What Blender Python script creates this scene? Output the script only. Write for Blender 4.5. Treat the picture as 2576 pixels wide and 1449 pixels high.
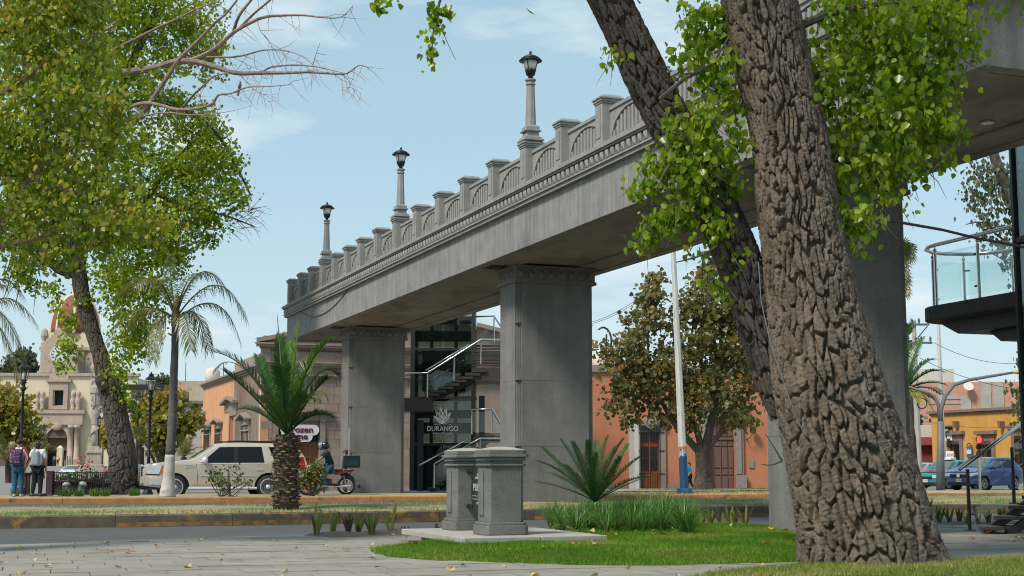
import bpy, math, random
import numpy as np
from mathutils import Vector, Matrix
R = math.radians; PI = math.pi
random.seed(7); rng = np.random.default_rng(7)
for o in list(bpy.data.objects): bpy.data.objects.remove(o)
S = bpy.context.scene; COL = S.collection
# ---------------------------------------------------------------- camera
HC = 1.1                                   # camera height (m) above the plaza
FV = 2576 * 50 / 36                        # focal length in pixels of a 2576-wide picture
HOR = 1174.6                               # horizon row in that picture
TH = math.atan((HOR - 724.5) / FV)
cam = bpy.data.cameras.new('camera'); cam.lens = 50; cam.sensor_width = 36; cam.clip_start = .1; cam.clip_end = 6000
camo = bpy.data.objects.new('camera', cam); COL.objects.link(camo)
camo.location = (0, 0, HC); camo.rotation_euler = (PI / 2 + TH, 0, 0); S.camera = camo
cam.dof.use_dof = True; cam.dof.focus_distance = 44; cam.dof.aperture_fstop = 5.6
# ---------------------------------------------------------------- light
SUN_EL, SUN_AZ = R(50), R(224)              # azimuth clockwise from +Y: from behind the camera's left shoulder, veiled
sd = Vector((math.sin(SUN_AZ) * math.cos(SUN_EL), math.cos(SUN_AZ) * math.cos(SUN_EL), math.sin(SUN_EL)))
sl = bpy.data.lights.new('sun', 'SUN'); sl.energy = 1.9; sl.angle = R(13); sl.color = (1, .93, .82)
so = bpy.data.objects.new('sun', sl); COL.objects.link(so); so.location = sd * 60
so.rotation_euler = (-sd).to_track_quat('-Z', 'Y').to_euler()
W = bpy.data.worlds.new('World'); S.world = W; W.use_nodes = True
nt = W.node_tree; N = nt.nodes; L = nt.links; N.clear()
sky = N.new('ShaderNodeTexSky'); sky.sky_type = 'NISHITA'; sky.sun_disc = False
sky.sun_elevation = SUN_EL; sky.sun_rotation = SUN_AZ; sky.altitude = 1800; sky.air_density = 1.0; sky.dust_density = 2.5; sky.ozone_density = 1.4
bg = N.new('ShaderNodeBackground'); bg.inputs[1].default_value = .09
out = N.new('ShaderNodeOutputWorld')
tc = N.new('ShaderNodeTexCoord'); mp = N.new('ShaderNodeMapping'); mp.inputs['Scale'].default_value = (1.6, 1.6, 5.5); mp.inputs['Location'].default_value = (3.35, .4, .1)
nz = N.new('ShaderNodeTexNoise'); nz.inputs['Scale'].default_value = 1.5; nz.inputs['Detail'].default_value = 9; nz.inputs['Roughness'].default_value = .58
rp = N.new('ShaderNodeValToRGB'); rp.color_ramp.elements[0].position = .42; rp.color_ramp.elements[1].position = .78
rp.color_ramp.elements[0].color = (.68, .68, .68, 1); rp.color_ramp.elements[1].color = (.86, .86, .86, 1)
mx = N.new('ShaderNodeMixRGB'); mx.inputs[2].default_value = (2.25, 3.35, 3.8, 1)
L.new(tc.outputs['Generated'], mp.inputs[0]); L.new(mp.outputs[0], nz.inputs['Vector']); L.new(nz.outputs[0], rp.inputs[0])
tn = N.new('ShaderNodeMixRGB'); tn.blend_type = 'MULTIPLY'; tn.inputs[0].default_value = 1; tn.inputs[2].default_value = (.86, 1.02, 1.0, 1); L.new(sky.outputs[0], tn.inputs[1])
L.new(rp.outputs[0], mx.inputs[0]); L.new(tn.outputs[0], mx.inputs[1]); sx_ = N.new('ShaderNodeSeparateXYZ'); L.new(tc.outputs['Generated'], sx_.inputs[0])
ab = N.new('ShaderNodeMath'); ab.operation = 'ABSOLUTE'; L.new(sx_.outputs['Z'], ab.inputs[0])
iv = N.new('ShaderNodeMath'); iv.operation = 'SUBTRACT'; iv.inputs[0].default_value = 1; L.new(ab.outputs[0], iv.inputs[1])
pw = N.new('ShaderNodeMath'); pw.operation = 'POWER'; pw.inputs[1].default_value = 7; L.new(iv.outputs[0], pw.inputs[0])
hz = N.new('ShaderNodeMixRGB'); hz.inputs[2].default_value = (3.75, 4.2, 4.35, 1); L.new(pw.outputs[0], hz.inputs[0]); L.new(mx.outputs[0], hz.inputs[1])   # pale haze towards the horizon all round
n2 = N.new('ShaderNodeTexNoise'); n2.inputs['Scale'].default_value = 2.6; n2.inputs['Detail'].default_value = 8; n2.inputs['Roughness'].default_value = .55
m2 = N.new('ShaderNodeMapping'); m2.inputs['Scale'].default_value = (2, 2, 7); m2.inputs['Location'].default_value = (.7, 2.1, .0); L.new(tc.outputs['Generated'], m2.inputs[0]); L.new(m2.outputs[0], n2.inputs['Vector'])
r2 = N.new('ShaderNodeValToRGB'); r2.color_ramp.elements[0].position = .52; r2.color_ramp.elements[1].position = .74; r2.color_ramp.elements[0].color = (0, 0, 0, 1); r2.color_ramp.elements[1].color = (.8, .8, .8, 1); L.new(n2.outputs[0], r2.inputs[0])
cl_ = N.new('ShaderNodeMixRGB'); cl_.inputs[2].default_value = (5.0, 5.3, 5.4, 1); L.new(r2.outputs[0], cl_.inputs[0]); L.new(hz.outputs[0], cl_.inputs[1]); L.new(cl_.outputs[0], bg.inputs[0]); L.new(bg.outputs[0], out.inputs[0])
S.view_settings.view_transform = 'Standard'; S.view_settings.look = 'None'; S.view_settings.gamma = 1
S.view_settings.exposure = 1.1
S.render.engine = 'CYCLES'; S.cycles.use_denoising = True; S.cycles.max_bounces = 8; S.cycles.transparent_max_bounces = 24
S.cycles.pixel_filter_type = 'BLACKMAN_HARRIS'; S.cycles.filter_width = 1.05
S.cycles.caustics_reflective = False; S.cycles.caustics_refractive = False

# ---------------------------------------------------------------- pixel helpers (2576 x 1449 picture)
def ray(x, y):
    a = (x - 1288) / FV; b = (724.5 - y) / FV
    d = math.cos(TH) - b * math.sin(TH)
    return a / d, (math.sin(TH) + b * math.cos(TH)) / d
def at(x, y, Y):
    a, b = ray(x, y); return Vector((a * Y, Y, HC + b * Y))
def gp(x, y, z=0.):
    a, b = ray(x, y); Y = (z - HC) / b; return Vector((a * Y, Y, z))
K = 2576 / 3840
def gs(x, y, z=0.): return gp(x * K, y * K, z)      # the same from full-size photo pixels
PHI = R(20.71)                                       # street grid: local x along the road, local y along the bridge
DU = Vector((math.cos(PHI), math.sin(PHI), 0)); DT = Vector((-math.sin(PHI), math.cos(PHI), 0))

# ---------------------------------------------------------------- materials
MATS = {}
def nodes(name):
    m = bpy.data.materials.new(name); m.use_nodes = True
    n = m.node_tree.nodes; l = m.node_tree.links
    return m, n, l, n['Principled BSDF']
def rgb(c): return (c[0], c[1], c[2], 1)
def mul(c, k): return tuple(min(1, x * k) for x in c)
def pm(name, c, rough=.8, var=.2, sc=3., bump=0., bs=40., metal=0., c2=None, lo=.5, hi=.62, sc2=.7, streak=0., rand=0., coat=0., stretch=(1, 1, 1), spec=.5, speck=0.):
    if name in MATS: return MATS[name]
    m, n, l, b = nodes(name); MATS[name] = m
    g = n.new('ShaderNodeNewGeometry'); mp = n.new('ShaderNodeMapping'); mp.inputs['Scale'].default_value = stretch
    l.new(g.outputs['Position'], mp.inputs[0])
    def noise(scale, det=5, vec=None, rough=.6):
        t = n.new('ShaderNodeTexNoise'); t.inputs['Scale'].default_value = scale; t.inputs['Detail'].default_value = det; t.inputs['Roughness'].default_value = rough
        l.new((vec or mp).outputs[0], t.inputs['Vector']); return t
    def ramp(src, p0, p1, c0, c1):
        r = n.new('ShaderNodeValToRGB'); e = r.color_ramp.elements
        e[0].position = p0; e[1].position = p1; e[0].color = rgb(c0); e[1].color = rgb(c1); l.new(src, r.inputs[0]); return r
    col = ramp(noise(sc).outputs[0], .3, .7, mul(c, 1 - var), mul(c, 1 + var)).outputs[0]
    def mix(mode, fac, a, bb):
        x = n.new('ShaderNodeMixRGB'); x.blend_type = mode
        for i, v in ((0, fac), (1, a), (2, bb)):
            if isinstance(v, (int, float)): x.inputs[i].default_value = v
            elif isinstance(v, tuple): x.inputs[i].default_value = rgb(v)
            else: l.new(v, x.inputs[i])
        return x.outputs[0]
    if c2:
        col = mix('MIX', ramp(noise(sc2, 7).outputs[0], lo, hi, (0, 0, 0), (1, 1, 1)).outputs[0], col, c2)
    if streak:
        mq = n.new('ShaderNodeMapping'); mq.inputs['Scale'].default_value = (5, 5, .35); l.new(g.outputs['Position'], mq.inputs[0])
        s = ramp(noise(1.3, 6, mq).outputs[0], .35, .75, (1, 1, 1), (1 - streak,) * 3)
        col = mix('MULTIPLY', 1., col, s.outputs[0])
    if speck:
        s = ramp(noise(55., 3, None, .8).outputs[0], .35, .65, (1 - speck,) * 3, (1 + 0 * speck,) * 3)
        col = mix('MULTIPLY', 1., col, s.outputs[0])
    if rand:
        oi = n.new('ShaderNodeObjectInfo'); s = ramp(oi.outputs['Random'], 0, 1, (1 - rand,) * 3, (1,) * 3)
        col = mix('MULTIPLY', 1., col, s.outputs[0])
    l.new(col, b.inputs['Base Color'])
    b.inputs['Roughness'].default_value = rough; b.inputs['Metallic'].default_value = metal
    b.inputs['Specular IOR Level'].default_value = spec
    if coat: b.inputs['Coat Weight'].default_value = coat; b.inputs['Coat Roughness'].default_value = .04
    if bump:
        bp = n.new('ShaderNodeBump'); bp.inputs['Strength'].default_value = bump; bp.inputs['Distance'].default_value = .02
        l.new(noise(bs, 6, None, .7).outputs[0], bp.inputs['Height']); l.new(bp.outputs[0], b.inputs['Normal'])
    return m
def leafmat(name, cols, trans=.35, rough=.45):
    if name in MATS: return MATS[name]
    m, n, l, b = nodes(name); MATS[name] = m
    a = n.new('ShaderNodeAttribute'); a.attribute_name = 'tone'
    r = n.new('ShaderNodeValToRGB'); e = r.color_ramp.elements
    while len(e) < len(cols): e.new(.5)
    for i, c in enumerate(cols): e[i].position = i / (len(cols) - 1); e[i].color = rgb(c)
    l.new(a.outputs['Fac'], r.inputs[0]); l.new(r.outputs[0], b.inputs['Base Color']); b.inputs['Roughness'].default_value = rough
    t = n.new('ShaderNodeBsdfTranslucent'); hs = n.new('ShaderNodeHueSaturation'); hs.inputs['Value'].default_value = 1.5; hs.inputs['Saturation'].default_value = 1.1
    l.new(r.outputs[0], hs.inputs['Color']); l.new(hs.outputs[0], t.inputs[0])
    mx = n.new('ShaderNodeMixShader'); mx.inputs[0].default_value = trans
    l.new(b.outputs[0], mx.inputs[1]); l.new(t.outputs[0], mx.inputs[2]); l.new(mx.outputs[0], n['Material Output'].inputs[0])
    return m
def glass(name, tint=(.78, .9, .86), refl=1.):
    if name in MATS: return MATS[name]
    m, n, l, b = nodes(name); MATS[name] = m; n.remove(b)
    t = n.new('ShaderNodeBsdfTransparent'); t.inputs[0].default_value = rgb(tint)
    g = n.new('ShaderNodeBsdfGlossy'); g.inputs['Roughness'].default_value = .02; g.inputs[0].default_value = (.95, 1, .98, 1)
    f = n.new('ShaderNodeLayerWeight'); f.inputs[0].default_value = .5
    e = n.new('ShaderNodeMath'); e.operation = 'POWER'; e.inputs[1].default_value = 4; l.new(f.outputs['Facing'], e.inputs[0])
    k = n.new('ShaderNodeMath'); k.operation = 'MULTIPLY_ADD'; k.inputs[1].default_value = .6; k.inputs[2].default_value = .05 * refl; l.new(e.outputs[0], k.inputs[0])
    x = n.new('ShaderNodeMixShader'); l.new(k.outputs[0], x.inputs[0]); l.new(t.outputs[0], x.inputs[1]); l.new(g.outputs[0], x.inputs[2]); l.new(x.outputs[0], n['Material Output'].inputs[0])
    return m
def emit(name, c, s):
    if name in MATS: return MATS[name]
    m, n, l, b = nodes(name); MATS[name] = m
    b.inputs['Base Color'].default_value = rgb(c); b.inputs['Emission Color'].default_value = rgb(c); b.inputs['Emission Strength'].default_value = s
    return m

# ---------------------------------------------------------------- mesh helpers
def link(o, parent=None):
    COL.objects.link(o)
    if parent: o.parent = parent
    return o
def tag(o, label=None, cat=None, group=None, kind=None):
    if label: o['label'] = label
    if cat: o['category'] = cat
    if group: o['group'] = group
    if kind: o['kind'] = kind
    return o
def thing(name, label, cat, loc=(0, 0, 0), rz=0., group=None, sc=1.):
    o = bpy.data.objects.new(name, None); link(o); o.location = loc; o.rotation_euler = (0, 0, rz); o.scale = (sc,) * 3; o.empty_display_size = .2
    return tag(o, label, cat, group)
def mesh(name, v, f, mat, parent=None, smooth=False, attr=None):
    me = bpy.data.meshes.new(name); me.from_pydata([tuple(p) for p in v] if not isinstance(v, np.ndarray) else v.tolist(), [], f if not isinstance(f, np.ndarray) else f.tolist())
    if attr is not None:
        a = me.attributes.new('tone', 'FLOAT', 'POINT'); a.data.foreach_set('value', np.asarray(attr, np.float32))
    if mat: me.materials.append(mat)
    if smooth: me.polygons.foreach_set('use_smooth', [True] * len(me.polygons))
    me.update()
    return link(bpy.data.objects.new(name, me), parent)
def dup(o, parent=None, loc=None, rz=None, deep=True):
    c = o.copy(); link(c)
    c.parent = parent
    if loc is not None: c.location = loc
    if rz is not None: c.rotation_euler = (c.rotation_euler[0], c.rotation_euler[1], rz)
    if deep:
        for ch in list(o.children):
            if ch.name != c.name: dup(ch, c)
    return c
class MB:
    def __init__(s): s.v = []; s.f = []
    def add(s, V, Fs):
        n = len(s.v); s.v += [tuple(p) for p in V]; s.f += [tuple(i + n for i in q) for q in Fs]; return s
    def box(s, c, d, rz=0., M=None, top=1.):
        x, y, z = (k / 2 for k in d)
        P = [Vector((sx * x * (top if sz > 0 else 1), sy * y * (top if sz > 0 else 1), sz * z)) for sz in (-1, 1) for sx, sy in ((-1, -1), (1, -1), (1, 1), (-1, 1))]
        if M is None: M = Matrix.Rotation(rz, 3, 'Z') if rz else None
        if M is not None: P = [M @ p for p in P]
        c = Vector(c); return s.add([p + c for p in P], [(3, 2, 1, 0), (4, 5, 6, 7), (0, 1, 5, 4), (1, 2, 6, 5), (2, 3, 7, 6), (3, 0, 4, 7)])
    def bx(s, x0, x1, y0, y1, z0, z1): return s.box(((x0 + x1) / 2, (y0 + y1) / 2, (z0 + z1) / 2), (abs(x1 - x0), abs(y1 - y0), abs(z1 - z0)))
    def prism(s, poly, a, b, axis='z'):
        n = len(poly)
        g = {'z': lambda p, h: (p[0], p[1], h), 'y': lambda p, h: (p[0], h, p[1]), 'x': lambda p, h: (h, p[0], p[1])}[axis]
        V = [g(p, a) for p in poly] + [g(p, b) for p in poly]
        return s.add(V, [tuple(range(n))[::-1], tuple(range(n, 2 * n))] + [(i, (i + 1) % n, (i + 1) % n + n, i + n) for i in range(n)])
    def tube(s, path, r, n=8, cap=True):
        P = [Vector(p) for p in path]; rr = r if hasattr(r, '__len__') else [r] * len(P); b = len(s.v); u = None
        for i, p in enumerate(P):
            t = (P[min(i + 1, len(P) - 1)] - P[max(i - 1, 0)]).normalized()
            if u is None: u = t.orthogonal().normalized()
            u = (u - t * u.dot(t)); u = u.normalized() if u.length > 1e-6 else t.orthogonal().normalized(); w = t.cross(u)
            for k in range(n):
                a = 2 * PI * k / n; s.v.append(tuple(p + (u * math.cos(a) + w * math.sin(a)) * rr[i]))
        for i in range(len(P) - 1):
            for k in range(n):
                k2 = (k + 1) % n; s.f.append((b + i * n + k, b + i * n + k2, b + (i + 1) * n + k2, b + (i + 1) * n + k))
        if cap: s.f.append(tuple(b + k for k in range(n))[::-1]); s.f.append(tuple(b + (len(P) - 1) * n + k for k in range(n)))
        return s
    def lathe(s, prof, n=16, c=(0, 0, 0), sx=1., sy=1., rot=0., M=None):
        b = len(s.v); c = Vector(c)
        for r, z in prof:
            for k in range(n):
                a = 2 * PI * k / n + rot; p = Vector((r * math.cos(a) * sx, r * math.sin(a) * sy, z)); s.v.append(tuple((M @ p if M else p) + c))
        m = len(prof)
        for i in range(m - 1):
            for k in range(n):
                k2 = (k + 1) % n; s.f.append((b + i * n + k, b + i * n + k2, b + (i + 1) * n + k2, b + (i + 1) * n + k))
        s.f.append(tuple(b + k for k in range(n))[::-1]); s.f.append(tuple(b + (m - 1) * n + k for k in range(n)))
        return s
    def ball(s, c, r, n=12, m=8):
        r = r if hasattr(r, '__len__') else (r, r, r)
        pr = [(math.sin(PI * (i + .02) / (m + .04)), -math.cos(PI * (i + .02) / (m + .04)) * r[2]) for i in range(m + 1)]
        return s.lathe(pr, n, c, r[0], r[1])
    def build(s, name, mat, parent=None, smooth=False, bevel=0.):
        o = mesh(name, s.v, s.f, mat, parent, smooth)
        if bevel:
            b = o.modifiers.new('bevel', 'BEVEL'); b.width = bevel; b.segments = 2; b.limit_method = 'ANGLE'; b.angle_limit = R(40)
        return o
def text(name, body, size, mat, parent, M, ext=.004, align='CENTER', sx=1., bold=0.):
    cu = bpy.data.curves.new(name, 'FONT'); cu.body = body; cu.size = size; cu.align_x = align; cu.align_y = 'CENTER'; cu.extrude = ext; cu.resolution_u = 3; cu.offset = bold
    t = bpy.data.objects.new(name, cu); COL.objects.link(t); bpy.context.view_layer.update()
    me = bpy.data.meshes.new_from_object(t); bpy.data.objects.remove(t); bpy.data.curves.remove(cu)
    me.transform(M @ Matrix.Scale(sx, 4, (1, 0, 0))); me.materials.clear(); me.materials.append(mat)
    return link(bpy.data.objects.new(name, me), parent)
def face(loc, rz=0.):      # text lying in x-z, read from -y
    return Matrix.Translation(loc) @ Matrix.Rotation(rz, 4, 'Z') @ Matrix.Rotation(PI / 2, 4, 'X')

# numpy noises
def _h(i, k):
    n = (i[..., 0] * 73856093 ^ i[..., 1] * 19349663 ^ i[..., 2] * 83492791 ^ (k * 2654435 + 977)).astype(np.int64)
    n = (n ^ (n >> 13)) * 1274126177; n = n ^ (n >> 16); return (n & 0xffff) / 65535.
def worley(p):
    b = np.floor(p).astype(np.int64); F1 = np.full(len(p), 9.); F2 = F1.copy()
    for dx in (-1, 0, 1):
        for dy in (-1, 0, 1):
            for dz in (-1, 0, 1):
                c = b + np.array([dx, dy, dz]); q = c + np.stack([_h(c, 1), _h(c, 2), _h(c, 3)], -1)
                d = np.linalg.norm(q - p, axis=1); m = d < F1
                F2 = np.where(m, F1, np.minimum(F2, d)); F1 = np.where(m, d, F1)
    return F1, F2
def vnoise(p):
    b = np.floor(p).astype(np.int64); f = p - b; f = f * f * (3 - 2 * f); r = 0
    for dx in (0, 1):
        for dy in (0, 1):
            for dz in (0, 1):
                c = b + np.array([dx, dy, dz]); w = (f[:, 0] if dx else 1 - f[:, 0]) * (f[:, 1] if dy else 1 - f[:, 1]) * (f[:, 2] if dz else 1 - f[:, 2]); r = r + w * _h(c, 5)
    return r
# ---------------------------------------------------------------- shared materials
CONC = pm('bridge concrete', (.345, .335, .32), .9, .14, 2.2, .5, 60, streak=.4, speck=.35, c2=(.2, .195, .185), lo=.56, hi=.75, sc2=.8)
CONCL = pm('parapet concrete', (.34, .33, .315), .9, .12, 3, .35, 70, streak=.2, speck=.3)
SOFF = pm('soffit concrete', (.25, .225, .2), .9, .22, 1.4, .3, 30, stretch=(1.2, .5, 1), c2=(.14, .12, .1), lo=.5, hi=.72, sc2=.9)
PIER = pm('pier concrete', (.28, .275, .255), .92, .16, 1.6, .8, 75, streak=.2, speck=.5, c2=(.19, .185, .165), lo=.56, hi=.8, sc2=.6)
PEDM = pm('pedestal stone', (.2, .2, .18), .85, .25, 6, .5, 60, c2=(.13, .145, .125), lo=.45, hi=.7, sc2=3, speck=.35)
SLABM = pm('plinth slab', (.36, .335, .3), .8, .12, 5, .2, 60)
PAVE = pm('paving stone', (.29, .262, .222), .85, .1, 2.5, .25, 50, rand=.16, c2=(.2, .182, .155), lo=.5, hi=.72, sc2=1.4, streak=.0)
JOINT = pm('paving joint', (.2, .18, .16), .95, .2, 8)
ASPH = pm('asphalt', (.088, .087, .086), .85, .12, 1.2, .4, 90, c2=(.115, .113, .11), lo=.5, hi=.75, sc2=.4, speck=.25)
STREET = pm('street', (.2, .185, .17), .9, .15, .5, .2, 30)
SOIL = pm('soil', (.16, .115, .085), .95, .3, 9, .8, 25)
DIRT = pm('dry verge', (.36, .29, .19), .95, .2, 4, .5, 30, c2=(.22, .2, .08), lo=.5, hi=.66, sc2=.6)
MEDG = pm('median turf', (.3, .24, .13), .95, .22, 5, .5, 30, c2=(.1, .16, .03), lo=.47, hi=.6, sc2=.55)
LAWNM = pm('lawn soil', (.06, .1, .01), .95, .3, 6, .5, 40, spec=.05)
KERBD = pm('worn kerb', (.11, .085, .06), .9, .3, 5, .5, 40, c2=(.36, .19, .045), lo=.57, hi=.68, sc2=2.2)
KERBO = pm('ochre kerb', (.4, .19, .06), .85, .2, 4, .4, 40, c2=(.13, .1, .08), lo=.6, hi=.7, sc2=2.)
KERBB = pm('faded ochre band', (.16, .1, .05), .9, .3, 6, .4, 40, c2=(.33, .17, .05), lo=.45, hi=.62, sc2=3.)
STEEL = pm('stainless', (.62, .6, .58), .25, .06, 6, metal=1)
STEELD = pm('dark steel', (.035, .033, .034), .5, .2, 6, metal=.3)
IRON = pm('black iron', (.012, .012, .014), .45, .2, 10)
BRONZE = pm('brown steel', (.055, .04, .035), .5, .2, 8)
GLASSC = glass('clear green glass', (.9, .955, .94))
GLASSD = glass('elevator glass', (.46, .58, .54), .7)
BLACK = pm('black plastic', (.012, .012, .013), .5, .1)
CHROME = pm('chrome', (.85, .85, .87), .16, .02, metal=1)
TRIM = pm('bright trim', (.72, .73, .75), .22, .03, metal=.35)
RUBBER = pm('rubber', (.018, .018, .018), .8, .2, 20)
WHITE = pm('white paint', (.74, .73, .7), .6, .06, 5)

# ---------------------------------------------------------------- ground
E3 = lambda X, s=0.: Vector((X, 44.86 + .292 * X + s, 0))
def zg(X, Y):
    s = Y - .292 * X - 44.86
    return float(np.interp(s, [5, 40, 110, 212, 260, 4000], [.05, -.15, -.2, 1.2, 1.4, 1.4]))
def sheet(name, A, B, z, mat, kind='structure', rows=1, bump=None):
    V = []; Fs = []; n = len(A)
    for j in range(rows + 1):
        for i in range(n):
            p = A[i].lerp(B[i], j / rows); zz = z(p) if callable(z) else z
            V.append((p.x, p.y, zz + (bump(i / (n - 1), j / rows, p) if bump else 0)))
    for j in range(rows):
        for i in range(n - 1): Fs.append((j * n + i, j * n + i + 1, (j + 1) * n + i + 1, (j + 1) * n + i))
    return tag(mesh(name, V, Fs, mat, smooth=True), kind=kind)
def resample(pts, n, ext=(0, 0)):
    P = [Vector(p) for p in pts]
    if ext[0]: P = [P[0] + (P[0] - P[1]).normalized() * ext[0]] + P
    if ext[1]: P = P + [P[-1] + (P[-1] - P[-2]).normalized() * ext[1]]
    d = [0]
    for a, b in zip(P, P[1:]): d.append(d[-1] + (b - a).length)
    o = []
    for i in range(n):
        t = d[-1] * i / (n - 1); k = max(j for j in range(len(d)) if d[j] <= t + 1e-9); k = min(k, len(P) - 2)
        o.append(P[k].lerp(P[k + 1], (t - d[k]) / max(1e-9, d[k + 1] - d[k])))
    return o
def flat(p): return Vector((p.x, p.y, 0))
E1 = [flat(gs(*p)) for p in ((0, 2042), (400, 2030), (600, 2021), (900, 2010), (1100, 2005), (1500, 1998), (2150, 1987), (2800, 1975), (3500, 1964), (3840, 1959))]
E2 = [flat(gs(x, y, .18)) for x, y in ((0, 1935), (600, 1929), (1000, 1924), (1500, 1916), (2050, 1908), (2600, 1901), (3500, 1891), (3840, 1888))]
E2B = [flat(gs(x, y, .18)) for x, y in ((0, 1909), (600, 1899), (1000, 1897), (1500, 1892), (2050, 1885), (2600, 1874), (3500, 1863), (3840, 1860))]
e1 = resample(E1, 60, (25, 25)); e2 = resample(E2, 60, (25, 25)); e2b = resample(E2B, 60, (25, 25))
e3 = [E3(x) for x in np.linspace(-45, 45, 60)]
# base ground: low under plaza and roads, then the far streets; reaches past the horizon
xs = [-2500, -800, -300, -150, -90, -60, -45, -30, -15, 0, 15, 30, 45, 60, 90, 150, 300, 800, 2500]
V = []; Fs = []
def grow(s, z):
    for x in xs:
        xx = max(-150, min(150, x)); V.append((x, 44.86 + .292 * xx + s, z))
prof = [(-160, -.5), (-40, -.5), (2, -.5), (2.3, .03), (5, .05), (20, -.04), (40, -.15), (70, -.18), (110, -.2), (160, .46), (212, 1.2), (260, 1.4), (600, 1.4), (4000, 1.4)]
for s_, z_ in prof: grow(s_, z_)
nx = len(xs)
for j in range(len(prof) - 1):
    for i in range(nx - 1): Fs.append((j * nx + i, j * nx + i + 1, (j + 1) * nx + i + 1, (j + 1) * nx + i))
tag(mesh('ground', V, Fs, STREET), kind='structure')
sheet('near_road', [p - Vector((0, .6, 0)) for p in e1], [p + Vector((0, .3, 0)) for p in e2], -.06, ASPH)
sheet('median_road', [p - Vector((0, .6, 0)) for p in e2b], [p + Vector((0, .3, 0)) for p in e3], .05, ASPH)
def medz(u, v, p): return (.07 * math.sin(PI * v) + .03 * math.sin(p.x * 1.7 + 2 * v) * math.sin(PI * v)) if 0 < v < 1 else -.004
medo = sheet('median', [p + Vector((0, .12, 0)) for p in e2], e2b, .176, MEDG, rows=8, bump=medz)
mb = MB()
for a, b in zip(e2b, e2b[1:]): mb.add([(a.x, a.y, .172), (b.x, b.y, .172), (b.x, b.y, -.2), (a.x, a.y, -.2)], [(0, 1, 2, 3)])
tag(mb.build('median_edge', KERBD), kind='structure')
st = sheet('far_verge', [p + Vector((0, .15, 0)) for p in e3], [p + Vector((0, 5.5, 0)) for p in e3], .205, DIRT, rows=5, bump=lambda u, v, p: .02 * math.sin(p.x * 2.1) * math.sin(PI * v))
sheet('verge_back', [p + Vector((0, 5.5, 0)) for p in e3], [p + Vector((0, 5.9, 0)) for p in e3], lambda p: .2, DIRT, bump=lambda u, v, p: -.3 * v)
# dry ground round the sycamore
sheet('dry_bank', [E3(x, 5.6) for x in np.linspace(2.2, 13.5, 20)], [E3(x, 26) for x in np.linspace(6, 17, 20)], lambda p: zg(p.x, p.y) + .05, DIRT, rows=8, bump=lambda u, v, p: .15 * (1 - v))
# kerbs, stone by stone
def kerb(name, line, z0, z1, w, mat, lab, ln=2.2):
    root = bpy.data.objects.new(name, None); link(root); root['kind'] = 'structure'
    P = resample(line, int(sum((b - a).length for a, b in zip(line, line[1:])) / ln) + 1)
    for i, (a, b) in enumerate(zip(P, P[1:])):
        t = (b - a).normalized(); nrm = Vector((-t.y, t.x, 0)); g = t * .006; j = random.uniform(-.006, .006)
        mb = MB(); q = []
        for p in (a + g, b - g):
            for off, z in ((0, z0), (.01, z1 - .03 + j), (.035, z1 + j), (w, z1 + j), (w, z0)):
                o = p + nrm * off; q.append((o.x, o.y, z))
        mb.add(q, [(0, 1, 6, 5), (1, 2, 7, 6), (2, 3, 8, 7), (3, 4, 9, 8), (0, 4, 3, 2, 1), (5, 6, 7, 8, 9)])
        ks = mb.build('kerb_stone', mat, root)
        if mat is KERBD and i % 4 != 3: mb = MB(); q0, q1 = a + g - nrm * .004, b - g - nrm * .004; mb.add([(q0.x, q0.y, -.055), (q1.x, q1.y, -.055), (q1.x, q1.y, .03), (q0.x, q0.y, .03)], [(0, 1, 2, 3)]); mb.build('painted_band', KERBB, ks)
    return root
kerb('median_kerb', e2, -.2, .185, .2, KERBD, '')
kerb('far_kerb', e3, -.1, .22, .22, KERBO, '')
# plaza: dark bed sheet and separate slabs
pl = sheet('plaza_bed', [Vector((p.x * 1.6, 2, 0)) for p in e1], e1, -.02, JOINT)
mb = MB()
for a, b in zip(e1, e1[1:]): mb.add([(a.x, a.y, -.004), (b.x, b.y, -.004), (b.x, b.y, -.4), (a.x, a.y, -.4)], [(0, 1, 2, 3)])
tag(mb.build('plaza_edge', SLABM), kind='structure')
def inpoly(x, y, P):
    r = False; n = len(P)
    for i in range(n):
        a, b = P[i], P[(i + 1) % n]
        if (a[1] > y) != (b[1] > y) and x < (b[0] - a[0]) * (y - a[1]) / (b[1] - a[1]) + a[0]: r = not r
    return r
LAWN = [gs(*p) for p in ((1376, 2061), (1405, 2078), (1450, 2088), (1500, 2092), (1660, 2104), (1900, 2112), (2100, 2119), (2300, 2123), (2500, 2123), (2640, 2118), (2800, 2113), (3000, 2107), (3130, 2095), (3150, 2040), (3080, 2004), (3000, 1990), (2850, 1981), (2700, 1979), (2400, 1984), (2100, 1994), (2010, 2012), (1900, 2030), (1700, 2042), (1600, 2042), (1500, 2048), (1430, 2055))]
LAWN2 = [gs(*p) for p in ((2560, 2175), (2700, 2148), (2800, 2140), (2960, 2128), (3120, 2118), (3400, 2118), (3500, 2112), (3620, 2102), (3840, 2094), (4200, 2085), (4300, 2300), (2500, 2300))]
bedL = [gs(*p, .0) for p in ((1135, 2008), (1250, 2016), (1330, 2013), (1500, 2008), (1640, 2004), (1760, 2003), (1900, 2001), (2060, 1999), (2060, 1990), (1500, 1999.5), (1135, 2005.5))]
bedR = [gs(*p, .0) for p in ((2580, 1981), (2700, 1983), (2810, 1981), (3440, 1968), (3640, 1967), (3900, 1962), (3900, 1959), (2580, 1979.5))]
root = bpy.data.objects.new('plaza_paving', None); link(root); root['kind'] = 'structure'
PV = R(18); pu = Vector((math.cos(PV), math.sin(PV), 0)); pv = Vector((-math.sin(PV), math.cos(PV), 0))
e1x = [p.x for p in e1]; e1y = [p.y for p in e1]
nslab = 0; rest = MB()
SW, SL = .78, .52
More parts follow.
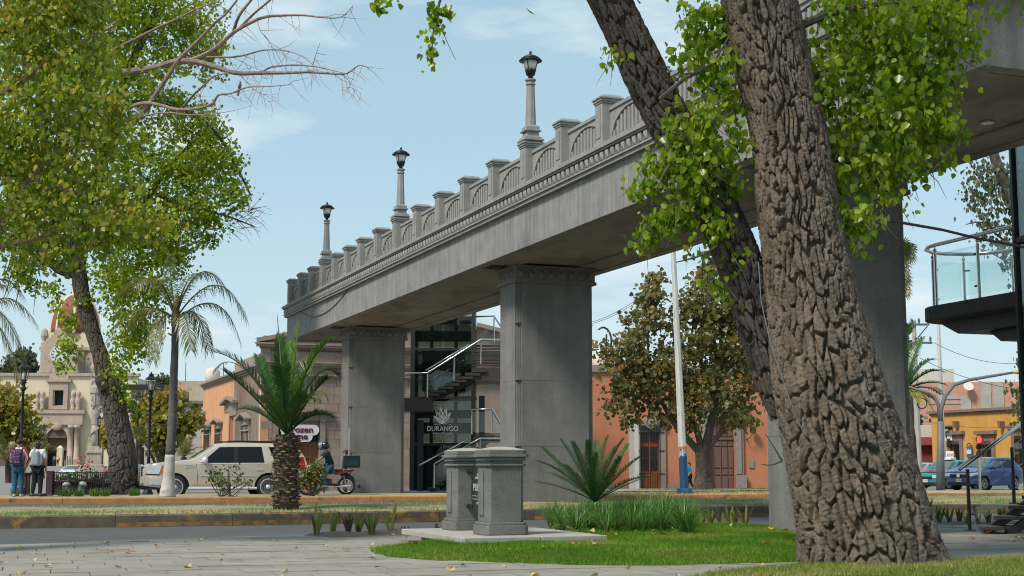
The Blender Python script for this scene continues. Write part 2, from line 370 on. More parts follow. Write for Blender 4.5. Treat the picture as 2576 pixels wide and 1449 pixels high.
for j in range(18, 60):
    for i in range(-40, 45):
        c = pu * ((i + (.5 if j % 2 else 0) + .13 * math.sin(j * 5.1)) * SW) + pv * (j * SL)
        if c.y < 6 or c.y > 34: continue
        q = [c + pu * sx * (SW / 2 - .007) + pv * sy * (SL / 2 - .007) for sx, sy in ((-1, -1), (1, -1), (1, 1), (-1, 1))]
        lim = [np.interp(p.x, e1x, e1y) for p in q]
        if all(p.y > l for p, l in zip(q, lim)): continue
        if any(p.y > l for p, l in zip(q, lim)):
            q = [Vector((p.x, min(p.y, l - .01), 0)) for p, l in zip(q, lim)]
            if (q[0] - q[3]).length < .05 and (q[1] - q[2]).length < .05: continue
        if all(inpoly(p.x, p.y, LAWN) for p in q) or all(inpoly(p.x, p.y, LAWN2) for p in q): continue
        z = random.uniform(-.004, .004); tl = random.uniform(-.004, .004)
        m = MB() if nslab < 300 and c.y > 13.9 and abs(c.x / c.y) < .365 else rest
        zs = [z, z + tl, z + tl, z]
        m.add([(p.x, p.y, zz) for p, zz in zip(q, zs)] + [(p.x, p.y, -.035) for p in q], [(0, 1, 2, 3), (0, 4, 5, 1), (1, 5, 6, 2), (2, 6, 7, 3), (3, 7, 4, 0)])
        if m is not rest: m.build('paving_slab', PAVE, root); nslab += 1
tag(rest.build('outer_paving', PAVE, root), kind='stuff')
print('slabs', nslab)
# soil beds at the plaza's edge
def polymesh(name, P, z, mat, kind, step=.15, amp=.05, noise_amp=.02, edge=.5):
    a = np.array([(p.x, p.y) for p in P]); lo = a.min(0); hi = a.max(0)
    hi = np.minimum(hi, lo + 30)
    nx = int((hi[0] - lo[0]) / step) + 2; ny = int((hi[1] - lo[1]) / step) + 2
    gx = np.linspace(lo[0], hi[0], nx); gy = np.linspace(lo[1], hi[1], ny)
    idx = {}; V = []; Fs = []
    seg = [(a[i], a[(i + 1) % len(a)]) for i in range(len(a))]
    def dist(p):
        m = 9
        for s0, s1 in seg:
            w = s1 - s0; t = max(0, min(1, np.dot(p - s0, w) / max(1e-9, np.dot(w, w)))); m = min(m, np.hypot(*(p - s0 - t * w)))
        return m
    def clampin(x, y):
        if inpoly(x, y, P): return x, y, dist(np.array([x, y]))
        best = None
        for s0, s1 in seg:
            w = s1 - s0; t = max(0, min(1, np.dot(np.array([x, y]) - s0, w) / max(1e-9, np.dot(w, w)))); q = s0 + t * w; d = np.hypot(x - q[0], y - q[1])
            if best is None or d < best[0]: best = (d, q)
        return best[1][0], best[1][1], 0.
    def vert(i, j):
        if (i, j) not in idx:
            x, y, d = clampin(gx[i], gy[j]); k = min(1, d / edge); k = k * k * (3 - 2 * k)
            V.append((x, y, z + amp * k + noise_amp * k * math.sin(x * 3.1 + 1) * math.sin(y * 2.7) - (.03 if d == 0 else 0))); idx[(i, j)] = len(V) - 1
        return idx[(i, j)]
    for j in range(ny - 1):
        for i in range(nx - 1):
            cx, cy = (gx[i] + gx[i + 1]) / 2, (gy[j] + gy[j + 1]) / 2
            if inpoly(cx, cy, P) or any(inpoly(gx[i + p], gy[j + q], P) for p in (0, 1) for q in (0, 1)):
                Fs.append((vert(i, j), vert(i + 1, j), vert(i + 1, j + 1), vert(i, j + 1)))
    o = mesh(name, V, Fs, mat, smooth=True); tag(o, kind=kind)
    return o, lambda x, y: z + amp * (lambda k: k * k * (3 - 2 * k))(min(1, dist(np.array([x, y])) / edge))
polymesh('planting_bed', bedL, .01, SOIL, 'structure', .12, .05, .04, .25)
polymesh('planting_bed', bedR, .01, SOIL, 'structure', .15, .05, .04, .25)
lawno, lawnz = polymesh('lawn', LAWN, .015, LAWNM, 'structure', .2, .09, .03, .9)
lawn2o, lawn2z = polymesh('near_lawn', LAWN2, .015, LAWNM, 'structure', .3, .06, .02, .9)
def blades(name, P, zf, n, h, w, mat, label, clip=None, lean=.5, seed=1, dens=None):
    r = np.random.default_rng(seed); a = np.array([(p.x, p.y) for p in P]); lo = a.min(0); hi = a.max(0); hi = np.minimum(hi, lo + 30)
    pts = []
    while len(pts) < n:
        x = r.uniform(lo[0], hi[0]); y = r.uniform(lo[1], hi[1])
        if abs(x / y) > .38 or y < 13.5: continue
        if dens and r.random() > dens(x, y): continue
        if inpoly(x, y, P): pts.append((x, y))
    V = np.zeros((n, 3, 3)); rn = np.zeros(n)
    for i, (x, y) in enumerate(pts):
        z = zf(x, y); hh = h * r.uniform(.5, 1.3); an = r.uniform(0, PI); dx, dy = math.cos(an) * w / 2, math.sin(an) * w / 2; lx, ly = r.normal(0, lean * hh, 2)
        V[i] = ((x - dx, y - dy, z - .01), (x + dx, y + dy, z - .01), (x + lx, y + ly, z + hh))
        rn[i] = min(1, max(0, .42 + .5 * math.sin(x * 1.9 + .7 * math.sin(y * 2.3)) * math.sin(y * 1.7 + 1) + r.normal(0, .2)))
    o = mesh(name, V.reshape(-1, 3), np.arange(3 * n).reshape(-1, 3), mat, attr=np.repeat(rn, 3))
    return tag(o, label, 'grass', kind='stuff')
GRASSM = leafmat('lawn grass', [(.06, .16, .006), (.1, .23, .008), (.16, .28, .015), (.3, .28, .09)], .35, .85)
GRASSY = leafmat('pale grass', [(.14, .19, .03), (.24, .26, .05), (.34, .3, .1)], .3, .6)
GRASSD = leafmat('dry grass', [(.13, .19, .04), (.32, .27, .12), (.45, .37, .2)], .25, .7)
blades('lawn_grass', LAWN, lawnz, 42000, .045, .011, GRASSM, 'short bright green grass growing on the lawn')
blades('near_grass', LAWN2, lawn2z, 16000, .045, .011, GRASSY, 'yellowish short grass at the foot of the big leaning tree', seed=2)
MEDP = [p for p in E2] + [p for p in E2B[::-1]]
blades('median_grass', MEDP, lambda x, y: .2, 16000, .06, .022, GRASSD, 'dry patchy grass covering the road median', seed=3)
VRG = [E3(-14, .3), E3(17, .3), E3(17, 5.4), E3(-14, 5.4)]
blades('verge_grass', [E3(3, .4), E3(9.5, .4), E3(13, 20), E3(6, 20)], lambda x, y: .2 if y - .292 * x - 44.86 < 5.6 else zg(x, y) + .1, 7000, .07, .035, GRASSD, 'dry straw grass round the sycamore and blue pole', seed=4)
# ---------------------------------------------------------------- footbridge
C2 = Vector((.865, 35.5, 0))
BR = thing('footbridge', 'long grey concrete pedestrian bridge with arched parapet panels crossing the road', 'bridge', C2, PHI)
Y0, Y1 = -19.0, 22.62           # along the bridge: near end, far end
XN, XF = -1.88, 1.61
mb = MB(); mb.bx(XN, XN + .28, Y0, Y1, 6.02, 6.95); mb.bx(XF - .28, XF, Y0, Y1, 6.02, 6.95); mb.bx(XN + .28, XF - .28, Y0, Y0 + .25, 6.02, 6.95); mb.bx(XN + .28, XF - .28, Y1 - .25, Y1, 6.02, 6.95)
mb.build('edge_girder', CONC, BR)
mb = MB(); mb.bx(XN + .28, XF - .28, Y0 + .25, Y1 - .25, 6.35, 6.9); mb.build('deck_slab', CONC, BR)
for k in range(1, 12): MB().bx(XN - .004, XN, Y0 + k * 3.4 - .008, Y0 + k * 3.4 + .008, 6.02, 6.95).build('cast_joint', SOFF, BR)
# soffit planks, span by span
spans = [(-18.7, -13.1), (-12.5, -.35), (.35, 16.1), (16.9, 22.3)]
for a, b in spans:
    n = max(2, round((b - a) / 4.2))
    for i in range(n):
        for x0, x1, z in ((XN + .3, XN + .98, 6.028), (XN + 1.0, XF - 1.0, 6.07), (XF - .98, XF - .3, 6.035)):
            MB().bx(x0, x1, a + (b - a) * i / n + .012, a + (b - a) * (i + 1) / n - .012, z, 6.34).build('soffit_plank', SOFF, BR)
# moulded cornice
for s, x in ((-1, XN), (1, XF)):
    mb = MB()
    for z0, z1, pj in ((6.95, 7.03, .1), (7.03, 7.07, .14), (7.07, 7.27, .07), (7.27, 7.31, .16), (7.31, 7.40, .2)):
        if s < 0: mb.bx(x - pj, x + .3, Y0 - pj, Y1 + pj, z0, z1)
        else: mb.bx(x - .3, x + pj, Y0 - pj, Y1 + pj, z0, z1)
    mb.build('cornice', CONCL, BR)
mb = MB(); mb.bx(XN + .3, XF - .3, Y0 - .2, Y1 + .2, 6.95, 7.4); mb.build('walkway', CONC, BR)
mbp = MB(); mbp.bx(-.04, .03, -.078, .078, -.085, .085); mbp.add([(-.04, -.078, -.085), (-.04, .078, -.085), (-.04, .078, .085), (-.04, -.078, .085), (-.075, 0, 0)], [(1, 0, 4), (2, 1, 4), (3, 2, 4), (0, 3, 4)])
d0 = mbp.build('dentil', CONCL, BR); y = Y1 - .1; first = True
d0.location = (XN - .1, y, 7.17)
while y > Y0 + .3:
    y -= .245; dup(d0, BR, (XN - .1, y, 7.17))
for k in range(15): dup(d0, BR, (XN + .1 + k * .235, Y0 - .1, 7.17), PI / 2)
# parapet posts at the measured stations
PS = [22.45, 20.55, 18.72, 16.9, 15.1, 13.35, 11.55, 9.55, 7.45, 5.37, 3.3, 1.19, -.96, -3.11, -5.21, -7.31, -9.47, -11.6, -13.7, -15.8, -17.9]
mb = MB(); mb.bx(-.17, .24, -.165, .165, 7.40, 8.27); mb.bx(-.2, .27, -.195, .195, 7.40, 7.47)
p0 = mb.build('post', CONCL, BR, bevel=.012)
mb = MB(); mb.bx(-.185, -.168, -.1, .1, 7.58, 8.18); pp = mb.build('post_panel', CONCL, p0)
mb = MB(); mb.bx(-.185, .255, -.18, .18, 8.27, 8.31); mb.bx(-.205, .275, -.2, .2, 8.31, 8.36); mb.bx(-.225, .29, -.22, .22, 8.36, 8.4); mb.box((.035, 0, 8.425), (.46, .4, .05), top=.82); mb.build('post_cap', CONCL, p0, bevel=.008)
p0.location = (XN + .09, PS[0] - .3, 0)
PY = [y - .3 for y in PS]
for y in PY[1:]: dup(p0, BR, (XN + .09, y, 0))
for y in PY: dup(p0, BR, (XF - .09, y, 0), PI)
# arched panels with slots, between posts
def parapet(y0, y1):
    a, b = y0 + .165, y1 - .165; w = b - a; xo = XN + .1
    root = MB(); root.bx(xo + .05, xo + .16, a, b, 7.40, 8.12); root.bx(xo - .03, xo + .2, a, b, 8.12, 8.19); root.bx(xo - .02, xo + .18, a, b, 7.40, 7.47)
    o = root.build('parapet_panel', CONCL, BR)
    n = 10; mbs = MB()
    arch = lambda t: 7.57 + .48 * math.sqrt(max(0, 1 - ((t - .5) * 2) ** 2) * .98 + .02)
    # outer spandrel: frame around the arch
    m = 18
    for i in range(m):
        t0, t1 = i / m, (i + 1) / m; ya, yb = a + .08 + (w - .16) * t0, a + .08 + (w - .16) * t1
        z0, z1 = arch(t0), arch(t1)
        mbs.add([(xo, ya, z0), (xo, yb, z1), (xo, yb, 8.12), (xo, ya, 8.12), (xo + .05, ya, z0), (xo + .05, yb, z1)], [(3, 2, 1, 0), (0, 1, 5, 4)])
    mbs.bx(xo, xo + .05, a, a + .08, 7.47, 8.12); mbs.bx(xo, xo + .05, b - .08, b, 7.47, 8.12)
    mbs.build('spandrel', CONCL, o)
    for i in range(n):
        t = (i + .5) / n; yc = a + .08 + (w - .16) * t; z1 = min(arch(t - .3 / n), arch(t + .3 / n)) - .03
        MB().bx(xo + .008, xo + .052, yc - .045, yc + .045, 7.47, z1).build('baluster', CONCL, o)
for y1, y0 in zip(PY, PY[1:]): parapet(y0, y1)
mb = MB()
for y1, y0 in zip(PY, PY[1:]): mb.bx(XF - .25, XF - .12, y0 + .19, y1 - .19, 7.4, 8.06); mb.bx(XF - .29, XF - .08, y0 + .19, y1 - .19, 8.06, 8.13)
mb.build('far_parapet', CONCL, BR)
# end parapet at the near end
mb = MB(); mb.bx(XN + .4, XF - .4, Y0 + .08, Y0 + .2, 7.4, 8.1); mb.build('end_parapet', CONCL, BR)
# piers
def pier(y, zb):
    a, b = 1.02, .58; zt = 5.68
    oc = [(-a, -b + .12), (-a + .04, -b + .12), (-a + .04, -b + .07), (-a + .08, -b + .07), (-a + .08, -b + .03), (-a + .13, -b + .03), (-a + .13, -b), (a - .13, -b), (a - .13, -b + .03), (a - .08, -b + .03), (a - .08, -b + .07), (a, -b + .07), (a, b), (-a, b)]
    o = MB().prism([(p[0], y + p[1]) for p in oc], zb, zt).build('pier', PIER, BR)
    mb = MB()
    for z0, z1, e in ((5.6, 5.68, .07), (5.68, 5.96, .04), (5.96, 6.02, .1)): mb.bx(-a - e, a + e, y - b - e, y + b + e, z0 + (.001 if z0 == 5.6 else 0), z1)
    mb.build('capital', PIER, o)
    st = MB(); st.add([(-.09, 0, -.1), (.09, 0, -.1), (.09, 0, .1), (-.09, 0, .1), (0, -.09, 0)], [(0, 1, 4), (1, 2, 4), (2, 3, 4), (3, 0, 4), (3, 2, 1, 0)])
    s0 = st.build('stud', PIER, o); s0.location = (-.91, y - b - .042, 5.82)
    for k in range(1, 8): dup(s0, o, (-.91 + .26 * k, y - b - .042, 5.82))
    for k in range(4): dup(s0, o, (-a - .042, y - .42 + .28 * k, 5.82), -PI / 2)
    for z in (1.6, 3.2, 4.6): MB().bx(-a - .004, a + .004, y - b - .004, y + b, z, z + .012).build('cast_joint', PIER, o)
pier(0, .0); pier(16.5, -.1); pier(-12.8, -.3)
MB().lathe([(.055, 0), (.055, .012)], 12, (-.62, 16.5 - .58, .42), M=Matrix.Rotation(PI / 2, 3, 'X')).build('drain_hole', BLACK, BR)
# recessed soffit spots near the right end
for y, x in ((-13.9, -.6), (-16.5, .2), (-9, .1)): MB().lathe([(.1, 6.05), (.1, 6.072)], 16, (x, y, -.012)).build('soffit_spot', STEEL, BR)
# cable on the fascia
P = []
a_, b_ = Vector((XN - .02, 20.3, 7.0)), Vector((XN - .02, 12.2, 7.0))
for i in range(19):
    t = i / 18; p = a_.lerp(b_, t); p.z -= 1.0 * (1 - (2 * t - .9) ** 2 * (1 if t > .45 else 1.2)) * .52; P.append(C2 + DU * p.x + DT * p.y + Vector((0, 0, min(7.0, p.z))))
tag(MB().tube(P, .014, 5).build('slack_cable', BLACK), 'thin black cable sagging across the bridge fascia at its far end', 'cable')
# lamps standing on the posts
LG = pm('lantern glass', (.75, .72, .66), .35, .05)
def bridge_lamp(loc, label):
    r = thing('bridge_lamp', label, 'lamp post', loc, PHI, 'lamp posts standing on the bridge parapet')
    mb = MB(); mb.bx(-.3, .3, -.3, .3, 0, .06); mb.bx(-.25, .25, -.25, .25, .06, .12); mb.box((0, 0, .2), (.4, .4, .16), top=.85); mb.bx(-.24, .24, -.24, .24, .28, .33); mb.bx(-.2, .2, -.2, .2, .33, .42); mb.box((0, 0, .45), (.4, .4, .06), top=.7); mb.build('base', CONCL, r, bevel=.01)
    mb = MB(); mb.lathe([(.155, .48), (.115, 1.62), (.115, 1.66), (.145, 1.67), (.145, 1.7), (.118, 1.72), (.112, 1.78), (.16, 1.79), (.16, 1.83), (.1, 1.84)], 8, rot=PI / 8); mb.build('shaft', CONCL, r)
    mb = MB(); mb.lathe([(.07, 1.84), (.07, 1.93), (.12, 1.95), (.15, 2.06), (.17, 2.09), (.16, 2.11), (.1, 2.12)], 14); lan = mb.build('lantern', IRON, r, True)
    MB().lathe([(.15, 2.11), (.215, 2.36)], 14).build('lantern_glass', LG, lan, True)
    for k in range(4):
        a = PI / 4 + k * PI / 2; MB().tube([(.155 * math.cos(a), .155 * math.sin(a), 2.1), (.225 * math.cos(a), .225 * math.sin(a), 2.37)], .014, 5).build('frame_bar', IRON, lan)
    MB().lathe([(.33, 2.39), (.335, 2.365), (.21, 2.355), (.2, 2.4), (.3, 2.42), (.2, 2.5), (.08, 2.55), (.03, 2.57), (.03, 2.59), (.045, 2.62), (.03, 2.655), (.005, 2.66)], 16).build('lantern_roof', IRON, lan, True)
    return r
def bl(x, y): return C2 + DU * x + DT * y + Vector((0, 0, 8.24 + .19))
LS = .8
for i, lb in ((3, 'farthest grey concrete lamp post with black lantern on the bridge parapet'), (8, 'middle grey lamp post with black lantern on the bridge parapet'), (13, 'nearest tall grey lamp post with black lantern on the bridge parapet')):
    bridge_lamp(bl(XN + .12, PY[i]), lb).scale = (LS,) * 3
for i, lb in ((13, 'lamp post on the far parapet whose black lantern top peeks over the near one'), (8, 'far-parapet lamp post showing only its finial above the near posts')):
    bridge_lamp(bl(XF - .12, PY[i] + (-.0)), lb).scale = (LS * .9,) * 3
bridge_lamp(bl(XN + .12, PY[18]), 'lamp post on the bridge parapet hidden behind the big tree').scale = (LS,) * 3

# ---------------------------------------------------------------- twin pedestals with oval plaque on a slab
PD = gs(1760, 2030, .02); PR = PHI
r = thing('stone_plinth', 'low pale stone slab plinth on the lawn carrying two grey pedestals', 'plinth', (0, 0, 0))
n0 = gs(1826, 2008, .18); f0 = gs(1703, 1990, .18)       # front-left base corners of the pedestals
cn = n0 + DU * .27 + DT * .2; cf = f0 + DU * .27 + DT * .2
mid = (cn + cf) / 2
r.location = (mid.x, mid.y, 0); r.rotation_euler = (0, 0, PHI)
mb = MB(); mb.bx(-.55, 1.05, -1.25, 1.2, .0, .1); mb.build('plinth_base', pm('plinth base', (.25, .24, .22), .9, .2, 6, .4), r)
for i, (a, b) in enumerate(((-1.5, -.75), (-.74, 0.0), (.01, .74), (.75, 1.4))):
    for a2, b2 in ((-.8, .28), (.29, 1.25)): MB().bx(a2, b2, a, b, .1, .18 + .001 * i).build('slab', SLABM, r, bevel=.01)
def pedestal(c, lab):
    p = thing('stone_pedestal', lab, 'pedestal', (c.x, c.y, .183), PHI, 'twin grey stone pedestals')
    a, b = .27, .22
    def ring(e, ch=.06): A, B = a + e, b + e; return [(-A + ch, -B), (A - ch, -B), (A, -B + ch), (A, B - ch), (A - ch, B), (-A + ch, B), (-A, B - ch), (-A, -B + ch)]
    mb = MB(); mb.prism(ring(.055), 0, .13); mb.prism(ring(.035), .13, .17); mb.build('base', PEDM, p, bevel=.01)
    MB().prism(ring(0, .05), .17, .93).build('shaft', PEDM, p, bevel=.006)
    for x, rz in ((-1, 0), (1, 0)): MB().bx(x * a - .018 * (x < 0), x * a + .018 * (x > 0), -.085, .085, .26, .86).build('side_panel', PEDM, p)
    mb = MB()
    for z0, z1, e in ((.93, .96, .03), (.96, 1.0, .0), (1.0, 1.05, .03), (1.05, 1.09, .06), (1.09, 1.15, .035)): mb.prism(ring(e), z0, z1)
    mb.build('cap_moulding', PEDM, p, bevel=.008)
    mb = MB(); q = ring(.03); q2 = ring(-.12, .03); q3 = ring(-.2, .01)
    mb.add([(x, y, 1.15) for x, y in q] + [(x, y, 1.185) for x, y in q2] + [(x, y, 1.195) for x, y in q3], [(i, (i + 1) % 8, (i + 1) % 8 + 8, i + 8) for i in range(8)] + [(i + 8, (i + 1) % 8 + 8, (i + 1) % 8 + 16, i + 16) for i in range(8)] + [tuple(range(16, 24))])
    mb.build('domed_top', SLABM, p)  # paler than the pedestal: skylight on the top is painted into its colour
    return p
pedestal(cn, 'nearer grey stone pedestal with domed top standing in front of the oval plaque')
pedestal(cf, 'farther grey stone pedestal with domed top standing behind the oval plaque')
pq = thing('oval_plaque', 'black oval information plaque fixed between the two grey pedestals', 'sign', (mid.x - .04 * DU.x, mid.y - .04 * DU.y, .183), PHI - PI / 2, None)
mb = MB(); M90 = Matrix.Rotation(PI / 2, 3, 'X'); mb.lathe([(1, -.02), (1, .02)], 40, (0, 0, .6), .36, .5, M=M90); mb.build('board', pm('plaque black', (.012, .012, .016), .35, .1), pq)
mb = MB()
for k in range(40):
    a0, a1 = 2 * PI * k / 40, 2 * PI * (k + 1) / 40; mb.tube([(.365 * math.cos(a0), 0, .6 + .505 * math.sin(a0)), (.365 * math.cos(a1), 0, .6 + .505 * math.sin(a1))], .016, 6)
mb.build('rim', IRON, pq)
tw = pm('plaque lettering', (.5, .48, .44), .5, .05)
for s_, z_, b_ in ((.15, .62, 'PUENTE'), (.05, .76, 'GOBIERNO DEL'), (.05, .81, 'ESTADO'), (.045, .4, 'DURANGO'), (.04, .3, '2010')):
    text('lettering', b_, s_, tw, pq, face((0, -.022, z_)), .002)
for z_ in (.5, .455): MB().bx(-.3, .3, -.024, -.02, z_, z_ + .006).build('ruled_line', tw, pq)
for sx in (-1, 1):
    for z_ in (.35, .85): MB().tube([(sx * .3, 0, z_), (sx * .62, .0, z_)], .03, 10).build('fixing_pin', IRON, pq)
# ---------------------------------------------------------------- glass-railed staircase, landing and lift tower on the right
W_ = Vector((math.sin(R(60)), math.cos(R(60)), 0)); A_ = Vector((.5, -.866, 0))
def rail_post(mb, p, h=1.08, r=.026): mb.tube([p, p + Vector((0, 0, h))], r, 8)
def quad_glass(name, pts, parent, t=.012):
    n = (pts[1] - pts[0]).cross(pts[-1] - pts[0]).normalized() * t; k = len(pts)
    return MB().add(list(pts) + [p + n for p in pts], [tuple(range(k))[::-1], tuple(range(k, 2 * k))] + [(i, (i + 1) % k, (i + 1) % k + k, i + k) for i in range(k)]).build(name, GLASSC, parent)
def clamp_(mb, p, d):      # small glass clamp
    mb.tube([p - d * .02, p + d * .11], .018, 7)
st = thing('open_staircase', 'dark open-tread staircase with glass and steel railing at the right edge', 'staircase', (0, 0, 0))
P1 = gp(2440, 1335, 0.); P2 = P1 + W_ * 1.144
o0 = at(2457, 1317.6, 24.6); o0.z = 0
for k in range(12):
    c = o0 + W_ * (.36 * k) + A_ * .42; z = .12 + .165 * k
    MB().box((c.x, c.y, z - .03), (.4, .86, .06), M=Matrix.Rotation(-R(30), 3, 'Z')).build('tread', BRONZE, st, bevel=.005)
for off in (.18, .68):
    a = o0 + A_ * off - W_ * .1; b = a + W_ * 4.4; mb = MB(); n = A_ * .06
    q = [Vector((a.x, a.y, 0)), Vector((a.x, a.y, .0)) + W_ * .25, Vector((b.x, b.y, 1.78)), Vector((b.x, b.y, 2.0)), Vector((a.x, a.y, .02)) + W_ * .0 + Vector((0, 0, .03))]
    mb.add(q + [p + n for p in q], [(0, 1, 2, 3, 4), (9, 8, 7, 6, 5)] + [(i, (i + 1) % 5, (i + 1) % 5 + 5, i + 5) for i in range(5)]); mb.build('stringer', BRONZE, st)
mb = MB(); rail_post(mb, P1, 1.06, .033); mb.box((P1.x, P1.y, .01), (.16, .16, .02)); mb.build('rail_post', BRONZE, st)
mb = MB(); q2 = Vector((P2.x, P2.y, .45)); rail_post(mb, q2, 1.0, .033); mb.box((q2.x, q2.y, .46), (.14, .14, .02)); mb.build('rail_post', BRONZE, st)
for k in (2, 3): 
    q = Vector((P1.x, P1.y, .45 + .55 * (k - 1))) + W_ * 1.144 * k; mb = MB(); rail_post(mb, q, 1.0, .033); mb.build('rail_post', BRONZE, st)
ra = P1 + Vector((0, 0, 1.13)) - W_ * .2; ra.z -= .07
MB().tube([ra, ra + W_ * 1.2 + Vector((0, 0, .6)), ra + W_ * 5 + Vector((0, 0, 2.5))], .034, 10).build('handrail', STEEL, st, True)
g1 = P1 + W_ * .07; g2 = P2 - W_ * .05
quad_glass('glass_panel', [g1 + Vector((0, 0, .1)), g2 + Vector((0, 0, .53)), g2 + Vector((0, 0, 1.4)), g1 + Vector((0, 0, .93))], st)
h1 = P2 + W_ * .06; h2 = h1 + W_ * 1.02
quad_glass('glass_panel', [h1 + Vector((0, 0, .62)), h2 + Vector((0, 0, 1.1)), h2 + Vector((0, 0, 2.0)), h1 + Vector((0, 0, 1.5))], st)
mb = MB()
for p, z in ((P1, .28), (P1, .8), (P2, .7), (P2, 1.25)): clamp_(mb, p + Vector((0, 0, z)), W_)
mb.build('glass_clamp', IRON, st)
# upper landing
PX = Vector((.945, .33, 0)); PYv = Vector((.33, -.945, 0)); PO = Vector((7.29, 26.25, 0)); ZT = 3.98
def lp(x, y, z): return PO + PX * x + PYv * y + Vector((0, 0, z))
ld = thing('curved_landing', 'dark curved stair landing with glass balustrade high at the right edge', 'landing', (0, 0, 0))
arc = [lp(.9 - .9 * math.cos(a), .9 - .9 * math.sin(a), 0) for a in np.linspace(0, PI, 15)]
poly = [(p.x, p.y) for p in arc] + [tuple(lp(1.8, 5.5, 0)[:2]), tuple(lp(0, 5.5, 0)[:2])]
MB().prism(poly, ZT - .24, ZT).build('landing_slab', pm('dark cast landing', (.06, .058, .056), .8, .2, 5, .3), ld, bevel=.01)
mb = MB(); q = [(.5, ZT - .245), (.5, ZT - .3), (.95, ZT - .5), (5.4, ZT - .5), (5.4, ZT - .245)]
V = [lp(.45, y, z) for y, z in q] + [lp(1.35, y, z) for y, z in q]; mb.add(V, [(0, 1, 2, 3, 4), (9, 8, 7, 6, 5)] + [(i, i + 5, (i + 1) % 5 + 5, (i + 1) % 5) for i in range(5)]); mb.build('support_beam', STEELD, ld)
mb = MB(); q = [(1.5, ZT - .505), (1.8, ZT - .7), (5.4, ZT - .7), (5.4, ZT - .505)]
V = [lp(.7, y, z) for y, z in q] + [lp(1.2, y, z) for y, z in q]; mb.add(V, [(0, 1, 2, 3), (7, 6, 5, 4)] + [(i, i + 4, (i + 1) % 4 + 4, (i + 1) % 4) for i in range(4)]); mb.build('support_beam', STEELD, ld)
edge = [lp(.06, 5, 0), lp(.06, 3.4, 0), lp(.06, 2.1, 0), lp(.06, .9, 0)] + [lp(.9 - .84 * math.cos(a), .9 - .84 * math.sin(a), 0) for a in np.linspace(.3, PI - .3, 7)] + [lp(1.74, .9, 0), lp(1.74, 2.1, 0), lp(1.74, 3.4, 0), lp(1.74, 5, 0)]
MB().tube([p + Vector((0, 0, ZT + 1.1)) for p in edge], .036, 10).build('handrail', STEEL, ld, True)
PK = [1, 2, 3, 6, 8, 11, 12, 13]
for i in PK:
    p = edge[i] + Vector((0, 0, ZT)); mb = MB(); mb.tube([p, p + Vector((0, 0, .95))], .03, 8); mb.tube([p + Vector((0, 0, .95)), p + Vector((0, 0, 1.1))], .012, 6); mb.lathe([(.026, .97), (.034, 1.0), (.026, 1.03)], 8, p); mb.build('rail_post', STEEL, ld)
for a, b in zip(PK, PK[1:]):
    p, q = edge[a], edge[b]; d = (q - p); u = d.normalized(); p = p + u * .07; q = q - u * .07
    quad_glass('glass_panel', [p + Vector((0, 0, ZT + .08)), q + Vector((0, 0, ZT + .08)), q + Vector((0, 0, ZT + .93)), p + Vector((0, 0, ZT + .93))], ld)
    mb = MB()
    for z in (.22, .78): clamp_(mb, edge[a] + Vector((0, 0, ZT + z)), u)
    mb.build('glass_clamp', IRON, ld)
mb = MB(); c = lp(.9, 4.2, ZT + .12); mb.box(c, (1.2, 1.6, .22), M=Matrix.Rotation(math.atan2(PX.y, PX.x), 3, 'Z')); mb.build('step_block', BRONZE, ld)
# lift tower
tx = at(2566, 724, 21.4).x
lt = thing('glass_lift_tower', 'dark framed glass lift tower cut by the right edge of the picture', 'lift tower', (8.3 + 1.25, 22.3, 0))
for sx in (-1, 1):
    for sy in (-1, 1): MB().bx(sx * 1.2 - .05, sx * 1.2 + .05, sy * .95 - .05, sy * .95 + .05, 0, 10).build('frame_post', STEELD, lt)
for z in (.05, 2.4, 4.8, 7.2, 9.95):
    mb = MB(); mb.bx(-1.15, 1.15, -1.0, -.92, z - .04, z + .04); mb.bx(-1.15, 1.15, .92, 1.0, z - .04, z + .04); mb.bx(-1.24, -1.16, -.9, .9, z - .04, z + .04); mb.bx(1.16, 1.24, -.9, .9, z - .04, z + .04); mb.build('frame_ring', STEELD, lt)
for z in (.1, 2.45, 4.85, 7.25):
    for q in ((-1.14, 1.14, -.96, -.945), (-1.14, 1.14, .945, .96)): MB().bx(*q, z, z + 2.25).build('glass_panel', GLASSD, lt)
    for q in ((-1.21, -1.195, -.89, .89), (1.195, 1.21, -.89, .89)): MB().bx(*q, z, z + 2.25).build('glass_panel', GLASSD, lt)

# ---------------------------------------------------------------- glass elevator and stairs behind the far pier
EY = 60.; ez = 0.0
el = thing('glass_elevator', 'dark glass elevator tower with a white leaf emblem between the two far piers', 'elevator', (at(1114, 1000, EY).x, EY, ez))
w = 1.28; H = 10.2
for sx in (-1, 1):
    for sy in (0, 1): MB().bx(sx * w - .09, sx * w + .09, sy * 2.2 - .09, sy * 2.2 + .09, 0, H).build('frame_post', STEELD, el)
zs = [.05, 2.05, 4.0, 6.05, 8.1, H]
for z in zs:
    [MB().bx(-w, w, y_, y_ + .1, z - .05, z + .05).build('frame_beam', STEELD, el) for y_ in (-.08, 2.2)]
for z in (2.5, 6.4): MB().bx(-w + .1, w - .1, .25, .45, z, z + .45).build('inner_beam', STEELD, el)
for z in (1.0, 3.2, 5.2, 7.3): MB().bx(-w + .1, w - .1, 2.0, 2.1, z, z + .35).build('inner_beam', STEELD, el)
for x in (-.55, .5): MB().bx(x - .07, x + .07, 1.2, 1.35, 0, H).build('guide_rail', STEELD, el)
MB().bx(-.9, .9, .5, 1.9, 4.3, 6.0).build('lift_cab', pm('cab panel', (.02, .035, .03), .4, .2), el)
MB().bx(-.95, .95, .9, 1.7, .1, 2.0).build('machine_box', pm('machine dark', (.02, .03, .03), .5, .3), el)
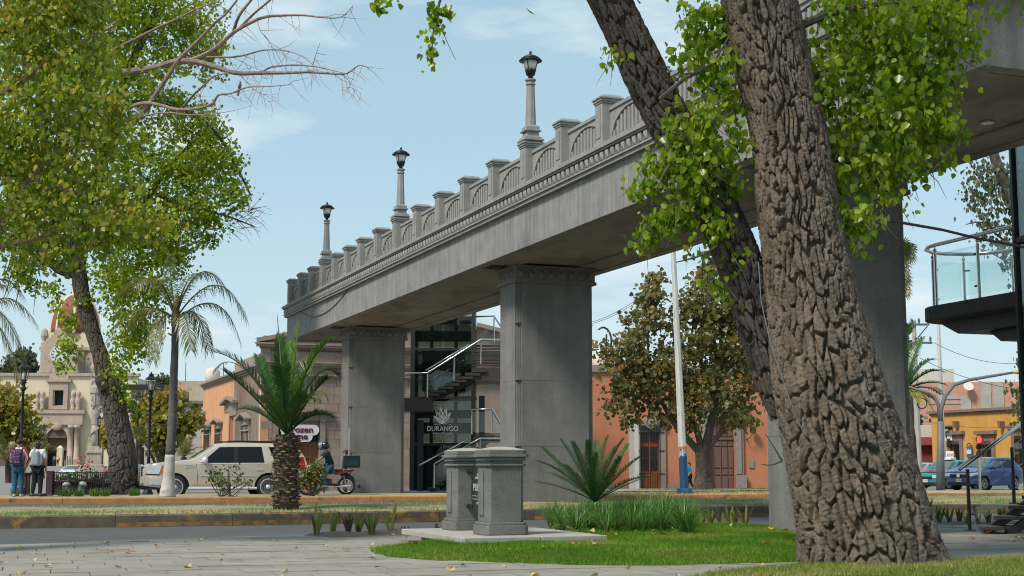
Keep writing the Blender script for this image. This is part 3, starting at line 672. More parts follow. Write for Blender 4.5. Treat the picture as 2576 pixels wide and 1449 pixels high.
for a, b in zip(zs, zs[1:]):
    for x0, x1 in ((-w + .1, -.01), (.01, w - .1)): MB().bx(x0, x1, -.1, -.085, a + .06, b - .06).build('glass_panel', GLASSD, el)
    MB().bx(w + .09, w + .1, .1, 2.1, a + .06, b - .06).build('glass_panel', GLASSD, el)
    MB().bx(-w - .1, -w - .09, .1, 2.1, a + .06, b - .06).build('glass_panel', GLASSD, el)
LET = pm('white film', (.72, .74, .74), .6, .03)
text('lettering', 'DURANGO', .3, LET, el, face((0, -.105, 2.68)), .002, sx=.88)
text('lettering', 'GOBIERNO DEL ESTADO', .075, LET, el, face((0, -.105, 2.5)), .002)
mb = MB()      # the open leaf emblem
for i, (a, ln, bw) in enumerate(((-50, .62, .12), (-28, .78, .2), (-8, .85, .16), (14, .84, .18), (36, .72, .16))):
    base = Vector((0, -.106, 2.9)); ln *= .82; bw *= .85; d = Vector((math.sin(R(a)), 0, math.cos(R(a)))); s_ = Vector((d.z, 0, -d.x)); q = []
    for t in np.linspace(0, 1, 7): q.append(base + d * ln * t - s_ * bw * .5 * math.sin(PI * t ** .8))
    for t in np.linspace(1, 0, 7)[1:-1]: q.append(base + d * ln * t + s_ * bw * .5 * math.sin(PI * t ** .8))
    mb.tube(q + [q[0]], .016, 4)
    mb.tube([base + d * ln * .2, base + d * ln * .8], .012, 4)
q = [Vector((x, -.106, 2.87 - .12 * x * x + (.02))) for x in np.linspace(-.35, .35, 9)]
mb.tube(q, .012, 4); mb.build('leaf_emblem', LET, el)
# stair flights round it
sw = thing('elevator_staircase', 'dark stair flights with steel handrails and glass wrapping the far elevator', 'staircase', (0, 0, 0))
def flight(p0, p1, n, wid, dep):
    for k in range(n):
        c = p0.lerp(p1, k / (n - 1)); MB().box((c.x, c.y + wid / 2, c.z - .05), (dep, wid, .1)).build('tread', BRONZE, sw)
    d = (p1 - p0)
    for yy in (.25, wid - .25):
        a = p0 + Vector((-.2, yy, -.35)); b = p1 + Vector((.1, yy, -.35)); mb = MB(); mb.add([a, b, b + Vector((0, 0, .28)), a + Vector((0, 0, .28)), a + Vector((0, .1, 0)), b + Vector((0, .1, 0)), b + Vector((0, .1, .28)), a + Vector((0, .1, .28))], [(0, 1, 2, 3), (7, 6, 5, 4), (0, 4, 5, 1), (3, 2, 6, 7), (0, 3, 7, 4), (1, 5, 6, 2)]); mb.build('stringer', STEELD, sw)
Yf = 57.6
a0 = at(1070, 998, Yf); a1 = at(1205, 930, Yf); flight(a0, a1, 9, 1.3, .6)
def slab(x0, x1, yt, yb, Y, dep):
    a = at(x0, yt, Y); b = at(x1, yb, Y); MB().bx(a.x, b.x, Y, Y + dep, b.z, a.z).build('landing', BRONZE, sw)
slab(1000, 1085, 1001, 1034, Yf, 1.6); slab(1188, 1275, 926, 958, Yf + .1, 2.6)
def rails(pts, post_i, h=1.0, gl=True, Y=Yf, hs=None):
    P = [at(x, y, Y) for x, y in pts]
    MB().tube(P, .04, 8).build('handrail', STEEL, sw, True)
    for i in post_i:
        MB().tube([P[i] - Vector((0, 0, h)), P[i]], .03, 7).build('rail_post', STEEL, sw)
    if gl:
        for p, q in zip(P, P[1:]):
            if (q - p).length > .6: MB().add([p - Vector((0, -.02, h - .08)), q - Vector((0, -.02, h - .08)), q + Vector((0, .02, -.1)), p + Vector((0, .02, -.1))], [(0, 1, 2, 3)]).build('glass_panel', GLASSC, sw)
rails([(1000, 940), (1076, 938), (1143, 896), (1210, 854), (1272, 855)], [1, 2, 3])
MB().tube([at(1072, 932, Yf + .3), at(1180, 866, Yf + .3)], .03, 7).build('handrail', STEEL, sw, True)
rails([(1188, 797), (1243, 795), (1275, 845)], [0, 1], 1.15, True, Yf + 3.0)
rails([(1187, 1030), (1238, 1029), (1275, 1095)], [0, 1], 1.0, True, Yf + .2)
rails([(1093, 1167), (1208, 1103), (1272, 1103)], [0, 1], .95, True, Yf - .4)
MB().tube([at(1055, 1171, Yf - .1), at(1168, 1110, Yf - .1)], .035, 7).build('handrail', STEEL, sw, True)
for k in range(9):      # flight seen head-on
    p = at(1190, 924 - 7 * k, Yf + .4 + .3 * k); q = at(1262, 924, Yf + .4 + .3 * k); MB().bx(p.x, q.x, p.y, p.y + .3, p.z - .06, p.z).build('tread', BRONZE, sw)
b0 = at(1090, 1226, Yf - .3); b1 = at(1215, 1112, Yf - .3); flight(b0, b1, 11, 1.1, .42); slab(1190, 1275, 1098, 1112, Yf, 1.6)
for k in range(5):
    p = at(1192, 1110 - 5 * k, Yf + .6 + .25 * k); q = at(1262, 1100, Yf + .6); MB().bx(p.x, q.x, p.y, p.y + .3, p.z - .05, p.z).build('tread', BRONZE, sw)
# dark pillar behind and stone step below
a = at(1022, 1240, 59); b = at(1198, 1225, 59); MB().bx(a.x - .3, b.x + 1.6, 56.6, 63, -.3, .12).build('base_slab', SLABM, sw)
for x, z1 in ((1212, 4.0), (1058, 3.0)):
    p = at(x, 1000, Yf + .9); MB().bx(p.x - .12, p.x + .12, p.y, p.y + .25, .1, z1).build('support_post', STEELD, sw)
# ---------------------------------------------------------------- buildings
STONE = pm('pink ashlar', (.33, .245, .2), .9, .1, 2.5, .3, 30, rand=.14, c2=(.27, .2, .165), lo=.5, hi=.7, sc2=1.5)
STONEG = pm('grey carved stone', (.26, .215, .18), .9, .14, 4, .4, 25)
ORANGE = pm('orange plaster', (.66, .33, .17), .9, .1, 1.2, .15, 25, streak=.22, c2=(.6, .36, .22), lo=.55, hi=.75)
TERRA = pm('terracotta plaster', (.5, .19, .1), .9, .08, .7, .15, 25, streak=.1, c2=(.44, .18, .1), lo=.55, hi=.75)
CREAM = pm('cream plaster', (.66, .56, .4), .9, .08, .25, .1, 8, streak=.06, c2=(.56, .45, .28), lo=.58, hi=.75, sc2=.12)
CHST = pm('church stone', (.42, .33, .26), .9, .14, 1.2, .4, 9)
YELLOW = pm('yellow plaster', (.55, .28, .06), .9, .1, .6, .15, 20, streak=.14, c2=(.5, .36, .2), lo=.62, hi=.75, sc2=.5)
BEIGE = pm('beige plaster', (.46, .37, .28), .9, .12, .8, .15, 20, streak=.1)
WHITEW = pm('white wall', (.62, .56, .5), .9, .08, .7, .1, 20, streak=.08)
WOOD = pm('orange wood', (.42, .11, .03), .55, .2, 3, .2, 20, stretch=(6, 6, .6))
WOODB = pm('brown wood', (.15, .08, .06), .6, .15, 3, .2, 20, stretch=(6, 6, .6))
WOODC = pm('church door wood', (.13, .08, .06), .8, .15, 3, stretch=(6, 6, .6))
DARKG = pm('dark pane', (.015, .017, .022), .12, .2, 3)
VOID = pm('dark interior', (.012, .011, .01), .9, .2)
REDW = pm('red paint', (.21, .035, .035), .8, .1, 1)
TILE = pm('red dome tile', (.24, .06, .05), .7, .12, 1.5, .2, 10)
BRICK = pm('far brick', (.4, .2, .14), .9, .12, 1.5)
def brickmat():
    m, n, l, b = nodes('small brick wall'); g = n.new('ShaderNodeNewGeometry'); mp = n.new('ShaderNodeMapping'); mp.inputs['Rotation'].default_value = (PI / 2, 0, 0)
    t = n.new('ShaderNodeTexBrick'); t.inputs['Scale'].default_value = 2.2; t.inputs['Color1'].default_value = (.6, .28, .18, 1); t.inputs['Color2'].default_value = (.48, .22, .14, 1); t.inputs['Mortar'].default_value = (.4, .32, .27, 1); t.inputs['Mortar Size'].default_value = .03
    l.new(g.outputs['Position'], mp.inputs[0]); l.new(mp.outputs[0], t.inputs[0]); l.new(t.outputs[0], b.inputs['Base Color']); b.inputs['Roughness'].default_value = .9; return m
BRICKM = brickmat()
class Fac:
    def __init__(s, name, label, cat, loc, rz):
        s.o = thing(name, label, cat, loc, rz); s.loc = Vector(loc); s.u = Vector((math.cos(rz), math.sin(rz), 0)); s.n = Vector((-math.sin(rz), math.cos(rz), 0))
    def px(s, x, y, off=0.):
        a, b = ray(x, y); d = Vector((a, 1, b)); c = Vector((0, 0, HC)); q = s.loc + s.n * off
        t = (q - c).dot(s.n) / d.dot(s.n); p = c + d * t - s.loc; return p.dot(s.u), p.z
    def rect(s, x0, y0, x1, y1, off=0.):
        ym, xm = (y0 + y1) / 2, (x0 + x1) / 2
        a, b = s.px(x0, ym, off)[0], s.px(x1, ym, off)[0]; return min(a, b), max(a, b), s.px(xm, y1, off)[1], s.px(xm, y0, off)[1]
    def box(s, name, x0, y0, x1, y1, d0, d1, mat, parent=None, bevel=0.):
        X0, X1, Z0, Z1 = s.rect(x0, y0, x1, y1); return MB().bx(X0, X1, d0, d1, Z0, Z1).build(name, mat, parent or s.o, bevel=bevel)
    def lbox(s, name, q, mat, parent=None, bevel=0.): return MB().bx(*q).build(name, mat, parent or s.o, bevel=bevel)
def holed(q, holes):      # wall rectangle split round openings: q=(x0,x1,y0,y1,z0,z1), holes=[(x0,x1,z0,z1)]
    mb = MB(); xs = sorted({q[0], q[1]} | {max(q[0], min(q[1], v)) for h in holes for v in h[:2]}); zs = sorted({q[4], q[5]} | {max(q[4], min(q[5], v)) for h in holes for v in h[2:]})
    for a, b in zip(xs, xs[1:]):
        run = None
        for c, d in zip(zs, zs[1:]):
            mx_, mz = (a + b) / 2, (c + d) / 2
            if any(h[0] < mx_ < h[1] and h[2] < mz < h[3] for h in holes):
                if run: mb.bx(a, b, q[2], q[3], *run); run = None
            else: run = (run[0], d) if run else (c, d)
        if run: mb.bx(a, b, q[2], q[3], *run)
    return mb
# --- pink stone building with pediment (corner shop)
cor = at(653, 1174, 72); cor.z = -.2
sb = Fac('stone_corner_building', 'pink ashlar corner building with pediment, ball finial and wooden shop door', 'building', cor, PHI)
X1 = 16.
dx0, dx1, dz0, dz1 = sb.rect(700, 1073, 801, 1240); dz0 = 0
zc1 = sb.px(700, 949)[1]; zc2 = sb.px(700, 922)[1]; zc3 = sb.px(700, 878)[1]
holed((0.02, X1, .06, .5, 0, zc3 + .1), [(dx0, dx1, 0, dz1)]).build('wall', STONE, sb.o)
MB().bx(.0, X1, .52, 8, 0, zc3 - .2).build('rear_wall', STONE, sb.o)
ch = .452; z = 0.; row = 0
while z < zc1 - .1:
    x = 0.; h = min(ch, zc1 - z); k = 0
    while x < 9.6:
        wd = (.42 if (row % 2 == 0 and k == 0) else .8 if k == 0 else random.uniform(.52, .78)); a, b = x, min(9.6, x + wd); x = b; k += 1
        if a < dx1 + .35 and b > dx0 - .35 and z < dz1 + .35:
            if a < dx0 - .35: b = dx0 - .35
            elif b > dx1 + .35: a = dx1 + .35
            else: continue
        if b - a < .08: continue
        MB().bx(a + .008, b - .008, random.uniform(-.004, .006), .06, z + .008, z + h - .008).build('stone_block', STONE, sb.o)
    z += ch; row += 1
for z0, steps in ((zc1, ((0, .1, .1), (.1, .18, .18))), (zc2, ((0, .08, .08), (.08, .2, .16), (.2, .26, .24))), (zc3, ((0, .1, .12), (.1, .22, .3), (.22, .3, .36)))):
    mb = MB()
    for a, b, e in steps: mb.bx(-e, X1, -e, .06, z0 + a, z0 + b)
    mb.build('cornice', STONE, sb.o)
for x0, x1 in ((.0, .42), (6.6, 7.0)): MB().bx(x0, x1, -.1, .06, zc2 + .26, zc3).build('pilaster', STONE, sb.o); MB().bx(x0, x1, -.1, .06, zc1 + .18, zc2).build('pilaster', STONE, sb.o)
ax0, ax1, az0, az1 = sb.rect(680, 885, 858, 916); c = .14
MB().prism([(ax0 + c, az0), (ax1 - c, az0), (ax1 - c, az0 + c), (ax1, az0 + c), (ax1, az1), (ax0, az1), (ax0, az0 + c), (ax0 + c, az0 + c)], -.05, .06, 'y').build('frieze_panel', STONE, sb.o)
P = [(-.36 + 8.4 * t, zc3 + .3 + 1.45 * math.sin(PI / 2 * t) ** 1.15) for t in np.linspace(0, 1, 14)]; P2_ = [(16.4 - x, z) for x, z in P[::-1][1:]]; P = P + P2_
mb = MB()
for (xa, za), (xb, zb) in zip(P, P[1:]): mb.add([(xa, -.34, za), (xb, -.34, zb), (xb, -.34, zb + .22), (xa, -.34, za + .22), (xa, .3, za), (xb, .3, zb), (xb, .3, zb + .22), (xa, .3, za + .22)], [(0, 1, 2, 3), (0, 4, 5, 1), (3, 2, 6, 7)])
mb.build('raking_cornice', STONE, sb.o)
MB().prism([(P[0][0] + .3, zc3 + .3)] + [(x, z + .02) for x, z in P] + [(P[-1][0] - .3, zc3 + .3)], 0, .25, 'y').build('tympanum', STONE, sb.o)
bx_, bz_ = sb.px(668, 851); mb = MB(); mb.ball((bx_, .1, bz_), .17, 14, 9); mb.lathe([(.16, bz_ - .6), (.16, bz_ - .3), (.09, bz_ - .24), (.09, bz_ - .16), (.13, bz_ - .14), (.06, bz_ - .1)], 10, (bx_, .1, 0)); mb.build('ball_finial', STONE, sb.o, True)
# shop door surround, door, sign
mb = MB(); mb.bx(dx0 - .32, dx0 - .04, -.1, .1, 0, dz1 + .3); mb.bx(dx1 + .04, dx1 + .32, -.1, .1, 0, dz1 + .3); mb.bx(dx0 - .32, dx1 + .32, -.1, .1, dz1 + .3, dz1 + .62); mb.bx(dx0 - .5, dx1 + .5, -.26, .1, dz1 + .62, dz1 + .72); mb.bx(dx0 - .6, dx1 + .6, -.34, .1, dz1 + .72, dz1 + .8)
mb.build('door_surround', STONEG, sb.o)
for x in (dx0 - .2, dx1 + .2): MB().lathe([(.05, -.1), (.2, -.08), (.2, .0), (.05, .02)], 14, (x, -.14, dz1 + .42), M=Matrix.Rotation(PI / 2, 3, 'X')).build('volute', STONEG, sb.o)
dr = sb.lbox('shop_door', (dx0, dx1, .3, .36, 0, dz1), pm('dark shop glass', (.1, .05, .025), .3, .3, 4), sb.o)
nb = 10
for i in range(nb + 1):
    x = dx0 + (dx1 - dx0) * i / nb; MB().bx(x - (.05 if i in (0, 5, 10) else .018), x + (.05 if i in (0, 5, 10) else .018), .2, .3, 0, dz1 - .7).build('door_stile', pm('amber wood', (.32, .13, .03), .5, .2, 3), dr)
for z in (.05, .9, 1.75, 2.45): MB().bx(dx0, dx1, .21, .29, z, z + .09).build('door_rail', MATS['amber wood'], dr)
for z in (1.1, 2.2, 3.0): MB().bx(dx1 - .02, dx1 + .2, .0, .06, z, z + .05).build('bar_clamp', IRON, dr)
MB().bx(dx0, dx1, .18, .24, dz1 - .75, dz1).build('sign_board', BLACK, sb.o)
SGW = pm('sign white', (.72, .71, .7), .5, .03); SGR = pm('sign maroon', (.12, .012, .03), .5, .1)
fx0, _, _, fz = sb.rect(703, 1075, 800, 1106)
fx1 = sb.px(799, 1090)[0]; zt = sb.px(760, 1073)[1]; zb_ = sb.px(760, 1107)[1]; hh = zt - zb_
sg = MB(); fc = (fx0 + fx1) / 2
for r_, z_, xa, xb in ((.27, zb_ + hh * .74, fx0 + .3, fx1 - .22), (.27, zb_ + hh * .26, fx0 + .3, fx1 - .55)):
    q = [(xa + r_ * math.cos(t), z_ + r_ * math.sin(t)) for t in np.linspace(PI / 2, 1.5 * PI, 9)] + [(xb + r_ * math.cos(t), z_ + r_ * math.sin(t)) for t in np.linspace(-PI / 2, PI / 2, 9)]
    sg.prism(q, -.13 + (.004 if r_ and z_ < zb_ + hh * .5 else 0), -.05, 'y')
shop = thing('shop_sign', 'white rounded cloud shaped shop sign with dark maroon letters over the wooden door', 'sign', cor, PHI)
sg.build('backing', SGW, shop)
text('lettering', 'frozen', .42, SGR, shop, face((fc + .1, -.14, zb_ + hh * .75)), .014, sx=1.15, bold=.012); text('lettering', 'zone', .42, SGR, shop, face((fc - .02, -.14, zb_ + hh * .25)), .014, sx=1.15, bold=.012)
# --- orange side house running away to the left (its face looks left)
oh = Fac('orange_house', 'orange plastered house side with stone hooded windows beyond the parked car', 'building', cor, PHI - PI / 2)
LX = -19.3           # local x runs toward the corner: wall spans LX..0
zr = oh.px(560, 953)[1] - .25
wins = []
def zz(x, y): S_ = 500 + x / 2.898; T_ = 1200 + y / 2.898; return S_ * K, T_ * K
for hx0, hx1, pk, hb, ox0, ox1, ot, door in ((765, 850, 1095, 1165, 778, 838, 1195, 0), (885, 975, 1068, 1130, 897, 962, 1180, 0), (995, 1140, 830, 915, 1055, 1118, 1040, 1), (1170, 1280, 1005, 1090, 1187, 1268, 1142, 0)):
    a = oh.px(*zz(hx0, hb))[0]; b = oh.px(*zz(hx1, hb))[0]; zp = oh.px(*zz((hx0 + hx1) / 2, pk))[1]; zh = oh.px(*zz((hx0 + hx1) / 2, hb))[1]
    o0_ = oh.px(*zz(ox0, ot))[0]; o1_ = oh.px(*zz(ox1, ot))[0]; zo = oh.px(*zz((ox0 + ox1) / 2, ot))[1]; wins.append((a, b, zp, zh, o0_, o1_, zo, door))
holed((LX, 0, 0, .4, 0, zr), [(w_[4], w_[5], 0.0 if w_[7] else .9, w_[6]) for w_ in wins]).build('wall', ORANGE, oh.o)
MB().bx(LX, -.3, .62, 8, 0, zr - .4).build('house_body', ORANGE, oh.o)
mb = MB()
for a, b, e in ((0, .12, .06), (.12, .24, .16), (.24, .34, .26)): mb.bx(LX - e, .0, -e, .4, zr + a, zr + b)
mb.build('cornice', STONEG, oh.o)
for a, b, zp, zh, o0_, o1_, zo, door in wins:
    w_ = MB().bx(o0_, o1_, .3, .36, 0 if door else .9, zo).build('door' if door else 'window', WOOD if door else DARKG, oh.o)
    mb = MB(); m = (a + b) / 2; t = .1 if not door else .16; s0 = 0 if door else .9
    mb.bx(o0_ - .16, o0_, -.06, .02, s0, zo + .25); mb.bx(o1_, o1_ + .16, -.06, .02, s0, zo + .25); mb.bx(o0_, o1_, -.06, .02, zo, zo + .25); mb.build('frame', STONEG, w_)
    mb = MB(); n_ = [(a, zh), (m, zp - t), (b, zh), (b, zh + t), (m, zp), (a, zh + t)]
    mb.prism(n_, -.34, .02, 'y'); mb.build('hood', STONEG, w_)
    mb = MB(); mb.prism([(a + .15, zh), (m, zp - t), (b - .15, zh), (b - .2, zo + .26), (a + .2, zo + .26)], -.05, .01, 'y'); mb.build('hood_field', STONEG, w_)
    if not door:
        for k in range(6): x = o0_ + (o1_ - o0_) * (k + .5) / 6; MB().tube([(x, -.08, .9), (x, -.08, zo)], .018, 5).build('bar', IRON, w_)
        for z in (zo - .3, 1.6): MB().bx(o0_ - .08, o1_ + .08, -.1, -.06, z, z + .05).build('bar_band', STEEL, w_)
MB().bx(-1.15, -1.05, -.01, .02, 2.6, 3.3).build('plate', STONEG, oh.o)
MB().bx(-.14, .0, -.03, .02, 0, zr).build('corner_strip', WHITEW, oh.o)
# --- paler houses behind, left of the orange one
bh = Fac('beige_house', 'plain beige two storey house rising left of the orange house', 'building', (at(441, 1000, 112).x, 112, -.3), .05)
zt = bh.px(480, 958)[1]; xw = bh.px(509, 1000)[0]
MB().bx(0, xw + 3, 0, 9, 0, zt).build('wall', BEIGE, bh.o); bh.box('shutter', 452, 986, 474, 1001, -.05, 0, pm('green slat', (.1, .13, .1), .6, .1), bh.o); bh.box('peach_wall', 420, 972, 473, 1010, -.02, .02, ORANGE, bh.o)
MB().lathe([(.6, 0), (.6, .9), (.4, 1.2), (.2, 1.25)], 14, (2.4, 3, zt)).build('water_tank', WHITEW, bh.o, True)
for x in (.4, 3.4): MB().tube([(x, 2, zt), (x, 2, zt + 1.6)], .03, 5).build('antenna', IRON, bh.o)
wh = Fac('white_house', 'low white house with stone cornice standing left of the orange house', 'building', (at(440, 1100, 96).x, 96, -.25), R(24))
zt = wh.px(480, 1012)[1]; xw = wh.px(506, 1050)[0]
MB().bx(-3, xw, 0, 7, 0, zt).build('wall', WHITEW, wh.o); mb = MB(); mb.bx(-3.2, xw + .2, -.2, 0, zt - .3, zt - .12); mb.bx(-3.3, xw + .3, -.35, 7, zt - .12, zt + .1); mb.build('cornice', STONEG, wh.o)
wh.box('window', 462, 1060, 470, 1120, -.04, 0, DARKG)
rh = Fac('dark_roof_building', 'long low building with black roof edge behind the magnolias', 'building', (at(330, 1000, 150).x, 150, .0), 0)
zt = rh.px(400, 980)[1]; MB().bx(0, 9, 0, 10, 0, zt).build('wall', BEIGE, rh.o); MB().bx(-.6, 9.4, -.8, 10, zt, zt + .5).build('roof', IRON, rh.o); rh.box('red_band', 340, 990, 445, 1008, -.06, 0, pm('brown red', (.3, .12, .07), .8, .1), rh.o)
# --- terracotta house in the middle
th = Fac('terracotta_house', 'long terracotta house with stone doorway and brown panelled gate', 'building', (at(1700, 1174, 82).x, 82, -.2), R(8))
zt = th.px(1500, 940)[1]; xl = th.px(1150, 1100)[0]; xr = th.px(1930, 1100)[0]
d = th.rect(1612, 1087, 1657.5, 1230); g = th.rect(1779, 1055, 1848, 1233)
holed((xl, xr, 0, .5, 0, zt), [(d[0], d[1], 0, d[3]), (g[0], g[1], 0, g[3])]).build('wall', TERRA, th.o)
MB().bx(xl, xr, .72, 9, 0, zt - .5).build('house_body', TERRA, th.o)
mb = MB()
for a, b, e in ((0, .1, .06), (.1, .22, .16), (.22, .5, .1)): mb.bx(xl, xr, -e, .5, zt + a, zt + b)
mb.build('cornice', STONEG, th.o)
MB().bx(xl, d[0] - .35, -.05, 0, 0, .3).build('skirting', STONEG, th.o); MB().bx(d[1] + .35, g[0] - .4, -.05, 0, 0, .3).build('skirting', STONEG, th.o)
do = MB().bx(d[0], d[1], .17, .22, 0, d[3]).build('front_door', WOOD, th.o); wd = d[1] - d[0]; hd = d[3]
mid_ = (d[0] + d[1]) / 2
for sx in (0, 1):
    for z0, z1 in ((.83, .98), (.56, .74), (.34, .54)): MB().bx(d[0] + wd * (.5 * sx + .06), d[0] + wd * (.5 * sx + .44), .14, .172, hd * z0, hd * z1).build('pane', DARKG, do)
    MB().bx(d[0] + wd * (.5 * sx + .06), d[0] + wd * (.5 * sx + .44), .13, .172, hd * .04, hd * .28).build('door_panel', WOOD, do)
MB().bx(d[0], d[1], .1, .16, hd * .75, hd * .8).build('transom', WOOD, do)
MB().bx(mid_ - .03, mid_ + .03, .105, .165, 0, hd).build('meeting_stile', WOOD, do)
gr_ = MB()
for k in range(13):
    x = d[0] - .05 + (wd + .1) * k / 12; MB().tube([(x, -.14, .02), (x, -.14, hd + .3)], .014, 5).build('grille_bar', IRON, do)
for z in (.9, 2.2, hd - .05): MB().bx(d[0] - .3, d[1] + .3, -.16, -.13, z, z + .035).build('grille_band', IRON, do)
mb = MB(); mb.bx(d[0] - .3, d[0] - .02, -.12, .04, 0, hd + .35); mb.bx(d[1] + .02, d[1] + .38, -.12, .04, 0, hd + .35); mb.bx(d[0] - .38, d[1] + .38, -.1, .04, hd + .01, hd + .62); mb.build('door_surround', STONEG, th.o)
pk = th.px(1641, 1052)[1]; e0 = th.px(1602, 1072)[0] - .1; e1_ = d[1] + (d[0] - e0); ez_ = hd + .4
MB().prism([(e0, ez_), (mid_, pk - .45), (e1_, ez_), (e1_, ez_ + .25), (mid_, pk - .05), (e0, ez_ + .25)], -.3, .0, 'y').build('pediment', STONEG, th.o)
mb = MB(); mb.lathe([(.36, 0), (.36, .1), (.28, .12), (.28, .06), (.2, .06), (.2, .12), (.03, .14)], 20, (mid_, -.3, pk - .25), M=Matrix.Rotation(PI / 2, 3, 'X')); mb.build('round_boss', STONEG, th.o)
ga = MB().bx(g[0], g[1], .2, .26, 0, g[3]).build('gate', WOODB, th.o); gw = g[1] - g[0]; hd = g[3]
for c in (0, .27, .53, .8):
    for z0, z1 in ((.02, .19), (.21, .29), (.31, .6), (.62, .7)):
        ww = .18 if c in (0, .8) else .24; MB().bx(g[0] + gw * (c + .015), g[0] + gw * (c + ww - .005), .14, .202, hd * z0, hd * z1).build('gate_panel', WOODB, ga, bevel=.02)
for c in range(5): MB().bx(g[0] + gw * (.2 * c + .02), g[0] + gw * (.2 * c + .18), .15, .202, hd * .76, hd * .98).build('gate_panel', WOODB, ga, bevel=.02)
MB().bx(g[0], g[1], .08, .2, hd * .71, hd * .745).build('transom', WOODB, ga); MB().bx(g[0] + gw * .49, g[0] + gw * .52, .1, .2, 0, hd * .71).build('meeting_stile', WOODB, ga)
for s_ in (-1, 1):
    xa = g[0] if s_ < 0 else g[1]; mb = MB()
    mb.bx(min(xa, xa + s_ * .5), max(xa, xa + s_ * .5), -.14, .05, 0, hd + .1); mb.bx(min(xa + s_ * .05, xa + s_ * .35), max(xa + s_ * .05, xa + s_ * .35), -.22, .0, .9, hd); mb.bx(min(xa, xa + s_ * .62), max(xa, xa + s_ * .62), -.28, .0, 0, .85); mb.build('gate_jamb', STONEG, th.o)
mb = MB(); mb.bx(g[0] - .6, g[1] + .6, -.16, .05, hd + .1, hd + .6); mb.bx(g[0] - .75, g[1] + .75, -.3, .05, hd + .6, hd + .75); mb.build('gate_lintel', STONEG, th.o)
th.box('wall_box', 1884, 1158, 1897, 1177, -.06, .0, STONEG); th.box('house_number', 1882, 1104, 1887, 1110, -.02, .0, YELLOW)
p = th.px(1890, 1095); mb = MB(); mb.tube([(p[0] - .3, -.05, p[1] - .2), (p[0] - .35, -.25, p[1] - .3), (p[0] - .15, -.35, p[1] - .1), (p[0], -.35, p[1] + .2)], .03, 5); mb.lathe([(.16, p[1] + .5), (.2, p[1] + .2), (.1, p[1] + .1)], 8, (p[0], -.35, 0)); mb.build('wall_lantern', IRON, th.o)
mb = MB()
for i in range(7): mb.tube([(xl + 14 + .0 * i, 3 + .0 * i, zt + .3), (xl + 14, 3, zt + 1.2 + .01 * i)], .05, 5)
tk = th.px(1535, 850); MB().tube([(tk[0] + .5 * math.sin(a), 2, tk[1] + .8 * math.cos(a)) for a in np.linspace(-.6, PI + .4, 12)], .06, 6).build('roof_hook', IRON, th.o); MB().tube([(tk[0] + .2, 2, zt), (tk[0] + .2, 2, tk[1] + .4)], .05, 6).build('roof_mast', IRON, th.o)
MB().lathe([(.7, zt), (.7, zt + 1.3), (.5, zt + 1.6), (.2, zt + 1.7)], 14, (th.px(1510, 900)[0] + 1., 4, 0)).build('water_tank', WHITEW, th.o, True)
# --- yellow house, red shop, brick building on the right
yl = at(2347, 1174, 105); yl.z = -.2
yh = Fac('yellow_house', 'ochre yellow house with stone window lintels on the right beyond the cars', 'building', yl, PHI - PI / 2)
zt = yh.px(2450, 1041)[1]; xr = 22.
wn = [yh.rect(2395, 1118, 2417, 1212), yh.rect(2474, 1118, 2497, 1212), yh.rect(2556, 1105, 2574, 1210)]
holed((0, xr, 0, .4, 0, zt), [(a, b, .8, d_) for a, b, c_, d_ in wn]).build('wall', YELLOW, yh.o)
MB().bx(0, xr, .62, 9, 0, zt - .3).build('house_body', YELLOW, yh.o)
mb = MB()
for a, b, e in ((0, .16, .1), (.16, .34, .24)): mb.bx(-e, xr, -e, .4, zt + a, zt + b)
mb.build('cornice', pm('brown stone', (.2, .13, .1), .9, .2, 3), yh.o)
BRS = MATS['brown stone']
for a, b, c_, d_ in wn:
    w_ = MB().bx(a, b, .3, .34, .8, d_).build('window', DARKG, yh.o); mb = MB(); mb.bx(a - .35, a, -.08, .05, .5, d_ + .7); mb.bx(b, b + .35, -.08, .05, .5, d_ + .7); mb.bx(a, b, -.08, .05, d_, d_ + .7); mb.bx(a - .6, b + .6, -.3, .0, d_ + .7, d_ + .95); mb.build('surround', BRS, w_)
    for k in range(9): x = a + (b - a) * (k + .5) / 9; MB().tube([(x, -.12, .8), (x, -.12, d_ + .25)], .016, 4).build('bar', IRON, w_)
for x in (2411, 2525): p = yh.px(x, 1068); MB().box((p[0], -.2, p[1]), (.2, .4, .45), top=1.3).build('water_spout', BRS, yh.o)
e = yh.px(2392, 1076); MB().box((e[0], -.3, e[1]), (.5, .5, .18)).build('flood_lamp', BLACK, yh.o)
def board(name, label, q, mat, lines, lm, dep=-.12, extra=None):
    x0, x1, z0, z1 = yh.rect(*q); r_ = thing(name, label, 'sign', yl, PHI - PI / 2); MB().bx(x0, x1, dep - .05, dep, z0, z1).build('panel', mat, r_)
    for i, (b_, sz, fz_) in enumerate(lines): text('lettering', b_, sz * (z1 - z0), lm, r_, face(((x0 + x1) / 2, dep - .06, z0 + fz_ * (z1 - z0))), .006, sx=(x1 - x0) / (z1 - z0) * {8: 1.0, 9: .75}.get(len(b_), .5))
    return r_, x0, x1, z0, z1
REDL = pm('red letters', (.6, .05, .06), .6, .05)
board('rent_banner', 'white SE RENTA banner with red letters hung on window bars', (2386, 1135, 2406, 1166), pm('banner white', (.75, .74, .74), .7, .04), [('SE RENTA', .33, .68), ('618 203-96-47', .2, .3)], REDL, -.2)
gb = board('grill_sign', 'square white sign with a black grill emblem above the left window', (2382, 1083, 2399, 1108), pm('sign panel white', (.66, .65, .64), .6, .04), [], REDL)
mb = MB(); xm, zm = (gb[1] + gb[2]) / 2, (gb[3] + gb[4]) / 2; wd = (gb[2] - gb[1])
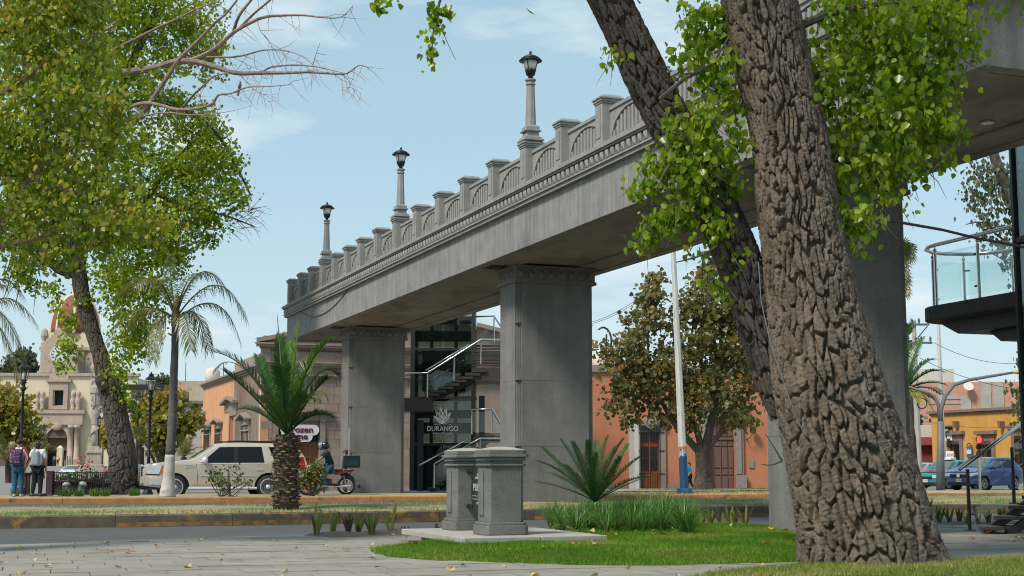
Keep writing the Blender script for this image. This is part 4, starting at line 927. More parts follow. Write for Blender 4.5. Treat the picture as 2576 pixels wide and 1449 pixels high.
mb.prism([(xm + wd * .33 * math.cos(a), zm + .05 + .5 * math.sin(a)) for a in np.linspace(-PI, 0, 12)], -.2, -.175, 'y'); mb.build('grill_bowl', BLACK, gb[0])
for k in (-1, -.35, .35, 1): MB().bx(xm + wd * .22 * k - .04, xm + wd * .22 * k + .04, -.2, -.175, zm - .85, zm - .5).build('grill_leg', BLACK, gb[0])
for k in range(4): x = xm + wd * (-.2 + .13 * k); MB().add([(x, -.21, zm - .25), (x + .07, -.21, zm - .25), (x + .2, -.21, zm + .15), (x + .12, -.21, zm + .15)], [(0, 1, 2, 3)]).build('grill_stripe', MATS['sign panel white'], gb[0])
pb = board('blue_sign', 'small blue and white hanging sign with ornate iron top on the yellow wall', (2436, 1124, 2450, 1150), pm('sign blue', (.02, .1, .22), .5, .05), [], REDL)
w_ = pb[2] - pb[1]; h_ = pb[4] - pb[3]
for k, (fx, f0, f1) in enumerate(((.12, .3, .85), (.22, .3, .68), (.32, .3, .68), (.42, .3, .82), (.53, .32, .66), (.64, .32, .66), (.74, .3, .8), (.86, .32, .66))): MB().bx(pb[1] + w_ * (fx - .03), pb[1] + w_ * (fx + .035), -.19, -.172, pb[3] + h_ * f0, pb[3] + h_ * f1).build('white_stroke', SGW, pb[0])
MB().tube([(pb[1] + (pb[2] - pb[1]) * (.5 + .45 * math.cos(a)), -.14, pb[4] + .25 * math.sin(a)) for a in np.linspace(0, PI, 9)], .03, 5).build('iron_top', IRON, pb[0])
rs = Fac('red_shopfront', 'dark red shopfront with white railings left of the yellow house', 'building', (at(2225, 1174, 107).x, 107, -.2), 0)
x1 = rs.px(2352, 1150)[0]; zt = rs.px(2300, 1100)[1]; z2 = rs.px(2300, 1120)[1]
MB().bx(0, x1, 0, 6, 0, z2).build('wall', REDW, rs.o); MB().bx(0, x1, -.5, 0, z2, zt).build('fascia', pm('red fascia', (.3, .06, .055), .7, .1), rs.o); MB().bx(0, x1, -.1, 6, zt, zt + .9).build('upper_wall', WHITEW, rs.o)
for k in range(14): p = rs.px(2246 + 4.2 * k, 1160); MB().bx(p[0] - .02, p[0] + .02, -.6, -.56, 0, 1.9).build('rail_bar', WHITE, rs.o)
MB().bx(rs.px(2246, 1160)[0], rs.px(2302, 1160)[0], -.58, -.55, 1.8, 1.88).build('rail_band', WHITE, rs.o)
bb = Fac('brick_building', 'unfinished brick building with concrete columns behind the yellow house', 'building', (at(2235, 1174, 128).x, 128, -.2), R(-6))
x1 = bb.px(2580, 1000)[0] + 3; zt = bb.px(2450, 961)[1]
MB().bx(0, x1, 0, 12, 0, zt).build('wall', BRICKM, bb.o)
CG = pm('raw concrete', (.38, .35, .31), .9, .15, 1)
for xx in (2429, 2480, 2512): p = bb.px(xx, 1000)[0]; MB().bx(p - .45, p + .45, -.08, 0, 3, zt - (1.4 if xx == 2429 else 0)).build('column', CG, bb.o)
bb.box('beam', 2380, 997, 2429, 1004, -.07, 0, CG); bb.box('beam', 2335, 1009, 2425, 1016, -.06, 0, CG)
for xx, yy in ((2433, 974),): q = bb.px(xx, yy); MB().lathe([(.1, 0), (.45, .12)], 12, (q[0], -.5, q[1]), M=Matrix.Rotation(R(60), 3, 'X')).build('dish', WHITEW, bb.o)
ww_ = Fac('white_rooftop_wall', 'pale curved rooftop wall and tank rising above the brick building', 'building', (at(2300, 1174, 150).x, 150, 0), 0)
q = ww_.rect(2306, 928, 2400, 975); MB().bx(q[0], q[1], 0, 6, 0, q[3]).build('wall', WHITEW, ww_.o); q = ww_.rect(2292, 935, 2306, 975); MB().bx(q[0], q[1] - .01, .1, 6, 0, q[3]).build('side_wall', BRICK, ww_.o)
q = ww_.rect(2290, 905, 2311, 932); MB().bx(q[0], q[1], 1, 2, q[2] - 2, q[3]).build('billboard', pm('dark blue panel', (.02, .03, .06), .5, .1), ww_.o)
# --- church
cc = at(160, 1174, 245); chh = Fac('church', 'cream church with carved stone portal, clock gable and red ribbed dome', 'church', (cc.x, 245, 1.0), R(3))
X0 = chh.px(-60, 1000)[0]; X1 = chh.px(345, 1000)[0]; zt = chh.px(160, 946)[1]
dr_ = chh.rect(119, 1076, 172, 1158); zsp = chh.px(145, 1102)[1]; wn_ = chh.rect(136.7, 982.8, 158.9, 1020)
holed((X0, X1, 0, 1, 0, zt), [(dr_[0], dr_[1], 0, zsp), (*wn_,)]).build('wall', CREAM, chh.o)
MB().bx(X0, X1, 1.2, 25, 0, zt - .3).build('nave', CREAM, chh.o)
MB().bx(X0 - .3, X1 + .3, -.4, 1, zt, zt + .5).build('cornice', CHST, chh.o)
# portal
pq_ = chh.rect(80.6, 1034, 212.5, 1041); mb = MB(); mb.bx(pq_[0] - .3, pq_[1] + .3, -1.5, 0, pq_[2], pq_[3] + .15); mb.bx(pq_[0], pq_[1], -1.3, 0, pq_[2] - 1.9, pq_[2] - .05); mb.build('entablature', CHST, chh.o)
zE = pq_[2] - 1.95; xm = (dr_[0] + dr_[1]) / 2; hw = (dr_[1] - dr_[0]) / 2
holed((xm - hw - 2.1, xm + hw + 2.1, -.6, -.05, 0, zE), [(dr_[0], dr_[1], 0, zsp)]).build('portal_wall', CHST, chh.o)
dd = MB().bx(dr_[0], dr_[1], .2, .4, 2.9, zsp).build('door', WOODC, chh.o)
MB().bx(dr_[0] - .05, dr_[1] + .05, .5, .6, 0, 2.9).build('dark_opening', VOID, dd); MB().bx(xm - .15, xm + .15, .2, .45, 0, 2.9).build('door_post', WOODC, dd)
P = [(xm + hw * math.cos(a), zsp + hw * .95 * math.sin(a)) for a in np.linspace(0, PI, 15)]; MB().prism(P, -.66, -.62, 'y').build('door_lunette', WOODC, dd)
mb = MB(); n_ = 18
for i in range(n_):
    a0, a1 = PI * i / n_, PI * (i + 1) / n_; ro, ri = hw + .75, hw
    q = [(xm + r_ * math.cos(a), zsp + r_ * .97 * math.sin(a)) for a, r_ in ((a0, ri), (a0, ro), (a1, ro), (a1, ri))]; mb.prism(q[::-1], -.95, -.6, 'y')
mb.bx(xm - hw - .75, xm - hw, -.95, -.6, 0, zsp); mb.bx(xm + hw, xm + hw + .75, -.95, -.6, 0, zsp); mb.build('archivolt', CHST, chh.o)
MB().ball((xm, -1.1, zsp + hw + .25), (1.0, .3, .8), 12, 8).build('shell_keystone', CHST, chh.o, True)
MB().prism([(xm - 1.9, zsp + hw * 1.1), (xm - .3, zsp + hw + 2.0), (xm, zsp + hw + 2.9), (xm + .3, zsp + hw + 2.0), (xm + 1.9, zsp + hw * 1.1)], -.9, -.6, 'y').build('ogee_hood', CHST, chh.o)
for x in (182, 197, 88, 103):
    p = chh.px(x, 1100)[0]; MB().lathe([(.62, .5), (.62, 1.6), (.45, 1.7), (.42, zE - .6), (.6, zE - .5), (.6, zE)], 10, (p, -1.0, 0)).build('portal_column', CHST, chh.o, True); MB().bx(p - .75, p + .75, -1.6, -.5, 0, 1.3).build('column_base', CHST, chh.o)
for x in (96.5, 109.5, 186, 198.5):
    p = chh.px(x, 1034); MB().lathe([(.45, 0), (.45, .5), (.3, .7), (.55, 1.4), (.5, 2.0), (.3, 2.3), (.45, 2.6), (.4, 3.2), (.1, 3.4)], 10, (p[0], -.8, p[1])).build('urn_finial', CHST, chh.o, True)
ww = MB().bx(wn_[0], wn_[1], .3, .35, wn_[2], wn_[3]).build('window', VOID, chh.o); q = chh.rect(124, 968, 172, 1030)
mb = MB(); mb.bx(q[0], wn_[0] - .15, -.5, 0, q[2], q[3] + .5); mb.bx(wn_[1] + .15, q[1], -.5, 0, q[2], q[3] + .5); mb.bx(wn_[0] - .15, wn_[1] + .15, -.5, 0, wn_[3] + .1, q[3] + .5); mb.bx(wn_[0] - .15, wn_[1] + .15, -.5, 0, q[2], wn_[2] - .1); mb.bx(q[0] - .5, q[1] + .5, -.8, 0, q[3] + .5, q[3] + .9); mb.bx(q[0], q[1], -.4, 0, q[3] + .9, zt); mb.build('window_surround', CHST, chh.o)
for k in range(4): x = wn_[0] + (wn_[1] - wn_[0]) * (k + .5) / 4; MB().bx(x - .04, x + .04, .2, .28, wn_[2], wn_[3]).build('bar', IRON, ww)
for k in range(5): z = wn_[2] + (wn_[3] - wn_[2]) * (k + .5) / 5; MB().bx(wn_[0], wn_[1], .2, .28, z - .04, z + .04).build('bar', IRON, ww)
q = chh.rect(-5, 972, 32, 1120); mb = MB(); mb.prism([(q[0], 0), (q[1], 0), (q[1], q[3] - 2.6), (q[1] + .6, q[3] - 1.6), (q[1] - .6, q[3] - .8), ((q[0] + q[1]) / 2, q[3] + .6), (q[0], q[3] - .8)], -.6, 0, 'y'); mb.build('side_portal', CHST, chh.o)
MB().bx((q[0] + q[1]) / 2 - 1, (q[0] + q[1]) / 2 + .7, -.64, -.6, 0, q[3] - 4.5).build('side_portal_door', WOODC, chh.o)
# tower, gable, dome
t = chh.rect(90, 877, 222, 946); mb = MB(); mb.bx(t[0], t[1], 4, 12, zt, t[3]); mb.bx(t[0] - .5, t[1] + .5, 3.5, 12.5, t[3], t[3] + .6); mb.build('drum', CHST, chh.o)
mb = MB(); mb.bx(t[0] + .4, t[1] - .4, 4.4, 11.6, t[3] + .6, t[3] + 3.2); mb.build('dome_base', CREAM, chh.o)
for x in (94, 120, 148, 190, 216): p = chh.px(x, 900)[0]; MB().bx(p - .5, p + .5, 3.7, 4, zt + .4, t[3]).build('pilaster', CHST, chh.o)
for a, b in ((108, 119), (199, 208)): p = chh.rect(a, 901, b, 944); MB().bx(p[0], p[1], 3.9, 4.02, p[2], p[3]).build('tower_window', pm('pale sky pane', (.32, .38, .4), .3, .1), chh.o)
xd = (t[0] + t[1]) / 2; rd = (t[1] - t[0]) / 2 * .93; zd = t[3] + 3.1; Hd = 7.0
P = [(rd * math.cos(a) ** .75, zd + Hd * math.sin(a)) for a in np.linspace(0, PI / 2 - .12, 10)] + [(.4, zd + Hd)]
MB().lathe(P, 24, (xd, 8, 0)).build('dome', TILE, chh.o, True)
for k in range(8):
    a = 2 * PI * k / 8 + .2; MB().tube([(xd + (r_ + .05) * math.cos(a), 8 + (r_ + .05) * math.sin(a), z) for r_, z in P], .28, 6).build('dome_rib', CREAM, chh.o)
MB().lathe([(.9, zd + Hd - .2), (.9, zd + Hd + 2), (1.2, zd + Hd + 2.1), (.8, zd + Hd + 2.6), (.1, zd + Hd + 3.6)], 10, (xd, 8, 0)).build('lantern', CREAM, chh.o)
ck = chh.px(147, 891); MB().prism([(ck[0] - 3.4, zt + .5), (ck[0] + 3.4, zt + .5), (ck[0] + 2.9, ck[1] - 1), (ck[0] + 3.2, ck[1] + .6), (ck[0] + 2.2, ck[1] + 2.6), (ck[0] + 1.2, ck[1] + 3.2), (ck[0] + .6, ck[1] + 4.6), (ck[0] - .6, ck[1] + 4.6), (ck[0] - 1.2, ck[1] + 3.2), (ck[0] - 2.2, ck[1] + 2.6), (ck[0] - 3.2, ck[1] + .6), (ck[0] - 2.9, ck[1] - 1)], .2, 1.4, 'y').build('clock_gable', CHST, chh.o, bevel=.15)
clk = MB().lathe([(1.45, 0), (1.45, .12), (1.3, .14), (1.3, .1), (.05, .1)], 28, (ck[0], .2, ck[1]), M=Matrix.Rotation(PI / 2, 3, 'X')).build('clock', pm('clock face', (.6, .63, .66), .5, .03), chh.o)
for k in range(12): a = 2 * PI * k / 12; MB().box((ck[0] + 1.05 * math.sin(a), .04, ck[1] + 1.05 * math.cos(a)), (.12, .04, .36), M=Matrix.Rotation(a, 3, 'Y')).build('hour_mark', IRON, clk)
for a, ln in ((R(60), .7), (R(-30), .95)): MB().box((ck[0] + ln / 2 * math.sin(a), .02, ck[1] + ln / 2 * math.cos(a)), (.1, .04, ln), M=Matrix.Rotation(a, 3, 'Y')).build('clock_hand', IRON, clk)
p = chh.px(93, 868); MB().lathe([(.6, 0), (.6, .8), (.4, 1.1), (.7, 2.0), (.5, 3), (.1, 3.4)], 8, (p[0], 4.5, p[1])).build('urn_finial', CHST, chh.o)
# fence of the atrium
for x0, x1 in ((116, 130), (156, 170), (180, 205)):
    a = chh.px(x0, 1150)[0]; b = chh.px(x1, 1150)[0]
    for k in range(7): x = a + (b - a) * k / 6; MB().bx(x - .04, x + .04, -6, -5.9, 0, 1.9).build('railing_bar', IRON, chh.o)
p = chh.px(174, 1150)[0]; MB().box((p, -6, 1.6), (.9, .9, 3.2)).build('gate_pillar', CREAM, chh.o); MB().box((p, -6, 3.4), (1, 1, .5), top=.2).build('pillar_cap', CREAM, chh.o)
MB().bx(X0 - 5, X1 + 10, -7, -4.8, -1, .05).build('atrium_kerb', CREAM, chh.o)
# --- carved stone column on the square
m0 = at(235, 1190, 100); SCM = .62; mn = thing('carved_stone_column', 'tall carved grey stone column on a stepped pedestal in front of the church', 'monument', (m0.x, 100, zg(m0.x, 100)), R(12))
s_ = 100 / FV; zb = mn.location.z
def mz(y): return at(235, y, 100).z - zb
GST = pm('weathered column stone', (.36, .32, .28), .9, .15, 2, .5, 12)
mb = MB(); mb.bx(-1.5, 1.5, -1.5, 1.5, 0, mz(1186)); mb.bx(-1.2, 1.2, -1.2, 1.2, mz(1186), mz(1176)); mb.bx(-1.02, 1.02, -1.02, 1.02, mz(1176), mz(1168)); mb.build('base', GST, mn, bevel=.06)
mb = MB(); mb.box((0, 0, (mz(1168) + mz(1141)) / 2), (1.7, 1.7, mz(1141) - mz(1168)), top=.9); mb.bx(-.88, .88, -.88, .88, mz(1141), mz(1136)); mb.box((0, 0, (mz(1136) + mz(1123)) / 2), (1.35, 1.35, mz(1123) - mz(1136)), top=.75); mb.build('pedestal', GST, mn, bevel=.04)
MB().lathe([(.42, mz(1123)), (.36, mz(1068))], 10).build('shaft', GST, mn, True)
mb = MB(); mb.tube([(.45 * math.cos(a), .45 * math.sin(a), mz(1115) + (mz(1055) - mz(1115)) * a / 9) for a in np.linspace(0, 9, 28)], .09, 6); mb.build('spiral_band', GST, mn)
o = MB().lathe([(.4, mz(1068)), (.5, mz(1040)), (.46, mz(1020)), (.55, mz(1020) + .05), (.6, mz(990)), (.72, mz(989)), (.72, mz(975)), (.55, mz(970)), (.48, mz(940)), (.6, mz(935)), (.75, mz(925)), (.55, mz(912)), (.3, mz(905)), (.1, mz(902))], 12).build('carved_head', GST, mn)
rr = random.Random(3); mn.scale = (SCM, SCM, 1)
for k in range(46):
    a = rr.uniform(0, 2 * PI); z = rr.uniform(mz(1040), mz(915)); r_ = .55; MB().box((r_ * math.cos(a), r_ * math.sin(a), z), (.2, .16, rr.uniform(.2, .5)), rz=a).build('carving', GST, o, bevel=.05)
# ---------------------------------------------------------------- vehicles
def paint(name, c, metal=.35, rough=.32): return pm(name, c, rough, .04, 2, metal=metal, coat=.9)
def wheel(parent, c, r, wd, spokes, rimmat, side, rr=.66):
    M = Matrix.Rotation(PI / 2 * side, 3, 'X')       # axis along y; side=+1 -> outward face at -y
    w = thing_part('wheel', parent, c)
    MB().lathe([(r * rr, -wd / 2), (r * .96, -wd / 2), (r, -wd * .3), (r, wd * .3), (r * .96, wd / 2), (r * rr, wd / 2)], 28, M=M).build('tyre', RUBBER, w, True)
    MB().lathe([(r * .06, .1 * wd), (r * rr * .9, .1 * wd), (r * rr, .5 * wd), (r * rr * .96, .53 * wd), (r * rr * .9, .35 * wd), (r * rr * .86, -.3 * wd), (.01, -.32 * wd)], 28, M=M).build('rim', pm('rim dark', (.03, .03, .032), .5, .1), w, True)
    MB().lathe([(r * rr * .88, .4 * wd), (r * rr * 1.0, .5 * wd), (r * rr * 1.0, .54 * wd), (r * rr * .9, .5 * wd)], 28, M=M).build('rim_lip', rimmat, w, True)
    for k in range(spokes):
        a = 2 * PI * k / spokes + .2; m = MB(); h = r * .1
        m.add([M @ Vector(p) for p in [(math.cos(a) * q - math.sin(a) * s_ * h * f, math.sin(a) * q + math.cos(a) * s_ * h * f, z) for z in (.2 * wd, .46 * wd) for q, f in ((r * .1, .8), (r * rr * .93, 1.25)) for s_ in (-1, 1)]], [(0, 1, 3, 2), (4, 6, 7, 5), (0, 2, 6, 4), (1, 5, 7, 3)]); m.build('spoke', rimmat, w)
    MB().lathe([(r * .22, .2 * wd), (r * .2, .52 * wd), (r * .05, .56 * wd)], 14, M=M).build('hub_cap', rimmat, w, True)
    return w
def thing_part(name, parent, loc):
    o = bpy.data.objects.new(name, None); link(o, parent); o.location = loc; return o
def strip(me, name, mat, parent, smooth=True): return me.build(name, mat, parent, smooth)
class Car:
    def __init__(s, name, label, loc, rz, L, Wd, top, belt, sill, axles, r, tum=.3, mat=None, group=None, round_=.12, roofmat=None, nose=(.25, .12)):
        s.o = thing(name, label, 'car', loc, rz, group); s.L, s.hw, s.top, s.belt, s.sill, s.ax, s.r, s.tum, s.rd, s.nose = L, Wd / 2, top, belt, sill, axles, r, tum, round_, nose
        s.build(mat, roofmat)
    def zt(s, x): return float(np.interp(x, [p[0] for p in s.top], [p[1] for p in s.top]))
    def w(s, x, z):
        t = abs(x - s.L / 2) / (s.L / 2); h = s.hw * (1 - s.rd * t ** 5)
        if x < s.nose[0]: h *= 1 - s.nose[1] * (1 - x / s.nose[0]) ** 2
        if z > s.belt: h -= s.tum * (z - s.belt)
        h -= .05 * max(0, (s.belt - .35 - z) / s.belt) ** 1.5 + .02 * math.exp(-((z - s.belt + .12) / .05) ** 2) * 0
        return h
    def zb(s, x):
        z = s.sill + (.06 * max(0, 1 - x / .5)) + (.08 * max(0, 1 - (s.L - x) / .5)); ra = s.r + .075
        for a in s.ax:
            if abs(x - a) < ra: z = max(z, s.r + math.sqrt(ra * ra - (x - a) ** 2))
        return z
    def P(s, x, y, z): return (x - s.L / 2, y, z)
    def build(s, mat, roofmat):
        xs = set(np.linspace(0, s.L, 46)) | {p[0] for p in s.top}
        for a in s.ax:
            for k in np.linspace(0, PI, 15): xs.add(a + (s.r + .0749) * math.cos(k))
            xs |= {a - s.r - .0751, a + s.r + .0751}
        xs = sorted(x for x in xs if 0 <= x <= s.L); rows = 15; V = []; Fs = []
        for sd in (-1, 1):
            base = len(V)
            for x in xs:
                zt, zb = s.zt(x), s.zb(x); m = min(s.belt, zt)
                for k in range(rows):
                    z = zb + (m - zb) * k / 8 if k <= 8 else m + (zt - m) * (k - 8) / 6
                    V.append(s.P(x, sd * s.w(x, z), z))
            for i in range(len(xs) - 1):
                for k in range(rows - 1):
                    q = (base + i * rows + k, base + (i + 1) * rows + k, base + (i + 1) * rows + k + 1, base + i * rows + k + 1); Fs.append(q if sd < 0 else q[::-1])
        nL = len(xs) * rows; base = len(V); nc = 7
        for x in xs:
            zt = s.zt(x); w = s.w(x, zt)
            for j in range(nc): t = -1 + 2 * j / (nc - 1); V.append(s.P(x, w * t, zt + .035 * (1 - t * t)))
        for i in range(len(xs) - 1):
            for j in range(nc - 1): Fs.append((base + i * nc + j, base + (i + 1) * nc + j, base + (i + 1) * nc + j + 1, base + i * nc + j + 1))
        for i, fl in ((0, 1), (len(xs) - 1, -1)):
            a = [i * rows + k for k in range(rows)] + [base + i * nc + j for j in range(1, nc - 1)] + [nL + i * rows + k for k in range(rows - 1, -1, -1)]
            Fs.append(tuple(a) if fl > 0 else tuple(a[::-1]))
        b = mesh('body', V, Fs, mat, s.o, False)
        for p in b.data.polygons: p.use_smooth = len(p.vertices) == 4
        md = b.modifiers.new('weld', 'WELD'); md.merge_threshold = .0015
        b.data.set_sharp_from_angle(angle=R(38)) if hasattr(b.data, 'set_sharp_from_angle') else None
        s.body = b
        MB().bx(-s.L / 2 + .25, s.L / 2 - .25, -s.hw + .3, s.hw - .3, s.sill - .04, s.belt - .1).build('underbody', BLACK, s.o)
        for a in s.ax: MB().bx(a - s.L / 2 - s.r - .07, a - s.L / 2 + s.r + .07, -s.hw + .12, s.hw - .12, s.sill, s.r * 2 + .05).build('wheel_housing', BLACK, s.o)
    def patch(s, name, c4, mat, parent=None, off=.006, side=-1, n=8):      # c4: (x,z) BL, BR, TR, TL
        V = []; Fs = []
        for j in range(n + 1):
            for i in range(n + 1):
                u, v = i / n, j / n; x = (c4[0][0] * (1 - u) + c4[1][0] * u) * (1 - v) + (c4[3][0] * (1 - u) + c4[2][0] * u) * v; z = (c4[0][1] * (1 - u) + c4[1][1] * u) * (1 - v) + (c4[3][1] * (1 - u) + c4[2][1] * u) * v
                V.append(s.P(x, side * (s.w(x, z) + off), z))
        for j in range(n):
            for i in range(n): q = (j * (n + 1) + i, j * (n + 1) + i + 1, (j + 1) * (n + 1) + i + 1, (j + 1) * (n + 1) + i); Fs.append(q if side < 0 else q[::-1])
        return mesh(name, V, Fs, mat, parent or s.o, True)
    def cross(s, name, xa, xb, ta, tb, mat, off=.008, n=10, parent=None):
        V = []; Fs = []
        for j in range(n + 1):
            x = xa + (xb - xa) * j / n; zt = s.zt(x); w = s.w(x, zt); tt = ta + (tb - ta) * j / n
            dz = (s.zt(x + .02) - s.zt(x - .02)) / .04; nn = Vector((-dz, 0, 1)).normalized() * off
            for i in range(n + 1): t = (-1 + 2 * i / n) * tt; p = s.P(x, w * t, zt + .035 * (1 - t * t)); V.append((p[0] + nn.x, p[1], p[2] + nn.z))
        for j in range(n):
            for i in range(n): Fs.append((j * (n + 1) + i, (j + 1) * (n + 1) + i, (j + 1) * (n + 1) + i + 1, j * (n + 1) + i + 1))
        return mesh(name, V, Fs, mat, parent or s.o, True)
    def seam(s, x, z0, z1, x2=None, side=-1, t=.007): return s.patch('door_seam', [(x - t, z0), (x + t, z0), ((x2 or x) + t, z1), ((x2 or x) - t, z1)], BLACK, s.body, .002, side, 6)
    def fbox(s, name, y0, y1, z0, z1, mat, x=-.03, d=.06, parent=None, bevel=0.): return MB().bx(x - s.L / 2, x + d - s.L / 2, y0, y1, z0, z1).build(name, mat, parent or s.o, bevel=bevel)
    def wheels(s, n, mat, rr=.66, wd=.24):
        for a in s.ax:
            for sd in (-1, 1): wheel(s.o, (a - s.L / 2, sd * (s.hw - wd / 2 - .02), s.r), s.r, wd, n, mat, 1 if sd < 0 else -1, rr)
CARGL = pm('tinted glass', (.006, .007, .009), .06, .1, spec=.35)
WSGL = pm('windscreen glass', (.06, .085, .08), .04, .2, 1.2, coat=1.)
LAMPG = pm('headlamp glass', (.5, .56, .62), .08, .2, 8, coat=1.)
AMBER = pm('amber lens', (.6, .13, .02), .2, .05); REDLN = pm('red lens', (.4, .01, .02), .2, .1, coat=.6)
PLATE = pm('number plate', (.6, .6, .58), .5, .05); PLT = pm('plate letters', (.04, .05, .06), .6, .1)
def plate(c, body, y, z, w=.32, h=.15, x=-.05):
    p = c.fbox('number_plate', y - w / 2, y + w / 2, z - h / 2, z + h / 2, PLATE, x, .02)
    text('plate_text', body, h * .62, PLT, p, Matrix.Translation((x - c.L / 2 - .003, y, z)) @ Matrix.Rotation(-PI / 2, 4, 'Z') @ Matrix.Rotation(PI / 2, 4, 'X'), .001, sx=.85)
# --- beige SUV
TAN = paint('champagne paint', (.58, .51, .425), .2, .26)
su = Car('parked_suv', 'large champagne beige SUV with chrome wheels parked facing left beyond the median', (-9.95, 49.35, .02), R(20), 5.5, 2.0,
         [(0, .98), (.06, 1.1), (.2, 1.16), (.9, 1.24), (1.5, 1.3), (1.62, 1.33), (2.42, 1.83), (2.7, 1.875), (3.3, 1.885), (4.8, 1.86), (5.15, 1.8), (5.38, 1.45), (5.47, 1.2), (5.5, 1.0)], 1.19, .4, [1.02, 4.15], .405, .34, TAN, None, .04, None, (.62, .27))
b = su.body
su.cross('windscreen', 1.68, 2.36, .93, .9, WSGL)
su.patch('front_window', [(1.86, 1.215), (2.98, 1.22), (2.98, 1.755), (2.5, 1.745)], CARGL, b); su.patch('rear_door_window', [(3.1, 1.22), (4.0, 1.225), (3.92, 1.76), (3.1, 1.755)], CARGL, b); su.patch('quarter_window', [(4.36, 1.25), (5.18, 1.27), (5.04, 1.735), (4.16, 1.755)], CARGL, b)
for sd in (1,):
    su.patch('front_window', [(1.86, 1.215), (2.98, 1.22), (2.98, 1.755), (2.5, 1.745)], CARGL, b, side=1); su.patch('rear_door_window', [(3.1, 1.22), (4.0, 1.225), (3.92, 1.76), (3.1, 1.755)], CARGL, b, side=1); su.patch('quarter_window', [(4.36, 1.25), (5.18, 1.27), (5.04, 1.735), (4.16, 1.755)], CARGL, b, side=1)
su.patch('window_trim', [(1.8, 1.185), (4.1, 1.195), (4.1, 1.217), (1.82, 1.207)], TRIM, b, .01)
su.patch('side_moulding', [(1.85, .775), (3.68, .765), (3.68, .81), (1.85, .82)], TRIM, b, .014)
for x, x2 in ((1.78, 1.72), (3.05, 3.03), (4.2, 4.28)): su.seam(x, .48, 1.18, x2)
su.seam(3.04, 1.3, 1.75); [su.patch('window_pillar', [(2.96, 1.218), (3.12, 1.218), (3.12, 1.755), (2.96, 1.755)], BLACK, b, .004, sd_, 4) for sd_ in (-1, 1)]
su.patch('sill_seam', [(1.55, .47), (3.6, .47), (3.6, .485), (1.55, .485)], BLACK, b, .003)
for x in (2.75, 3.82): su.patch('door_handle', [(x - .13, .99), (x + .13, .99), (x + .13, 1.035), (x - .13, 1.035)], TRIM, b, .03, n=3)
su.patch('side_vent', [(1.3, 1.06), (1.62, 1.06), (1.66, 1.16), (1.33, 1.14)], TRIM, b, .012, n=3); su.patch('vent_slot', [(1.33, 1.105), (1.6, 1.108), (1.61, 1.125), (1.34, 1.122)], BLACK, b, .018, n=3)
for sd in (-1, 1):
    mi = MB(); mi.ball((1.98 - 2.75, sd * 1.13, 1.3), (.11, .16, .13), 12, 8); m_ = mi.build('side_mirror', TRIM, su.o, True); MB().tube([(2.02 - 2.75, sd * .95, 1.29), (2.0 - 2.75, sd * 1.08, 1.3)], .03, 6).build('mirror_arm', BLACK, m_)
    MB().tube([(1.45 - 2.75, sd * 1.02, .36), (3.75 - 2.75, sd * 1.02, .36)], .045, 8).build('running_board', TRIM, su.o)
    MB().tube([(2.75 - 2.75, sd * .74, 1.93), (3.0 - 2.75, sd * .74, 1.95), (4.7 - 2.75, sd * .73, 1.93), (4.95 - 2.75, sd * .72, 1.88)], .028, 6).build('roof_rail', BLACK, su.o)
    su.patch('headlamp', [(.12, .86), (.5, .84), (.6, 1.14), (.26, 1.14)], LAMPG, b, .012, sd); su.patch('turn_lamp', [(.49, .85), (.57, .86), (.66, 1.1), (.59, 1.13)], AMBER, b, .016, sd, 4)
    su.patch('lamp_shadow_line', [(.08, .82), (.52, .8), (.52, .84), (.1, .86)], BLACK, b, .006, sd)
    su.fbox('fog_lamp', min(sd * .45, sd * .82), max(sd * .45, sd * .62), .5, .6, LAMPG, -.09, .06, bevel=.01)
    su.patch('fog_side', [(.22, .5), (.5, .5), (.54, .59), (.22, .6)], LAMPG, b, .06, sd)
    su.patch('tail_lamp', [(5.2, .95), (5.44, .95), (5.36, 1.42), (5.16, 1.42)], REDLN, b, .012, sd)
    pass
def plan(q, k=1.): return [(x - 2.75, y * k) for x, y in q] + [(x - 2.75, -y * k) for x, y in q[::-1]]
BPL = [(.62, -1.0), (.42, -.96), (.2, -.87), (.03, -.72), (-.06, -.45), (-.1, 0)]
MB().prism(plan(BPL[:-1])[::-1], .44, .77, 'z').build('bumper', TAN, su.o, bevel=.03); MB().prism(plan([(x + .04, y * .97) for x, y in BPL[:-1]])[::-1], .33, .44, 'z').build('lower_valance', BLACK, su.o); su.fbox('bumper_slot', -.36, .36, .5, .61, BLACK, -.087, .02)
gr_ = su.fbox('grille', -.52, .52, .78, 1.1, BLACK, -.04, .06)
for k in range(5): su.fbox('grille_bar', -.52, .52, .79 + .065 * k, .815 + .065 * k, TRIM, -.06, .03, gr_)
for k in range(7): su.fbox('grille_post', -.51 + .165 * k, -.49 + .165 * k, .78, 1.08, CHROME, -.055, .03, gr_)
su.fbox('grille_header', -.55, .55, 1.085, 1.16, TRIM, -.05, .06, gr_, .01)
MB().lathe([(.11, 0), (.11, .02), (.08, .03), (.03, .035)], 14, (-.065 - 2.75, 0, .95), M=Matrix.Rotation(-PI / 2, 3, 'Y')).build('round_badge', CHROME, gr_)
MB().add([(2.45 - 2.75, 0, 1.87), (2.75 - 2.75, 0, 1.9), (2.72 - 2.75, 0, 1.97), (2.45 - 2.75, .02, 1.87), (2.75 - 2.75, .02, 1.9), (2.72 - 2.75, .02, 1.97)], [(0, 1, 2), (5, 4, 3), (0, 3, 4, 1), (1, 4, 5, 2), (2, 5, 3, 0)]).build('roof_fin', BLACK, su.o)
text('model_script', 'ESCALADE', .06, CHROME, b, face((1.55 - 2.75 + .65, -1.003, .86)), .003)
su.wheels(7, TRIM, .7, .29)
